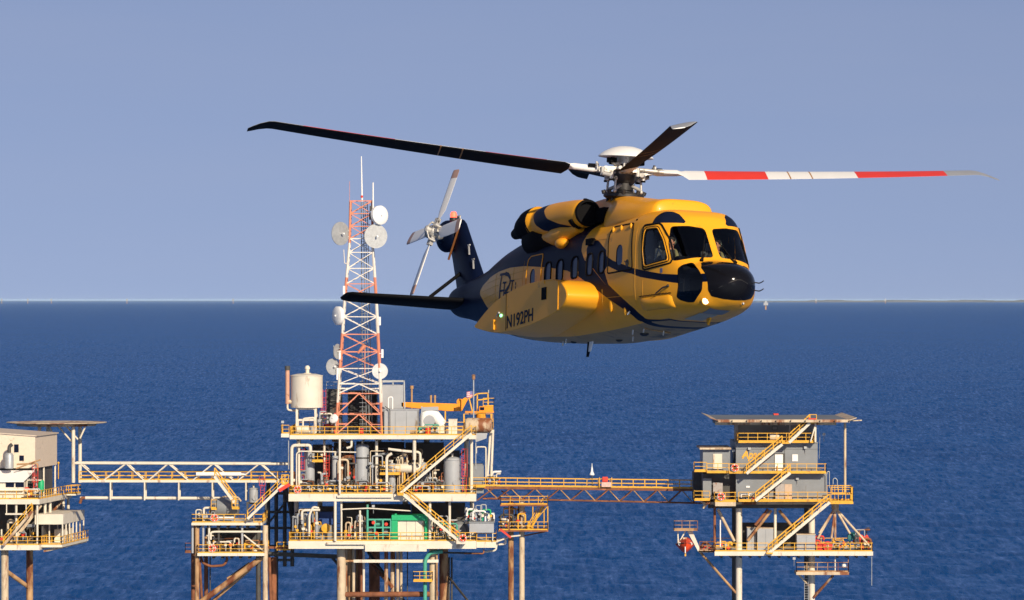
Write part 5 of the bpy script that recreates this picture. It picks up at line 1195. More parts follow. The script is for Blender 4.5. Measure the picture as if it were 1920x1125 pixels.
pipework('pipe_skid', 'teal pump and pipes at the foot of the white duct', 786, 822, 796, 815, YM+2, YM+4, 22, 5, [m_teal, m_cream, m_rust])
thing1('windsock_mast', m_torr, lambda b: [b.bar(P(671, 662, YM+2), P(684, 648, YM+2), .14, 10, r2=.34), b.bar(P(684, 648, YM+2), P(684, 700, YM+2), .05, 6)], 'orange windsock streaming inside the lattice tower', 'windsock')
cr = T('crane', 'orange pedestal crane with its boom lying level over the top deck', 'crane', P(902, 806, YM+9)); YC = YM+9
def boom(b):
    T0 = [P(752, 754, YC), P(858, 757, YC), P(862, 751, YC), P(872, 745, YC), P(878, 748, YC), P(869, 765, YC), P(866, 771, YC), P(840, 771, YC), P(752, 763, YC)]
    b.prism(T0, (0, 1.1, 0))
cr.part('boom', m_crane, boom, bevel=.06); cr.part('cab', m_crane, lambda b: [vbox(b, 898, 925, 762, 774, YC-.8, YC+2.4)], bevel=.08); cr.part('machinery_deck', m_crane, lambda b: vbox(b, 872, 926, 771.5, 774, YC-1, YC+2.6))
cr.part('pedestal', m_crane, lambda b: b.bar(P(902, 806, YC), P(902, 774, YC), .65, 20)); cr.part('gantry', m_rail, lambda b: [b.beam(P(x0, y0, YC), P(x1, y1, YC), .16, .16) for x0, y0, x1, y1 in ((895, 774, 895, 738), (895, 738, 915, 737), (915, 737, 915, 762), (895, 750, 915, 748), (878, 748, 895, 738), (886, 772, 880, 748))])
cr.part('railing', m_rail, lambda b: rail(b, [P(906, 762, YC-.8), P(926, 762, YC-.8), P(926, 762, YC+2.4)], 1.1, .9)); cr.part('window', m_dglass, lambda b: vbox(b, 900, 908, 763.5, 769, YC-.86, YC-.81)); cr.part('hoist_sheave', m_crane, lambda b: b.lathe([(0, -.25), (.42, -.25), (.42, .25), (0, .25)], P(862, 753, YC+.5), 'Y', 18)); cr.part('light', m_galv, lambda b: b.bar(P(916, 737, YC), P(916, 731, YC), .09, 8)); cr.part('boom_rest', m_rail, lambda b: b.beam(P(835, 815, YC), P(835, 771, YC), .18, .18))
cb = T('crane_platform', 'yellow railed walkway round the crane pedestal', 'platform', P(895, 806, YM+6)); cb.part('railing', m_rail, lambda b: rail(b, [P(870, 797, YM+6), P(893, 797, YM+6), P(924, 797, YM+6)], 1.5, 1.2)); cb.part('post', m_rail, lambda b: [b.beam(P(px, 815, YM+6), P(px, 776, YM+6), .18, .18) for px in (870,)]); cb.part('post', m_rail, lambda b: [b.beam(P(px, 806, YM+6), P(px, 776, YM+6), .18, .18) for px in (921,)])
ht = T('horizontal_tank', 'pale rusty horizontal drum slung below the crane', 'tank', P(897, 812, YM+5)); ht.part('shell', m_creamr, lambda b: b.lathe([(0, -1.9), (.8, -1.7), (.95, -1.4), (.95, 1.5), (.8, 1.75), (0, 1.9)], P(897, 797, YM+4.5), 'X', 24)); ht.part('saddle', m_cream, lambda b: vbox(b, 884, 888, 804, 812, YM+4.2, YM+4.9)); ht.part('saddle', m_cream, lambda b: vbox(b, 906, 910, 804, 806, YM+4.2, YM+4.9))
thing1('hopper', m_lgrey, lambda b: b.prism([P(890, 812, YM+4), P(914, 812, YM+4), P(912, 822, YM+4), P(892, 829, YM+4)], (0, 2.5, 0)), 'grey sloping hopper under the right end of the top deck', 'hopper')
fl = T('flagpole', 'flagpole beside the crane flying a small faded striped flag', 'flagpole', P(888, 806, YM+4.6)); fl.part('pole', m_galv, lambda b: b.bar(P(888, 815, YM+4.6), P(888, 712, YM+4.6), .10, 8, r2=.09)); fl.part('beacon', mat('brown_lamp', (.30, .16, .08), .6), lambda b: b.lathe([(.14, 0), (.22, .1), (.22, .55), (.3, .6), (.0, .75)], P(888, 712, YM+4.6), n=12))
def flag(b):
    n = 7; A = P(887, 733, YM+4.6); W = -.86; Hh = .80
    for j in range(n):
        for i in range(6):
            f = lambda u, v: (A.x+W*u, A.y+.10*math.sin(u*6), A.z-Hh*v-.12*u)
            mi = 2 if (i < 3 and j < 4) else (j % 2)
            b.add([f(i/6, j/n), f((i+1)/6, j/n), f((i+1)/6, (j+1)/n), f(i/6, (j+1)/n)], [(0, 1, 2, 3)], mi)
b = MB(); flag(b); b.v = [tuple(Vector(p)-fl.at) for p in b.v]; fo_ = b.build('flag', [mat('faded_red', (.55, .16, .18), .8), mat('faded_white', (.66, .55, .55), .8), mat('faded_blue', (.20, .20, .38), .8)], fl.o); fo_.modifiers.new('thick', 'SOLIDIFY').thickness = .01
for px, y0_, y1_, lb in ((772, 723, 756, 'tall thin rusty vent pipe behind the crane boom tip'), (808, 741, 760, 'left of two short vent pipes behind the crane boom'), (815.5, 741, 760, 'right of two short vent pipes behind the crane boom')):
    thing1('vent_pipe', m_leg, lambda b: [b.bar(P(px, 815, YM+17), P(px, y0_+5, YM+17), .14, 8), b.bar(P(px, y0_+6, YM+17), P(px, y0_, YM+17), .26 if px == 772 else .16, 8)], lb, 'vent pipe', 'vent pipes behind the crane boom')
for px, py, Y, lb in ((530, 792, YM+.4, 'lamp on a thin post at the far left of the top deck'), (700, 950, YM+.4, 'lamp under the middle deck above the green skid')): floodlight(px, py, Y, lb)

# ---- lattice tower
TW = T('lattice_tower', 'tall red and white banded lattice radio tower hung with dish antennas', 'radio tower', P(673, 815, YM+4))
TY = YM+4.0
def tw(py): 
    t = (815-py)/(815-376); z = P(0, py, TY).z; w = np.interp(py, [376, 455, 560, 690, 815], [20.5, 21.5, 29.5, 37, 43.5])*TY/FP; cx = P(np.interp(py, [376, 815], [676.5, 672.5]), 0, TY).x
    return cx, w, z
def tpt(py, sx, sy):
    cx, w, z = tw(py); return Vector((cx+sx*w, TY+2.6+sy*w*.85, z))
BANDS = [(376, 455, 1), (455, 520, 0), (520, 562, 1), (562, 625, 0), (625, 690, 1), (690, 755, 0), (755, 815, 1)]
def bandsplit(a, c):
    ys = sorted({a, c}|{y for y0, y1, k in BANDS for y in (y0, y1) if a < y < c}); return [(y0, y1, next(k for p, q, k in BANDS if p <= (y0+y1)/2 <= q)) for y0, y1 in zip(ys[:-1], ys[1:])]
for sx in (-1, 1):
    for sy in (-1, 1):
        def legf(b):
            for y0, y1, k in bandsplit(376, 815): 
                n = max(1, int((y1-y0)/20))
                for i in range(n): b.beam(tpt(y0+(y1-y0)*i/n, sx, sy), tpt(y0+(y1-y0)*(i+1)/n, sx, sy), .21, .21, k)
        b = MB(); legf(b); b.v = [tuple(Vector(p)-TW.at) for p in b.v]; b.build('tower_leg', [m_torw, m_torr], TW.o)
LV = [376, 400, 424, 447, 473, 503, 532, 562, 594, 627, 660, 691, 720, 738, 777, 815]
for face in range(4):
    b = MB()
    for y0, y1 in zip(LV[:-1], LV[1:]):
        k = next(k for p, q, k in BANDS if p <= (y0+y1)/2 <= q)
        c_ = [((-1, -1), (1, -1)), ((1, -1), (1, 1)), ((1, 1), (-1, 1)), ((-1, 1), (-1, -1))][face]
        A0, B0, A1, B1 = tpt(y0, *c_[0]), tpt(y0, *c_[1]), tpt(y1, *c_[0]), tpt(y1, *c_[1])
        if y0 < 720: b.beam(A0, B1, .095, .095, k); b.beam(B0, A1, .095, .095, k)
        else:
            M_ = (A0+B0)/2; b.beam(M_, A1, .13, .13, k); b.beam(M_, B1, .13, .13, k); b.beam((A0+A1)/2, (M_+A1)/2, .09, .09, k); b.beam((B0+B1)/2, (M_+B1)/2, .09, .09, k)
        b.beam(A0, B0, .11, .11, k)
    b.v = [tuple(Vector(p)-TW.at) for p in b.v]; b.build('lattice_bracing', [m_torw, m_torr], TW.o)
TW.part('cable_ladder', m_grey, lambda b: [b.beam((tw(376)[0]+o_, TY+3.2, tw(378)[2]), (tw(812)[0]+.5+o_*1.6, TY+3.4, tw(812)[2]), .09, .09) for o_ in (-.05, .25, .5, .75)]+[b.beam((tw(y)[0]-.05, TY+3.2, tw(y)[2]), (tw(y)[0]+.8, TY+3.2, tw(y)[2]), .06, .06) for y in range(380, 812, 8)])
def meshdish():
    m = bpy.data.materials.new('grid_dish'); m.use_nodes = True; N = m.node_tree.nodes; L = m.node_tree.links; b = N['Principled BSDF']; b.inputs['Base Color'].default_value = (.62, .60, .58, 1); b.inputs['Roughness'].default_value = .5
    tr = N.new('ShaderNodeBsdfTransparent'); mx = N.new('ShaderNodeMixShader'); mx.inputs[0].default_value = .34; L.new(tr.outputs[0], mx.inputs[1]); L.new(b.outputs[0], mx.inputs[2]); L.new(mx.outputs[0], N['Material Output'].inputs['Surface']); return m
m_grid = meshdish()
def dish(px, py, rpx, az, el, grid, label, Y=TY+.6):
    """parabolic dish facing (az degrees clockwise from towards-camera, el up) with feed and mount"""
    c = P(px, py, Y); r = rpx*Y/FP; n_ = Vector((math.sin(R(az))*math.cos(R(el)), -math.cos(R(az))*math.cos(R(el)), math.sin(R(el)))); q = n_.to_track_quat('Z', 'Y').to_matrix()
    prof = [(r*t, .42*r*t*t-.2*r) for t in np.linspace(0.0, 1, 7)]
    if grid:
        d_ = TW.part('grid_dish', m_grid, lambda b: b.lathe(prof, c, q=q, n=30), label=label)
        TW.part('rim', m_galv, lambda b: b.lathe([(r*.98, .20*r), (r*1.03, .20*r), (r*1.03, .26*r), (r*.98, .26*r)], c, q=q, n=30), d_)
        TW.part('ribs', m_galv, lambda b: [b.bar(c+q@Vector((0, 0, -.2*r)), c+q@Vector((r*math.cos(a), r*math.sin(a), .2*r)), .025, 5) for a in np.arange(0, 6.28, .785)], d_)
    else:
        d_ = TW.part('drum_dish', m_white, lambda b: b.lathe([(0, -.25*r), (r*.55, -.2*r), (r, .05*r), (r, .42*r), (r*.9, .50*r), (r*.4, .56*r), (0, .58*r)], c, q=q, n=30), label=label)
    TW.part('feed', m_white, lambda b: [b.bar(c+q@Vector((0, 0, -.2*r)), c+q@Vector((0, 0, .62*r)), .05, 6), b.bar(c+q@Vector((0, 0, .55*r)), c+q@Vector((0, 0, .72*r)), .13, 8)], d_)
    cx, w, z = tw(min(max(py, 378), 812)); tgt = Vector((cx+(w if c.x > cx else -w), TY+2.6-w*.85, c.z)); bk = c-n_*.35*r
    TW.part('mount', m_galv, lambda b: [b.beam(bk+Vector((0, 0, .4)), tgt+Vector((0, 0, .4)), .12, .12), b.beam(bk-Vector((0, 0, .4)), tgt-Vector((0, 0, .4)), .12, .12), b.bar(bk-Vector((0, 0, .8)), bk+Vector((0, 0, .8)), .07, 8)], d_)
dish(709, 404, 18, 38, 4, False, 'white covered dish at the top right of the tower'); dish(635, 438, 21.5, 44, 0, True, 'large mesh dish on the upper left of the tower'); dish(703, 443, 22, 20, 0, True, 'large mesh dish on the upper right of the tower')
dish(638, 592, 17.5, -58, 0, False, 'covered drum dish on the left at the height of the horizon'); dish(630, 659, 14, 62, 0, True, 'thin edge-on mesh dish on the left of the tower'); dish(622, 688, 15, 38, 5, True, 'mesh dish on the lower left of the tower'); dish(712, 696, 14.5, 8, 3, True, 'mesh dish on the lower right of the tower'); dish(627, 786, 9, -35, 25, False, 'small white dish tilted up near the tower foot', TY-2.4)
for px, py0, py1, k in ((645, 536, 552, 1), (712, 594, 610, 1), (717, 655, 671, 1), (637, 658, 674, 1), (633, 690, 712, 1)):
    TW.part('panel_antenna', m_white, lambda b: [vbox(b, px-2, px+2, py0, py1, TY+.3, TY+.6), b.beam(P(px, (py0+py1)/2, TY+.6), (tw((py0+py1)/2)[0]+(tw((py0+py1)/2)[1]*(1 if px > 673 else -1)), TY+2.6-tw((py0+py1)/2)[1]*.85, P(0, (py0+py1)/2, TY).z), .09, .09)])
TW.part('whip_antenna', m_white, lambda b: b.bar(P(679, 378, TY+2), P(677.5, 293, TY+2), .13, 8, r2=.07)); TW.part('whip_antenna', m_white, lambda b: b.bar(P(699.5, 398, TY+1), P(699.5, 342, TY+1), .12, 8, r2=.1)); TW.part('lightning_rod', m_torr, lambda b: b.bar(P(655.5, 378, TY+1), P(655.5, 340, TY+1), .03, 6)); TW.part('aircraft_lamp', m_fred, lambda b: b.lathe([(.12, 0), (.16, .05), (.16, .3), (0, .4)], P(678.5, 371, TY+2), n=10))
TW.part('side_arm', m_torw, lambda b: b.tube([P(655, 494, TY+1), P(646, 494, TY+1), P(644.5, 468, TY+1)], .06, 6)); TW.part('junction_box', m_dgrey, lambda b: [vbox(b, 693, 698, 386, 396, TY+.8, TY+1.4), vbox(b, 692, 697, 400, 412, TY+.8, TY+1.4)])
ring_buoy(558, 918, YM-.05, 'life ring on the middle deck railing near its left corner'); ring_buoy(868, 1009, YM-1.5, 'life ring at the foot of the lower stairs')

# ------------------------------------------------------------------ bridge from the left platform, truss over the walkway
YB = 590.0
BL = T('footbridge', 'long cream truss bridge with yellow rails joining the left platform to the main platform', 'bridge', P(340, 940, YB))
for dy in (0, 2.2):
    BL.part('chord', m_cream, lambda b: b.bar(P(140, 868.5, YB)+Vector((0, dy, 0)), P(545, 870, YB)+Vector((0, dy, 0)), .17, 10)); BL.part('chord', m_cream, lambda b: b.beam(P(148, 902, YB)+Vector((0, dy, 0)), P(545, 902.5, YB)+Vector((0, dy, 0)), .25, .32))
    top = [150, 236, 315, 400, 487]; bot = [190, 274, 357, 442, 528]
    for i in range(5):
        BL.part('diagonal', m_cream, lambda b: b.bar(P(top[i], 869, YB)+Vector((0, dy, 0)), P(bot[i]-4, 901, YB)+Vector((0, dy, 0)), .10, 8))
        if i < 4: BL.part('diagonal', m_cream, lambda b: b.bar(P(top[i+1], 869, YB)+Vector((0, dy, 0)), P(bot[i]+4, 901, YB)+Vector((0, dy, 0)), .10, 8))
    rl(BL, [P(148, 900, YB+.25)+Vector((0, dy*.85, 0)), P(545, 900.5, YB+.25)+Vector((0, dy*.85, 0))], step=1.75)
BL.part('deck', m_deck, lambda b: b.box(P(148, 0, YB).x, P(545, 0, YB).x, YB+.15, YB+2.05, P(0, 901.5, YB).z, P(0, 900.5, YB).z))
for px in (207, 271, 335, 398, 461):
    for dy in (0, 2.2): BL.part('hanger', m_cream, lambda b: b.bar(P(px, 904, YB)+Vector((0, dy, 0)), P(px, 938, YB)+Vector((0, dy, 0)), .12, 8))
pl_ = T('pipeline', 'cream pipeline hung beneath the truss bridge', 'pipe', P(270, 936, YB+1.1)); pl_.part('pipe', m_cream, lambda b: b.tube([P(160, 933.5, YB+.9), P(412, 934.5, YB+.9)], .22, 10)); pl_.part('pipe', m_creamr, lambda b: b.tube([P(150, 933, YB+1.6), P(418, 934, YB+1.6)], .15, 10)); pl_.part('elbow', m_rust, lambda b: b.tube([P(160, 933.5, YB+.9), P(153, 934, YB+.9), P(150, 944, YB+.9)], .2, 8))
thing1('insulated_pipe', m_white, lambda b: [b.bar(P(368, 889, YB-.2), P(452, 889, YB-.2), .28, 12), b.bar(P(452, 889, YB-.2), P(460, 890, YB-.2), .14, 8)], 'thick white pipe lying along the truss bridge railing', 'pipe')

# ------------------------------------------------------------------ small wellhead platform left of the main one
YW = 583.0
WP = T('wellhead_platform', 'small two deck rusty wellhead platform on brown legs left of the main platform', 'oil platform', P(430, 1230, YW+4))
WP.part('deck', m_cream, lambda b: slab(b, 359, 492, 980, 985, YW, YW+11)); WP.part('deck', m_cream, lambda b: slab(b, 370, 496, 1037, 1042.5, YW, YW+11)); WP.part('deck_joists', m_dgrey, lambda b: joists(b, 362, 490, 980, YW, YW+11, 7)); WP.part('deck_joists', m_dgrey, lambda b: joists(b, 374, 492, 1037, YW, YW+11, 7))
WP.part('deck', m_rust, lambda b: vbox(b, 347, 361, 1034, 1037, YW+1, YW+4))
rl(WP, [P(492, 980, YW+11), P(360, 980, YW+11), P(360, 980, YW+.1), P(460, 980, YW+.1)]); rl(WP, [P(476, 980, YW+.1), P(492, 980, YW+.1), (P(492, 0, YW).x, YW+11, P(0, 980, YW).z)])
rl(WP, [P(371, 1037, YW+11), P(371, 1037, YW+.1), P(495, 1037, YW+.1), (P(495, 0, YW).x, YW+11, P(0, 1037, YW).z)]); rl(WP, [P(361, 1034, YW+1.1), P(347.5, 1034, YW+1.1), P(347.5, 1034, YW+4)], m=m_rust)
def wleg(px, Y, r, m, py, px1=None, name='leg'):
    q = P(px, py, Y); x1 = q.x if px1 is None else P(px1, py, Y).x; WP.part(name, m, lambda b: b.bar((x1, Y, WL_), q, r, 16))
wleg(369.5, YW+1, .30, m_leg, 985); wleg(363, YW+9, .34, m_rust, 985); wleg(386.5, YW+10, .28, m_rust, 1042); wleg(497.5, YW+1, .36, m_creamr, 985); wleg(484.5, YW+9, .34, m_dgrey, 985); wleg(513, YW+10, .42, m_rust, 1045)
for px in (394,): wleg(px, YW+6, .09, m_dgrey, 1042, name='riser')
wleg(374, YW+2, .18, m_rust, 1050, 391, 'brace'); wleg(505, YW+6, .2, m_rust, 1045, 515, 'brace')
for (x0, y0_, x1, y1_, r, Y) in ((497, 1041, 379, 1127, .38, YW+1.6), (470, 1066, 398, 1128, .22, YW+4), (468, 1055, 440, 1075, .14, YW+6)): WP.part('brace', m_leg, lambda b: b.bar(P(x0, y0_, Y), P(x0+(x1-x0)*1.5, y0_+(y1_-y0_)*1.5, Y), r, 12))
for px, m in ((361, m_lgrey), (381, m_lgrey), (392, m_cream), (454, m_lgrey), (410, m_dgrey)): WP.part('column', m, lambda b: b.bar(P(px, 1037, YW+.9), P(px, 985.2, YW+.9), .16, 10))
WP.part('brace', m_cream, lambda b: b.bar(P(457, 1003, YW+.9), P(493, 1032, YW+.9), .12, 8)); WP.part('pipe', m_cream, lambda b: b.tube([P(395, 1012, YW+.7), P(395, 998, YW+.7), P(404, 997, YW+.7), P(492, 997, YW+.7)], .15, 10)); WP.part('pipe', m_rust, lambda b: b.tube([P(376, 1043, YW+2), P(380, 1056, YW+2), P(395, 1062, YW+2), P(420, 1060, YW+2), P(426, 1050, YW+2), P(425, 1043, YW+2)], .17, 10))
WP.part('bulkhead_backing', m_dgrey, lambda b: vbox(b, 385, 480, 990, 1037, YW+8, YW+9))
stair(WP, P(464, 973, YW-1.1), P(534, 906, YW-1.1)); stair(WP, P(442, 946, YW+1), P(402, 893, YW+1), label='short stair from the truss bridge down to the wellhead platform')
WP.part('ramp_plate', m_fred, lambda b: b.beam(P(523, 920, YW-1.3), P(543, 908, YW-1.3), .2, .45)); WP.part('landing', m_rail, lambda b: vbox(b, 528, 541, 906, 909, YW-1.2, YW)); rl(WP, line(528, 541, 905.8, YW-1.1))
WP.part('platform_cage', m_rail, lambda b: [vbox(b, 396, 406, 953, 956, YW+1, YW+2), rail(b, [P(396, 953, YW+1), P(406, 953, YW+1), P(406, 953, YW+2)], 1.1, .6)]); WP.part('platform_cage', m_rail, lambda b: [vbox(b, 435, 448, 952, 955, YW+.8, YW+2.2), rail(b, [P(435, 952, YW+.8), P(448, 952, YW+.8), P(448, 952, YW+2.2)], 1.1, .6)])
tk = T('separator_tank', 'dark grey fat tank on the upper deck of the wellhead platform', 'tank', P(424, 980, YW+4)); tk.part('shell', m_grey, lambda b: b.lathe([(0, -2.0), (1.0, -1.8), (1.25, -1.3), (1.25, 1.3), (1.0, 1.8), (0, 2.0)], P(422, 952, YW+4), 'X', 24)); tk.part('saddle', m_grey, lambda b: vbox(b, 406, 411, 962, 980, YW+3.2, YW+4.8)); tk.part('saddle', m_grey, lambda b: vbox(b, 434, 439, 962, 980, YW+3.2, YW+4.8)); tk.part('pipe', m_creamr, lambda b: b.tube([P(408, 938, YW+4), P(420, 931, YW+4), P(446, 932, YW+4), P(452, 940, YW+4)], .13, 8))
vessel('tank', 475.5, 17, 914, 942, YW+8, m_lgrey, 'pale grey tank with a walkway behind the red cage of the wellhead platform', dome=.25)
WP.part('upper_frame', m_dgrey, lambda b: [b.beam(P(462, 943, YW+8), P(500, 943, YW+8), .3, .3), b.beam(P(464, 980, YW+8), P(464, 943, YW+8), .25, .25), b.beam(P(498, 980, YW+8), P(498, 943, YW+8), .25, .25)])
lad(492, 908, 942, YW+7, 'red caged ladder on the wellhead platform beside the pale grey tank')
pipework('pipe_skid', 'grey valves at the left corner of the wellhead platform upper deck', 366, 402, 950, 980, YW+1, YW+4, 31, 8, [m_lgrey, m_cream, m_grey, m_rust], group='pipe skids on the wellhead platform'); pipework('pipe_skid', 'rusty wellhead valves on the lower deck of the wellhead platform', 384, 450, 1004, 1037, YW+1.2, YW+5, 32, 13, [m_rust, m_cream, m_creamr, m_leg, m_lgrey], group='pipe skids on the wellhead platform'); pipework('pipe_skid', 'yellow and rusty valves at the right end of the wellhead platform lower deck', 458, 492, 1012, 1037, YW+1.2, YW+5, 33, 7, [m_rail, m_rust, m_leg], group='pipe skids on the wellhead platform')
thing1('raft_canister', m_white, lambda b: b.lathe([(0, -1.05), (.22, -1.0), (.24, -.9), (.24, .9), (.22, 1.0), (0, 1.05)], P(425, 972, YW+.5), 'X', 16), 'white life raft canister lying on the wellhead platform upper deck', 'canister')
ring_buoy(402, 971, YW-.05, 'life ring on the upper railing of the wellhead platform'); ring_buoy(398, 1028, YW-.05, 'life ring on the lower railing of the wellhead platform')
# framing linking the wellhead platform to the main one, its shadow painted in dark
LF = T('link_frame', 'dark steel frame between the wellhead platform and the main platform', 'steel frame', P(520, 1060, YB+12))
for px in (503, 518, 534, 548): LF.part('post', m_dgrey, lambda b: b.bar((P(px, 0, YB+12).x, YB+12, WL_ if px in (518,) else P(0, 1062, YB+12).z), P(px, 905, YB+12), .28, 8))
for py in (925, 960, 990, 1024, 1050): LF.part('beam', m_dgrey, lambda b: b.beam(P(496, py, YB+12), P(552, py, YB+12), .3, .35))
LF.part('brace', m_dgrey, lambda b: b.bar(P(534, 900, YB+11), P(549, 985, YB+11), .22, 8)); LF.part('brace', m_dgrey, lambda b: b.bar(P(500, 985, YB+11), P(545, 930, YB+11), .15, 8)); LF.part('beam', m_dgrey, lambda b: b.beam(P(500, 1038, YB+4), P(640, 1044, YB+4), .5, .55)); LF.part('beam', m_rust, lambda b: b.beam(P(498, 1026, YB+1), P(548, 1028, YB+1), .25, .3)); LF.part('railing', m_rail, lambda b: rail(b, [P(519, 1032, YB), P(545, 1032, YB)], 1.1, 1.0)); LF.part('brace', m_dgrey, lambda b: b.bar(P(620, 1042, YB+4), P(652, 1080, YB+4), .2, 8))

# ------------------------------------------------------------------ left platform (cut by the frame edge)
YL = 585.0; XA = P(74, 0, YL).x; yaw = R(-7)
def Lp(u, v, z): """u metres left of the near right corner, v metres back"""; return Vector((XA-u*math.cos(yaw)-v*math.sin(yaw)*1.0, YL+v*math.cos(yaw)-u*math.sin(yaw)*-1.0*0-u*math.sin(-yaw)*-0.0, z))
def lz(py): return P(0, py, YL).z
def lbox(b, u0, u1, v0, v1, z0, z1):
    V = [Lp(u, v, z) for z in (z0, z1) for v in (v0, v1) for u in (u0, u1)]; b.add(V, [(0, 2, 3, 1), (4, 5, 7, 6), (0, 1, 5, 4), (2, 6, 7, 3), (0, 4, 6, 2), (1, 3, 7, 5)])
LPf = T('oil_platform', 'cream oil platform with a tan deckhouse, cut off by the left edge', 'oil platform', Lp(8, 12, WL_))
for py0, py1, D in ((936, 945.5, 19.5), (1022, 1031.5, 20)):
    LPf.part('deck', m_cream, lambda b: [lbox(b, 0, 18, 0, .5, lz(py1), lz(py0)), lbox(b, 0, .5, .51, D, lz(py1), lz(py0)), lbox(b, .51, 18, .51, D, lz(py0)-.3, lz(py0)-.03)])
    LPf.part('deck_joists', m_dgrey, lambda b: [lbox(b, 2.5*i+1, 2.5*i+1.3, .6, D-.2, lz(py0)-.8, lz(py0)-.31) for i in range(7)])
zu, zd = lz(936), lz(1022)
rl(LPf, [Lp(18, .1, zu), Lp(.1, .1, zu), Lp(.1, 19.3, zu)]); rl(LPf, [Lp(18, .1, zd), Lp(.1, .1, zd), Lp(.1, 19.8, zd)])
for u, v in ((.4, .5), (.4, 8), (.4, 16), (.4, 19), (3.2, .5), (6, .5), (11, .5), (.4, 5), (5, 8), (9, 8)): LPf.part('column', m_cream, lambda b: b.bar(Lp(u, v, zd), Lp(u, v, lz(945.6)), .15 if v == .5 else .2, 10))
LPf.part('brace', m_creamr, lambda b: b.beam(Lp(4.2, 2, zd+.2), Lp(.3, 2, lz(948)), .3, .5)); LPf.part('brace', m_creamr, lambda b: b.bar(Lp(3, 6, zd+.2), Lp(0.5, 16, lz(948)), .2, 8))
for u, v, r, m in ((5.1, 2, .50, m_creamr), (2.7, 6, .46, m_leg), (10, 6, .5, m_leg)): LPf.part('leg', m, lambda b: b.bar(Lp(u, v, WL_), Lp(u, v, lz(1031.6)), r, 20))
LPf.part('brace', m_leg, lambda b: b.bar(Lp(5.1, 2.5, lz(1072)), Lp(2.7, 6, lz(1108)), .3, 10))
LPf.part('stair_landing', m_cream, lambda b: lbox(b, -1.3, -.02, 16, 19, lz(939), lz(936))); rl(LPf, [Lp(-.02, 19, zu), Lp(-1.3, 19, zu), Lp(-1.3, 16, zu), Lp(0, 16, zu)])
stair(LPf, Lp(4.6, -.9, zd), Lp(.8, -.9, lz(958)), m=m_creamr)
LPf.part('bulkhead_backing', m_dgrey, lambda b: lbox(b, 1.5, 12, 9, 9.5, zd, lz(946))); LPf.part('bulkhead_backing', m_dgrey, lambda b: lbox(b, 1.2, 1.5, 9, 20, zd, lz(946)))
LPf.part('tray', m_cream, lambda b: lbox(b, 1.6, 4.4, -.6, -.02, lz(965), lz(962))); LPf.part('tray_hanger', m_cream, lambda b: [b.beam(Lp(u, -.3, lz(962)), Lp(u, -.3, lz(945)), .12, .12) for u in (1.7, 4.3)])
dh = T('deckhouse', 'tan box shaped deckhouse with a pale roof on the left platform', 'deckhouse', Lp(4, 8, zu))
def hut(b):
    z0, zf, zb = lz(880), lz(819), lz(811)
    V = [Lp(1.5, 4, z0), Lp(14, 4, z0), Lp(14, 17, z0), Lp(1.5, 17, z0), Lp(1.5, 4, zf), Lp(14, 4, lz(806)), Lp(14, 17, lz(806)), Lp(1.5, 17, zf)]
    b.add(V, [(0, 1, 5, 4), (1, 2, 6, 5), (2, 3, 7, 6), (3, 0, 4, 7)])
m_tan = mat('tan_paint', (.68, .56, .43), .6, var=.05, stain=(.3, .2, .14), stain_amt=.2)
dh.part('wall', m_tan, hut); dh.part('roof', mat('pale_roof', (.56, .46, .36), .6, var=.08), lambda b: b.add([Lp(1.3, 3.8, lz(818)), Lp(14, 3.8, lz(805)), Lp(14, 17.2, lz(805)), Lp(1.3, 17.2, lz(818)), Lp(1.3, 3.8, lz(820)), Lp(14, 3.8, lz(807)), Lp(14, 17.2, lz(807)), Lp(1.3, 17.2, lz(820))], [(0, 1, 2, 3), (7, 6, 5, 4), (0, 4, 5, 1), (1, 5, 6, 2), (2, 6, 7, 3), (3, 7, 4, 0)]))
dh.part('window', m_dglass, lambda b: lbox(b, 3.7, 4.3, 3.93, 3.99, lz(850), lz(835))); dh.part('window', m_dglass, lambda b: lbox(b, 3.0, 3.6, 3.93, 3.99, lz(866), lz(856)))
dh.part('sub_base', m_dgrey, lambda b: lbox(b, 2, 14, 4.5, 16.5, zu, lz(880.2))); [dh.part('base_post', m_cream, lambda b: b.beam(Lp(1.7, v, zu), Lp(1.7, v, lz(880)), .2, .2)) for v in (4.2, 10, 16.8)]
ls = T('shed', 'white roofed low shed under the tan deckhouse', 'shed', Lp(5, 1, zu)); ls.part('roof', m_white, lambda b: b.add([Lp(1.5, 3.6, lz(884)), Lp(14, 3.6, lz(884)), Lp(14, .8, lz(903)), Lp(2.3, .8, lz(903)), Lp(1.5, 3.6, lz(885.5)), Lp(14, 3.6, lz(885.5)), Lp(14, .8, lz(904.5)), Lp(2.3, .8, lz(904.5))], [(0, 1, 2, 3), (7, 6, 5, 4), (0, 4, 5, 1), (1, 5, 6, 2), (2, 6, 7, 3), (3, 7, 4, 0)])); ls.part('wall', m_cream, lambda b: lbox(b, 2.4, 14, 1.2, 3.3, zu, lz(904.6)))
for u in (4.2, 2.9): ls.part('window', m_dglass, lambda b: lbox(b, u-.55, u+.55, 1.12, 1.19, lz(914), lz(905)))
ls.part('shelf', m_white, lambda b: lbox(b, 2.3, 6, .6, 1.1, lz(920), lz(918)))
ex = T('exhaust_silencer', 'steel silencer drum with a dark stack on the shed roof', 'silencer', Lp(4.9, 2, lz(880))); ex.part('drum', m_galv, lambda b: b.lathe([(.45, 0), (.6, .1), (.6, 1.8), (.4, 2.1), (0, 2.15)], Lp(4.5, 2, lz(880)), n=18)); ex.part('stack', m_dgrey, lambda b: b.tube([Lp(4.5, 2, lz(851)), Lp(4.5, 2, lz(838)), Lp(4.1, 2, lz(834))], .25, 10))
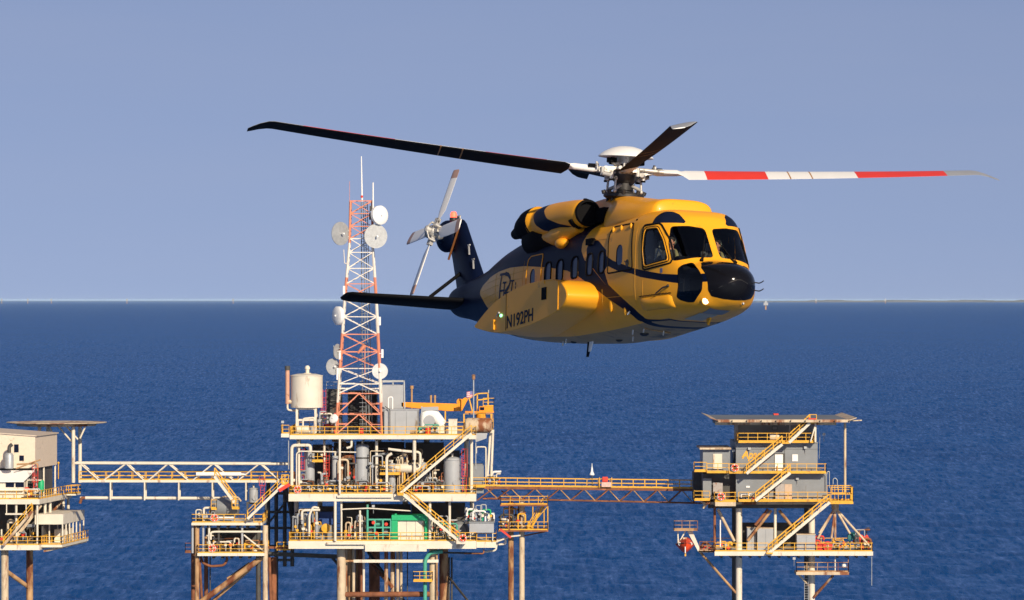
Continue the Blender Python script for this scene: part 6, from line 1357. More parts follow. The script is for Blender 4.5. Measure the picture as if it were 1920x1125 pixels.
thing1('pipe_run', m_leg, lambda b: [b.tube([Lp(3.6, 2.4, lz(872)), Lp(.8, 2.4, lz(870)), Lp(.8, 2.4, lz(884))], .12, 8), b.tube([Lp(3.6, 2.1, lz(880)), Lp(1.2, 2.1, lz(867)), Lp(.6, 3, lz(864))], .1, 8)], 'orange pipes along the foot of the tan deckhouse', 'pipe')
thing1('gas_bottle', m_green, lambda b: b.lathe([(0, 0), (.4, .1), (.42, .3), (.42, 1.45), (.3, 1.65), (0, 1.7)], Lp(-.02+.5, 3, lz(925)), n=18), 'bright green cylinder standing on the left platform', 'cylinder')
thing1('caged_ladder', m_fred, lambda b: ladder(b, Lp(.9, 1.6, zu), 3.6), 'red ladder on the left platform between the shed and the green cylinder', 'ladder')
pipework('pipe_skid', 'cream pipes between the shed and the railing corner of the left platform', 40, 74, 898, 935, YL+.8, YL+3, 41, 7, [m_cream, m_lgrey, m_fred], group='pipe skids on the left platform'); pipework('pipe_skid', 'grey pipes on the lower deck of the left platform at the frame edge', 0, 62, 975, 1020, YL+1.2, YL+6, 42, 11, [m_cream, m_grey, m_dgrey, m_creamr], group='pipe skids on the left platform')
cbn = T('cabin', 'cream roofed open cabin low on the right side of the left platform', 'cabin', Lp(-1, 16, zd))
zc0 = lz(972); zc1 = lz(968)
cbn.part('roof', m_cream, lambda b: lbox(b, -2.6, 1.2, 2.5, 15.5, lz(985), zc1+.15)); cbn.part('floor', m_cream, lambda b: lbox(b, -2.8, -.02, 1, 17, zd-.35, zd-.02))
for v in (2.6, 4.7, 6.8, 8.9, 11, 13.2, 15.4): cbn.part('post', m_cream, lambda b: b.beam(Lp(-2.5, v, zd), Lp(-2.5, v, lz(985.2)), .16, .16))
for v in (4.5, 9.5, 14): cbn.part('post', m_cream, lambda b: b.beam(Lp(-.3, v, zd), Lp(-.3, v, lz(985.2)), .16, .16))
cbn.part('back_wall', m_dgrey, lambda b: lbox(b, .2, .4, 3, 15.2, zd, lz(985.2))); [cbn.part('locker', m_cream, lambda b: lbox(b, -1.6, -.4, v, v+2.0, zd, zd+1.7)) for v in (7, 11)]; cbn.part('railing', m_rail, lambda b: rail(b, [Lp(-.1, 1, zd), Lp(-2.75, 1, zd), Lp(-2.75, 17, zd)], 1.1, 1.6)); cbn.part('bracket', m_creamr, lambda b: [b.beam(Lp(-2.6, v, zd-.4), Lp(-.1, v, zd-.9), .2, .3) for v in (2, 5, 8, 11, 14, 16.6)])
hd = T('helideck', 'round pale helicopter deck on struts behind the tan deckhouse', 'helideck', Lp(-3, 26, lz(940)))
hc = P(106, 794, YL+26); hr_ = 94*(YL+26)/FP
hd.part('deck', m_creamr, lambda b: b.lathe([(0, -.30), (hr_*.78, -.32), (hr_*.80, -.05), (hr_, .12), (hr_, .20), (hr_*.80, .10), (0, .12)], hc, n=36)); 
for px, Y in ((137.5, YL+22), (150, YL+28), (74, YL+22), (90, YL+30)): hd.part('column', m_cream, lambda b: b.bar(P(px, 905, Y), (P(px, 0, Y).x, Y, hc.z-.3), .26, 12))
for a_, c_ in (((110, 800), (134, 828)), ((160, 800), (150, 822)), ((100, 815), (92, 800)), ((125, 800), (146, 824))): hd.part('brace', m_cream, lambda b: b.bar(P(*a_, YL+22.5), P(*c_, YL+22.5), .13, 8))
thing1('lamp_post', m_rail, lambda b: [b.bar(P(109.5, 898, YL+20), P(109.5, 869, YL+20), .07, 8), b.sphere(P(109.5, 868, YL+20), .17, 10)], 'short yellow lamp post on the left platform near the bridge end', 'lamp post')

# ------------------------------------------------------------------ right bridge and caisson platform
BR = T('footbridge', 'yellow railed footbridge with a rusty underslung truss leading to the right platform', 'bridge', P(1100, 943, YB))
def ln(f, p0, p1): return p0+(p1-p0)*f
BX0, BX1 = 905, 1318
def br(f, py0, py1, dy=0): return P(ln(f, BX0, BX1), ln(f, py0, py1), YB)+Vector((0, dy, 0))
for dy in (0, 1.6):
    BR.part('chord', m_rust, lambda b: b.beam(br(0, 914.5, 914.5, dy), br(1, 919, 919, dy), .2, .30)); BR.part('chord', m_rust, lambda b: b.bar(br(0, 935, 935, dy), br(1, 944, 944, dy), .09, 8)); rl(BR, [br(0, 911.5, 911.5, dy), br(1, 916.5, 916.5, dy)], step=1.56)
    for i in range(9):
        f0 = (i+.15)/9; fm = (i+.6)/9; f1 = (i+1.15)/9
        if f1 > 1: f1 = 1
        BR.part('diagonal', m_leg, lambda b: b.bar(br(f0, 915, 920, dy), br(fm, 935, 943.6, dy), .07, 6)); BR.part('diagonal', m_rust, lambda b: b.bar(br(fm, 935, 943.6, dy), br(f1, 915, 919.5, dy), .07, 6))
BR.part('deck', m_deck, lambda b: b.beam(br(0, 912.5, 0, .8), br(1, 917.5, 917.5, .8), 1.5, .12))
nl = T('navigation_light', 'white navigation light on a short post on the right bridge', 'light', P(1111, 915, YB+.1)); nl.part('post', m_dgrey, lambda b: b.bar(P(1111, 914, YB+.1), P(1110, 892, YB+.1), .09, 8)); nl.part('lantern', m_white, lambda b: b.lathe([(.30, 0), (.34, .1), (.16, .5), (.12, .9), (.05, 1.2), (.03, 1.6), (0, 1.6)], P(1110, 891, YB+.1), n=14))
fb = T('raft_cradle', 'red and white life raft box on the right bridge railing', 'raft box', P(1136, 915, YB-.2)); fb.part('box', m_fred, lambda b: vbox(b, 1129, 1140, 894, 904, YB-.6, YB-.1), bevel=.1); fb.part('lower_box', mat('pale_red', (.62, .40, .34), .6, var=.15), lambda b: vbox(b, 1128, 1146, 904.2, 913, YB-.6, YB-.1)); fb.part('frame', m_rail, lambda b: [b.beam(P(px, 914, YB-.4), P(px, 895, YB-.4), .1, .1) for px in (1124, 1147)])
YC2 = 588.0
CP = T('caisson_platform', 'small yellow railed platform on two tall orange caissons right of the main platform', 'platform', P(975, 1230, YC2+3))
CP.part('deck', m_rust, lambda b: vbox(b, 938, 1028, 946, 949, YC2, YC2+5)); CP.part('deck', m_rust, lambda b: vbox(b, 934, 1028, 994, 997, YC2, YC2+6)); 
for py, x0 in ((946, 939), (994, 935)): z_ = P(0, py, YC2).z; rl(CP, [P(x0, py, YC2+5), P(x0, py, YC2+.1), P(1027, py, YC2+.1), (P(1027, 0, YC2).x, YC2+5, z_)], step=1.2)
for px, dy in ((955, 0), (972, 3), (999, .2), (1027, .2), (1020, 4.5)): CP.part('post', m_rail if px > 990 else m_rust, lambda b: b.bar(P(px, 994, YC2+dy), P(px, 949, YC2+dy), .08, 8))
stair(CP, P(993, 994, YC2+2), P(1018, 950, YC2+2), m=m_rail)
CP.part('brace', m_rail, lambda b: b.bar(P(1027, 949, YC2+.2), P(1002, 978, YC2+.2), .06, 6)); CP.part('brace', m_rust, lambda b: b.bar(P(1022, 997, YC2+2), P(975, 1006, YC2+2), .1, 8)); CP.part('brace', m_rust, lambda b: b.bar(P(895, 938, YC2+2), P(930, 912, YC2+2), .1, 8)); CP.part('brace', m_rust, lambda b: b.bar(P(940, 920, YC2+3), P(965, 938, YC2+3), .1, 8))
for px, Y, m in ((958, YC2+3, m_leg), (978.5, YC2+2, m_creamr)): CP.part('caisson', m, lambda b: b.bar((P(px, 0, Y).x, Y, WL_), P(px, 940, Y), .37, 18))
pipework('pipe_skid', 'rusty pipes and valves on the caisson platform', 936, 985, 955, 994, YC2+.6, YC2+4, 51, 9, [m_rust, m_dgrey, m_rail, m_cream]); pipework('pipe_skid', 'cream valves at the main platform end of the right bridge', 912, 938, 884, 915, YB+1.8, YB+4, 52, 6, [m_cream, m_creamr, m_lgrey, m_white]); thing1('yellow_valve', m_rail, lambda b: [b.sphere(P(991, 988, YC2+.8), .36, 12), b.bar(P(991, 994, YC2+.8), P(991, 978, YC2+.8), .1, 8), b.lathe([(.25, 0), (.3, .04), (.25, .08)], P(991, 978, YC2+.8), n=12)], 'round yellow valve on the lower deck of the caisson platform', 'valve')
MP.part('bridge_landing', m_rail, lambda b: vbox(b, 880, 910, 911, 914, YM+3, YM+7)); rl(MP, [P(880, 911, YM+3.1), P(910, 911, YM+3.1)])

# ------------------------------------------------------------------ right platform: grey deckhouses on two pale columns
YR = 578.0
RP = T('oil_platform', 'grey housed platform on two pale columns with zigzag yellow stairs, right of the picture', 'oil platform', P(1455, 1240, YR+6))
RP.part('deckhouse_wall', m_grey, lambda b: vbox(b, 1384, 1531, 793, 830, YR+7, YR+18), label='dark topmost deckhouse storey under the helideck')
RP.part('deckhouse_wall', m_grey, lambda b: vbox(b, 1380, 1533, 830.2, 886, YR+2, YR+18), label='middle grey storey with the yellow lettering'); RP.part('deckhouse_wall', m_grey, lambda b: vbox(b, 1380, 1551, 886.2, 938, YR+2.2, YR+18), label='lowest grey storey with rusty panels')
RP.part('corner_post', m_lgrey, lambda b: vbox(b, 1377, 1383.8, 793, 830, YR+6.5, YR+7.5)); RP.part('roof_edge', m_grey, lambda b: vbox(b, 1379.4, 1533.6, 829.2, 831.5, YR+1.9, YR+2.2))
RP.part('weld_seam', m_dgrey, lambda b: [vbox(b, 1380.5, 1532.5, 842, 842.4, YR+1.97, YR+1.99), vbox(b, 1470.5, 1471.2, 842, 885, YR+1.97, YR+1.99)])
RP.part('door', m_white, lambda b: vbox(b, 1453, 1468, 852, 882, YR+1.9, YR+1.98), label='white door on the middle storey'); RP.part('door_frame', m_dgrey, lambda b: vbox(b, 1452, 1472, 850, 882, YR+1.94, YR+1.975)); RP.part('notice_board', m_white, lambda b: vbox(b, 1485.5, 1496, 852, 865, YR+1.9, YR+1.98)); RP.part('notice_board', m_white, lambda b: vbox(b, 1399, 1406, 911, 914.5, YR+2.1, YR+2.18)); RP.part('shutter', m_rust, lambda b: vbox(b, 1456, 1458, 874, 882, YR+1.8, YR+1.88))
RP.part('rusty_panel', mat('rusty_grey_panel', (.36, .33, .31), .7, var=.12, stain=RUST, stain_amt=.35), lambda b: vbox(b, 1454, 1471, 907, 940, YR+1.6, YR+2.15)); RP.part('rusty_panel', mat('tan_panel', (.52, .38, .27), .7, var=.1, stain=RUST, stain_amt=.2), lambda b: vbox(b, 1471.3, 1485, 908, 940, YR+1.6, YR+2.15))
RP.part('window', m_dglass, lambda b: vbox(b, 1448, 1457, 799, 806, YR+6.9, YR+6.98)); RP.part('window_pane', m_lgrey, lambda b: vbox(b, 1448.5, 1456.5, 799.5, 805.5, YR+6.86, YR+6.89))
# left annex
RP.part('annex_wall', m_grey, lambda b: vbox(b, 1318, 1369, 843, 884, YR+3, YR+12)); RP.part('annex_roof', m_creamr, lambda b: vbox(b, 1312, 1371, 839.5, 842.8, YR+2.2, YR+12.5)); RP.part('annex_door', m_cream, lambda b: vbox(b, 1337, 1354, 851, 879, YR+2.9, YR+2.98)); RP.part('annex_wall', m_dgrey, lambda b: vbox(b, 1318, 1379, 888, 936, YR+4, YR+14)); RP.part('annex_panel', m_grey, lambda b: vbox(b, 1318, 1334, 897, 936, YR+3.4, YR+3.98)); RP.part('annex_panel', mat('rusty_grey_panel', (.36, .33, .31)), lambda b: vbox(b, 1337, 1355, 905, 925, YR+3.2, YR+3.38)); RP.part('annex_wall', m_dgrey, lambda b: vbox(b, 1300, 1317.6, 885, 938, YR+10, YR+14))
# walkways with railings
def walk(px0, px1, py, Y0, Y1, ends=(0, 0)):
    RP.part('walkway', m_rail, lambda b: vbox(b, px0, px1, py, py+2.4, Y0, Y1)); z_ = P(0, py, Y0).z; L_ = [P(px0, py, Y0+.08), P(px1, py, Y0+.08)]
    if ends[0]: L_ = [(P(px0, 0, Y0).x+.05, Y1, z_)]+L_
    if ends[1]: L_ = L_+[(P(px1, 0, Y0).x-.05, Y1, z_)]
    rl(RP, L_, step=1.3)
walk(1367, 1549, 885.5, YR+.5, YR+1.98, (0, 1)); walk(1384.5, 1529, 828, YR+.7, YR+6.5, (1, 1)); walk(1385, 1533, 938.5, YR+.6, YR+2.1); walk(1302, 1325, 882.5, YR+1.5, YR+4, (1, 0)); walk(1325.5, 1366.5, 884.8, YR+1.2, YR+2.98); walk(1302, 1331, 936.5, YR+1.6, YR+4, (1, 0)); walk(1340.5, 1380, 939, YR+.8, YR+3.9, (1, 1)); RP.part('counterweight_tray', m_creamr, lambda b: vbox(b, 1341, 1379.5, 941.5, 949, YR+.8, YR+3.5)); walk(1533.4, 1551, 938.5, YR+.6, YR+2.1)
RP.part('deck', m_creamr, lambda b: [vbox(b, 1318, 1535, 941.5, 946, YR+3.6, YR+18)]); RP.part('deck_beam', m_dgrey, lambda b: vbox(b, 1328, 1530, 946.2, 953, YR+4.2, YR+5)); RP.part('deck_beam', m_dgrey, lambda b: vbox(b, 1328, 1530, 946.2, 953, YR+15, YR+16))
RP.part('deck_beam', m_creamr, lambda b: b.bar(P(1318, 953, YR+4), P(1326, 942, YR+4), .2, 8))
# lower deck
RP.part('deck', m_cream, lambda b: [vbox(b, 1340, 1637, 1034, 1042, YR, YR+.5), vbox(b, 1340, 1637, 1034, 1037, YR+.51, YR+12)]); RP.part('deck_joists', m_dgrey, lambda b: joists(b, 1344, 1634, 1035.5, YR, YR+12, 16))
zl2 = P(0, 1034, YR).z; rl(RP, [P(1340.5, 1034, YR+12), P(1340.5, 1034, YR+.1), P(1440, 1034, YR+.1)]); rl(RP, [P(1448, 1034, YR+.1), P(1636, 1034, YR+.1), (P(1636, 0, YR).x, YR+12, zl2)]); rl(RP, [(P(1340.5, 0, YR).x, YR+12, zl2), (P(1636, 0, YR).x, YR+12, zl2)])
for px, Y in ((1385.5, YR+4), (1522, YR+4)):
    q = P(px, 953, Y); RP.part('leg', m_cream, lambda b: b.bar((q.x, Y, WL_), q, .42, 22))
for px, Y in ((1377.5, YR+14), (1513, YR+14)): q = P(px, 953, Y); RP.part('leg', m_dgrey, lambda b: b.bar((q.x, Y, WL_), q, .38, 18))
RP.part('column', m_rust, lambda b: b.bar(P(1340, 1034, YR+2), P(1340, 950, YR+4), .18, 10)); RP.part('column', m_cream, lambda b: b.bar(P(1453.5, 1034, YR+4), P(1453.5, 953, YR+4.5), .2, 10)); RP.part('column', m_white, lambda b: b.bar(P(1350.5, 1028, YR+1.5), P(1350.5, 975, YR+1.5), .09, 8))
for (x0, y0_, x1, y1_, m) in ((1346, 955, 1377, 1015, m_creamr), (1446, 957, 1402, 1014, m_leg), (1461, 957, 1490, 993, m_leg), (1440, 955, 1416, 985, m_rust)): RP.part('brace', m, lambda b: b.bar(P(x0, y0_, YR+4.2), P(x1, y1_, YR+3.8), .20, 10))
for x1, y1_ in ((1533, 1010), (1536, 1000), (1566, 1014), (1594, 1001), (1634, 1028), (1559, 1010)): RP.part('raking_strut', m_creamr, lambda b: b.bar(P(1566, 952, YR+3), P(x1, y1_, YR+(2 if x1 < 1600 else 1)), .15, 10))
RP.part('bulkhead_backing', m_dgrey, lambda b: vbox(b, 1392, 1515, 980, 1033, YR+9, YR+9.5))
stair(RP, P(1400, 888, YR-.4), P(1467, 833, YR-.4)); stair(RP, P(1480, 830, YR-.4), P(1519, 793, YR-.4), label='top flight of stairs up to the helideck'); stair(RP, P(1417, 939, YR-.5), P(1482, 887, YR-.5), label='flight between the two grey storeys'); stair(RP, P(1441, 1038, YR-.6), P(1556, 942, YR-.6), label='long lowest flight down to the lower deck')
RP.part('landing', m_rail, lambda b: vbox(b, 1466, 1482, 829, 832, YR-.4, YR+.69)); RP.part('landing', m_rail, lambda b: vbox(b, 1517, 1531, 791.5, 794, YR-.4, YR+1)); rl(RP, line(1517, 1531, 793, YR-.3)); RP.part('landing_post', m_cream, lambda b: [b.beam(P(px, 829, YR+.4), P(px, 794, YR+.4), .22, .22) for px in (1529,)]); RP.part('landing_post', m_cream, lambda b: b.beam(P(1520, 828, YR+.3), P(1528, 800, YR+.3), .16, .16)); RP.part('landing', m_rail, lambda b: vbox(b, 1437, 1449, 1036, 1039, YR-.7, YR-.02))
# side platform with pole
RP.part('side_platform', m_rail, lambda b: [vbox(b, 1553, 1600, 941, 945, YR-.2, YR+5)]); z_ = P(0, 941, YR).z; rl(RP, [P(1558, 941, YR-.1), P(1599.5, 941, YR-.1), (P(1599.5, 0, YR-.1).x, YR+5, z_), (P(1556, 0, YR).x, YR+5, z_)], h=1.9, step=1.0); rl(RP, [P(1560, 926, YR+2), P(1595, 926, YR+2), P(1595, 926, YR+5)], step=.9); RP.part('hub', m_creamr, lambda b: b.bar(P(1566, 955, YR+3), P(1566, 945.2, YR+3), .5, 14))
RP.part('helideck_column', m_creamr, lambda b: b.bar(P(1584.5, 926, YR+3), P(1584.5, 793, YR+3), .17, 12)); RP.part('guy_wire', m_galv, lambda b: b.bar(P(1536, 860, YR+3), P(1537.5, 810, YR+3), .03, 5)); RP.part('guy_wire', m_galv, lambda b: b.bar(P(1634.5, 1098, YR+.4), P(1634.5, 1042, YR+.4), .05, 5))
RP.part('davit_hook', m_galv, lambda b: b.tube([P(1562, 908, YR+1), P(1562, 898, YR+1), P(1566, 896, YR+1), P(1570, 900, YR+1), P(1570, 916, YR+1)], .06, 6)); RP.part('davit_hook', m_galv, lambda b: b.tube([P(1551, 888, YR+1), P(1551, 884, YR+1), P(1555, 884, YR+1), P(1555, 915, YR+1)], .06, 6)); RP.part('davit_hook', m_white, lambda b: b.tube([P(1473, 798, YR+3), P(1473, 793, YR+3), P(1478, 791, YR+3), P(1481, 796, YR+3), P(1481, 810, YR+3)], .05, 6))
# writing on the wall
me = text_mesh('letters', 'Apache', 1.5, m_rail, .01, .92, shear=.25, bold=.04)
x0 = min(v.co.x for v in me.vertices); w_ = max(v.co.x for v in me.vertices)-x0; pa = P(1391, 859.5, YR+1.98)
for v in me.vertices: v.co = Vector(((v.co.x-x0)/w_*(52*.0696), -v.co.z, v.co.y*1.0))
o = bpy.data.objects.new('sign_letters', me); COL.objects.link(o); o.location = pa-RP.at; o.parent = RP.o
RP.part('sign_underline', m_rail, lambda b: b.prism([P(1390, 857.6, YR+1.96), P(1394, 857.6, YR+1.96), P(1401, 846, YR+1.96), P(1398, 846, YR+1.96)], (0, -.02, 0)))
# helideck
HK = T('helideck', 'flat grey square helideck with netting edges on top of the right platform', 'helideck', P(1460, 793, YR+12))
zt_ = P(0, 787.5, YR-1).z; xa, xb_ = P(1345, 0, YR-1).x, P(1592, 0, YR-1).x
HK.part('deck', m_hdeck, lambda b: b.box(xa, xb_, YR-.9, YR+25, zt_-.25, zt_)); HK.part('edge_beam', m_creamr, lambda b: [b.box(xa-.1, xb_+.1, YR-1.05, YR-.91, zt_-.30, zt_+.06)]); HK.part('support_frame', m_creamr, lambda b: [vbox(b, 1341, 1568, 790.8, 797, YR+1.5, YR+2.2), vbox(b, 1341, 1568, 790.8, 797, YR+16, YR+17)]); HK.part('support_frame', m_dgrey, lambda b: [b.box(P(px, 0, YR+2).x, P(px, 0, YR+2).x+.3, YR+2.3, YR+15.9, P(0, 797, YR+2).z, zt_-.26) for px in (1345, 1390, 1440, 1490, 1540, 1564)])
m_net = m_creamr
for sx, xx in ((-1, xa), (1, xb_)): HK.part('safety_net', m_net, lambda b: b.add([(xx, YR-1, zt_), (xx, YR+25, zt_), (xx+sx*1.0, YR+25, zt_+.32), (xx+sx*1.0, YR-1, zt_+.32), (xx, YR-1, zt_-.1), (xx, YR+25, zt_-.1), (xx+sx*1.0, YR+25, zt_+.24), (xx+sx*1.0, YR-1, zt_+.24)], [(0, 1, 2, 3), (7, 6, 5, 4), (0, 3, 7, 4), (1, 5, 6, 2), (3, 2, 6, 7)]))
HK.part('net_bracket', m_dgrey, lambda b: [b.beam((xa+(xb_-xa)*k/9, YR-1.1, zt_-.2), (xa+(xb_-xa)*k/9, YR-1.3, zt_-.05), .12, .12) for k in range(10)]); HK.part('access_hatch', m_fred, lambda b: b.box(P(1515, 0, YR).x, P(1529, 0, YR).x, YR-1.12, YR-.2, zt_+.07, zt_+.22)); HK.part('access_hatch', m_fred, lambda b: b.box(P(1450, 0, YR+24).x, P(1459, 0, YR+24).x, YR+23, YR+25, zt_+.01, zt_+.22)); HK.part('outrigger', m_creamr, lambda b: b.beam((xb_+.2, YR+1, zt_-.15), P(1616, 788, YR+1), .2, .14))
# lower deck equipment
for px0, px1, py0, Y, lb, m in ((1401, 1418, 990, YR+5, 'pale grey cabinet behind the left column of the right platform', m_lgrey), (1420, 1450, 991, YR+4, 'grey locker with a rusty top edge on the right platform lower deck', m_lgrey), (1494, 1529, 1003, YR+.5, 'square pale grey box standing at the railing of the right platform lower deck', m_lgrey)):
    q = T('equipment_box', lb, 'cabinet', P((px0+px1)/2, 1034, Y), 'grey boxes on the right platform lower deck'); q.part('body', m, lambda b: vbox(b, px0, px1, py0, 1033.8, Y, Y+2.2), bevel=.03); q.part('lid', m_creamr, lambda b: vbox(b, px0-.4, px1+.4, py0-1.3, py0-.05, Y-.05, Y+2.25)); q.part('seam', m_grey, lambda b: [vbox(b, (px0+px1)/2, (px0+px1)/2+.5, py0+2, 1033, Y-.02, Y-.005), vbox(b, px0+1, px1-1, 1021, 1021.5, Y-.02, Y-.005)])
rr = T('hose_reel', 'red hose reel on the lower deck of the right platform', 'hose reel', P(1553, 1034, YR+.4)); rr.part('drum', m_fred, lambda b: b.lathe([(.2, -.3), (.62, -.3), (.62, -.22), (.4, -.22), (.4, .22), (.62, .22), (.62, .3), (.2, .3)], P(1552, 1024, YR+.6), 'Y', 24)); rr.part('hub', m_lgrey, lambda b: b.bar(P(1552, 1024, YR+.2), P(1552, 1024, YR+1), .18, 10)); rr.part('stand', m_fred, lambda b: [b.beam(P(1546, 1034, YR+.3), P(1552, 1024, YR+.25), .12, .12), b.beam(P(1558, 1034, YR+.3), P(1552, 1024, YR+.25), .12, .12)])
thing1('pump', mat('teal_machine', (.02, .14, .14), .5, var=.2), lambda b: [vbox(b, 1590, 1606, 1003, 1012, YR+3, YR+4.5), b.lathe([(0, -.5), (.4, -.4), (.4, .4), (0, .5)], P(1598, 1004, YR+3.4), 'X', 16), vbox(b, 1592, 1595, 1012, 1034, YR+3.2, YR+3.6), vbox(b, 1602, 1605, 1012, 1034, YR+3.2, YR+3.6)], 'teal machine raised on legs at the right end of the lower deck', 'machine')
for a_ in ((1604, 1634, 992, 1034, YR+1, YR+5, 61, 8, 'red and rusty fire pumps at the far right end of the lower deck', [m_fred, m_dgrey, m_rust, m_lgrey]), (1530, 1546, 1005, 1034, YR+1, YR+3, 62, 4, 'small red valves beside the square box on the right platform', [m_fred, m_rail]), (1560, 1592, 1010, 1034, YR+1, YR+4, 63, 8, 'yellow and dark valves under the fan of struts', [m_rail, m_dgrey, m_lgrey, m_creamr]), (1352, 1372, 1010, 1034, YR+2, YR+5, 64, 5, 'yellow pipes at the left end of the right platform lower deck', [m_rail, m_lgrey, m_dgrey]), (1310, 1340, 1018, 1036, YR+2, YR+4, 65, 5, 'red and rusty valves beside the lifeboat davit', [m_fred, m_rust, m_creamr]), (1390, 1440, 925, 941, YR+1.0, YR+2, 66, 5, 'white and grey fittings along the lowest storey wall', [m_white, m_lgrey, m_dgrey])):
    pipework('pipe_skid', a_[8], *a_[:8], a_[9], group='pipe skids on the right platform')
thing1('equipment_box', m_fred, lambda b: vbox(b, 1531, 1543, 1021, 1033, YR+.6, YR+1.4), 'small red box beside the square pale box', 'box', bevel=.04)
thing1('drum', m_cream, lambda b: b.lathe([(0, -.7), (.5, -.6), (.55, -.4), (.55, .4), (.5, .6), (0, .7)], P(1452, 818, YR+3), 'X', 18), 'cream drum on the top walkway under the helideck', 'drum')
for px, py, Y, lb in ((1405, 842, YR+1.7, 'floodlight over the yellow lettering'), (1510, 840, YR+1.7, 'floodlight high on the middle storey at the right'), (1545, 815, YR+4, 'floodlight on an arm beside the topmost storey'), (1489, 1048, YR+.5, 'floodlight hanging under the lower deck of the right platform'), (1376, 846, YR+3, 'floodlight between the annex and the main house'), (1495, 898, YR+1.9, 'floodlight on the lowest storey above the panels')): floodlight(px, py, Y, lb)
ring_buoy(1378, 877, YR+.3, 'red life ring on the middle walkway at the annex'); ring_buoy(1352, 931, YR+.6, 'orange life ring on the railing of the projecting tray')
# small landing below, with ladder
LS = T('boat_landing', 'small railed landing hung on the right column below the lower deck', 'platform', P(1542, 1090, YR+3))
LS.part('deck', m_creamr, lambda b: vbox(b, 1493, 1592, 1072.5, 1078, YR+1, YR+5)); LS.part('railing', m_leg, lambda b: rail(b, [P(1493.5, 1072.5, YR+5), P(1493.5, 1072.5, YR+1.1), P(1591, 1072.5, YR+1.1), P(1591, 1072.5, YR+5)], 1.25, 1.4)); LS.part('hanger', m_cream, lambda b: [b.beam(P(px, 1072, YR+1.2), P(px, 1042, YR+1.2), .13, .13) for px in (1566,)]); LS.part('hanger', m_creamr, lambda b: b.beam(P(1590.5, 1072, YR+1.2), P(1590.5, 1042, YR+1.2), .13, .13)); LS.part('brace', m_creamr, lambda b: b.bar(P(1498, 1078, YR+2), P(1516, 1098, YR+3.5), .13, 8)); LS.part('brace', m_creamr, lambda b: b.bar(P(1562, 1079, YR+2), P(1526, 1120, YR+3.5), .18, 10)); LS.part('brace', m_rust, lambda b: b.bar(P(1558, 1084, YR+3), P(1528, 1114, YR+4), .12, 8))
LS.part('lamp', m_white, lambda b: b.sphere(P(1582.5, 1061, YR+1.5), .3, 12)); LS.part('ladder', m_lgrey, lambda b: ladder(b, (P(1512, 0, YR+3).x, YR+3, WL_), P(0, 1060, YR+3).z-WL_, .5, .03, False))
# lifeboat in its davit
DV = T('davit', 'cream lifeboat davit with a yellow railed top platform', 'davit', P(1300, 1034, YR+3))
DV.part('railing', m_leg, lambda b: rail(b, [P(1308, 993, YR+5), P(1264, 993, YR+5), P(1264, 993, YR+1), P(1308, 993, YR+1)], 1.15, .9)); DV.part('deck', m_leg, lambda b: vbox(b, 1264, 1308, 993, 995.5, YR+1, YR+5)); DV.part('arm', m_cream, lambda b: b.prism([P(1288, 995, YR+2), P(1298, 995, YR+2), P(1313, 1030, YR+2), P(1309, 1034, YR+2)], (0, .4, 0))); DV.part('fall', m_cream, lambda b: [b.beam(P(1272, 1020, YR+2), P(1271, 996, YR+2), .16, .16), b.beam(P(1273, 1018, YR+2), P(1285, 996, YR+2), .16, .16)]); DV.part('walkway', m_creamr, lambda b: vbox(b, 1310, 1340, 1031, 1035, YR+2, YR+4)); DV.part('brace', m_leg, lambda b: b.bar(P(1310, 1032, YR+3), P(1380, 1112, YR+4), .17, 10)); DV.part('railing', m_leg, lambda b: rail(b, [P(1312, 1031, YR+2), P(1339, 1031, YR+2)], 1.1, .8))
LB = T('lifeboat', 'red orange enclosed lifeboat hanging bow on from the davit', 'lifeboat', P(1284, 1038, YR+3))
def hull(b, top):
    c = P(1284.5, 1020, YR+3); V = []; n = 14
    for i in range(15):
        t = -1+2*i/14; L_ = 2.7*t; k = max(.03, (1-abs(t)**2.0)**.75)
        for j in range(n+1):
            u = -1+2*j/n; w0 = (1.18 if top else 1.30)*k
            zz = (.92*(.5+.5*k)*(1-abs(u)**2.4) if top else -(1.18*(1-abs(u)**1.35))*(.35+.65*k**.5)-.02)
            V.append((c.x+w0*u, c.y+L_, c.z+zz+.18*abs(t)**3))
    b.add(V, [(i*(n+1)+j, i*(n+1)+j+1, (i+1)*(n+1)+j+1, (i+1)*(n+1)+j) for i in range(14) for j in range(n)], 0, True)
LB.part('hull', m_boat, lambda b: hull(b, False)); LB.part('canopy', mat('canopy_red', (.50, .05, .02), .45, var=.06), lambda b: hull(b, True)); LB.part('hatch', m_creamr, lambda b: vbox(b, 1281, 1288, 1008, 1016, YR+1.1, YR+1.9)); LB.part('rub_rail', m_dgrey, lambda b: b.tube([P(1284.5+18*sx*(1-abs(t)**2.0)**.75, 1020-2.5*abs(t)**3, YR+3+2.7*t) for sx, t in [(-1, x) for x in np.linspace(-.98, .98, 11)]]+[P(1284.5+18*(1-abs(t)**2.0)**.75, 1020-2.5*abs(t)**3, YR+3+2.7*t) for t in np.linspace(.98, -.98, 11)], .06, 6)); LB.part('stem_stripe', m_white, lambda b: b.beam(P(1285, 1037, YR+.40), P(1285, 1025, YR+.33), .12, .06)); LB.part('keel', m_rail, lambda b: b.beam(P(1285, 1043, YR+2.2), P(1285, 1037, YR+2.2), .2, .3))
for px in (1275, 1295): LB.part('lifting_eye', m_white, lambda b: b.lathe([(.22, 0), (.24, .1), (.1, .14)], P(px, 1020, YR+1.2), 'Y', 10))

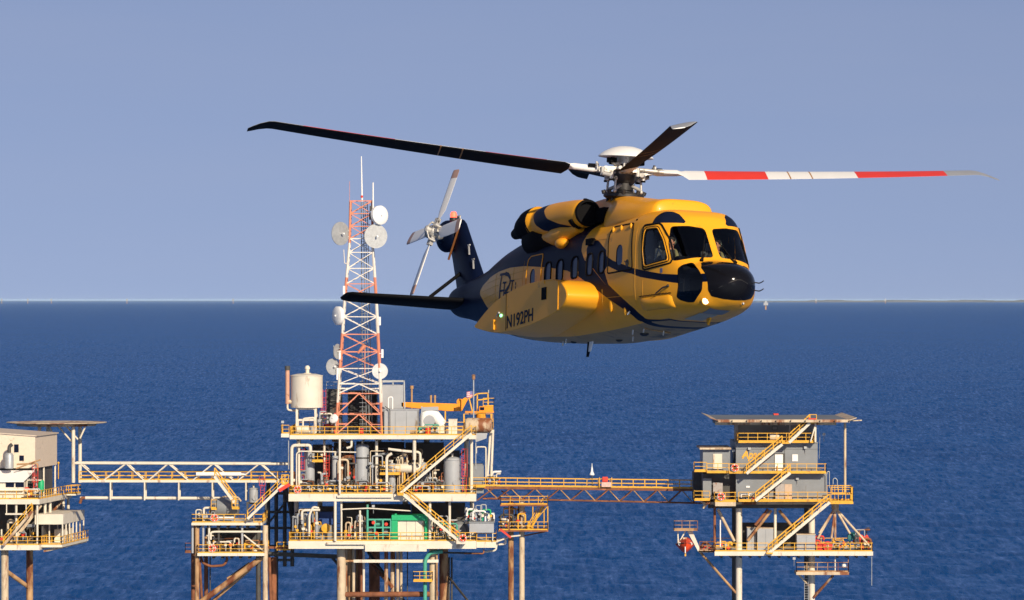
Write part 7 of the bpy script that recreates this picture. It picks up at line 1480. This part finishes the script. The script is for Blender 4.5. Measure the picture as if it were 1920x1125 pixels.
# ------------------------------------------------------------------ far away: low coast, distant platforms, haze
YF = 95000.0
def coast(b):
    rg = random.Random(8); n = 160; xs = np.linspace(P(1415, 0, YF).x, P(2600, 0, YF).x, n); hs = [34*min(1, i/14)*(0.7+.5*rg.random()+.25*math.sin(i*.35)) for i in range(n)]
    V = []
    for x, h in zip(xs, hs): V += [(x, YF, -1), (x, YF+900, h), (x, YF+6000, h*1.1), (x, YF+7000, -1)]
    b.add(V, [(4*i+k, 4*i+4+k, 4*i+5+k, 4*i+1+k) for i in range(n-1) for k in range(3)])
b = MB(); coast(b); o = b.build('coast', mat('coast_scrub', (.20, .195, .18), .9, var=.35, scale=.001, stain=(.30, .27, .22), stain_amt=.35, stain_scale=.0006)); tag(o, kind='structure')
def far(px, d_, h, w, label, lone=True):
    c = Vector(((px-960)*d_/FP, d_, 0)); t = T('distant_platform', label, 'oil platform', c, 'tiny platforms on the horizon')
    t.part('deck', m_lgrey, lambda b: b.box(c.x-w/2, c.x+w/2, d_, d_+w, h*.62, h)); t.part('leg', m_leg, lambda b: [b.box(c.x-w*.16, c.x+w*.16, d_+w*.3, d_+w*.6, -2, h*.62)]); t.part('house', m_lgrey, lambda b: b.box(c.x-w*.22, c.x+w*.2, d_+.2, d_+w*.6, h, h*1.25))
far(1436, 22000, 35, 22, 'tiny white topped platform on a rust leg just right of the helicopter nose')
for px, lb in ((3, 'white speck of a platform at the far left end of the horizon'), (52, 'pinkish speck of a platform on the horizon, second from the left edge'), (96, 'white speck of a platform on the horizon, third from the left edge'), (238, 'lone white speck of a platform on the horizon left of the lattice tower'), (437, 'faint speck of a platform on the horizon above the main platform corner'), (1530, 'white speck of a platform on the horizon above the helideck'), (1660, 'faint speck of a platform on the horizon right of the helideck')): far(px, 60000, 56, 22, lb)
hz = MB(); hz.box(-600000, 600000, -3000, 800000, -3, 72)
ho = hz.build('haze', [bpy.data.materials.new('sea_air')], fix=True); hm = ho.data.materials[0]; hm.use_nodes = True
hn = hm.node_tree.nodes; hn.remove(hn['Principled BSDF']); pv = hn.new('ShaderNodeVolumePrincipled'); pv.inputs['Color'].default_value = (.50, .70, .96, 1); pv.inputs['Density'].default_value = 3e-6; pv.inputs['Anisotropy'].default_value = -0.3
hm.node_tree.links.new(pv.outputs[0], hn['Material Output'].inputs['Volume']); tag(ho, kind='stuff')
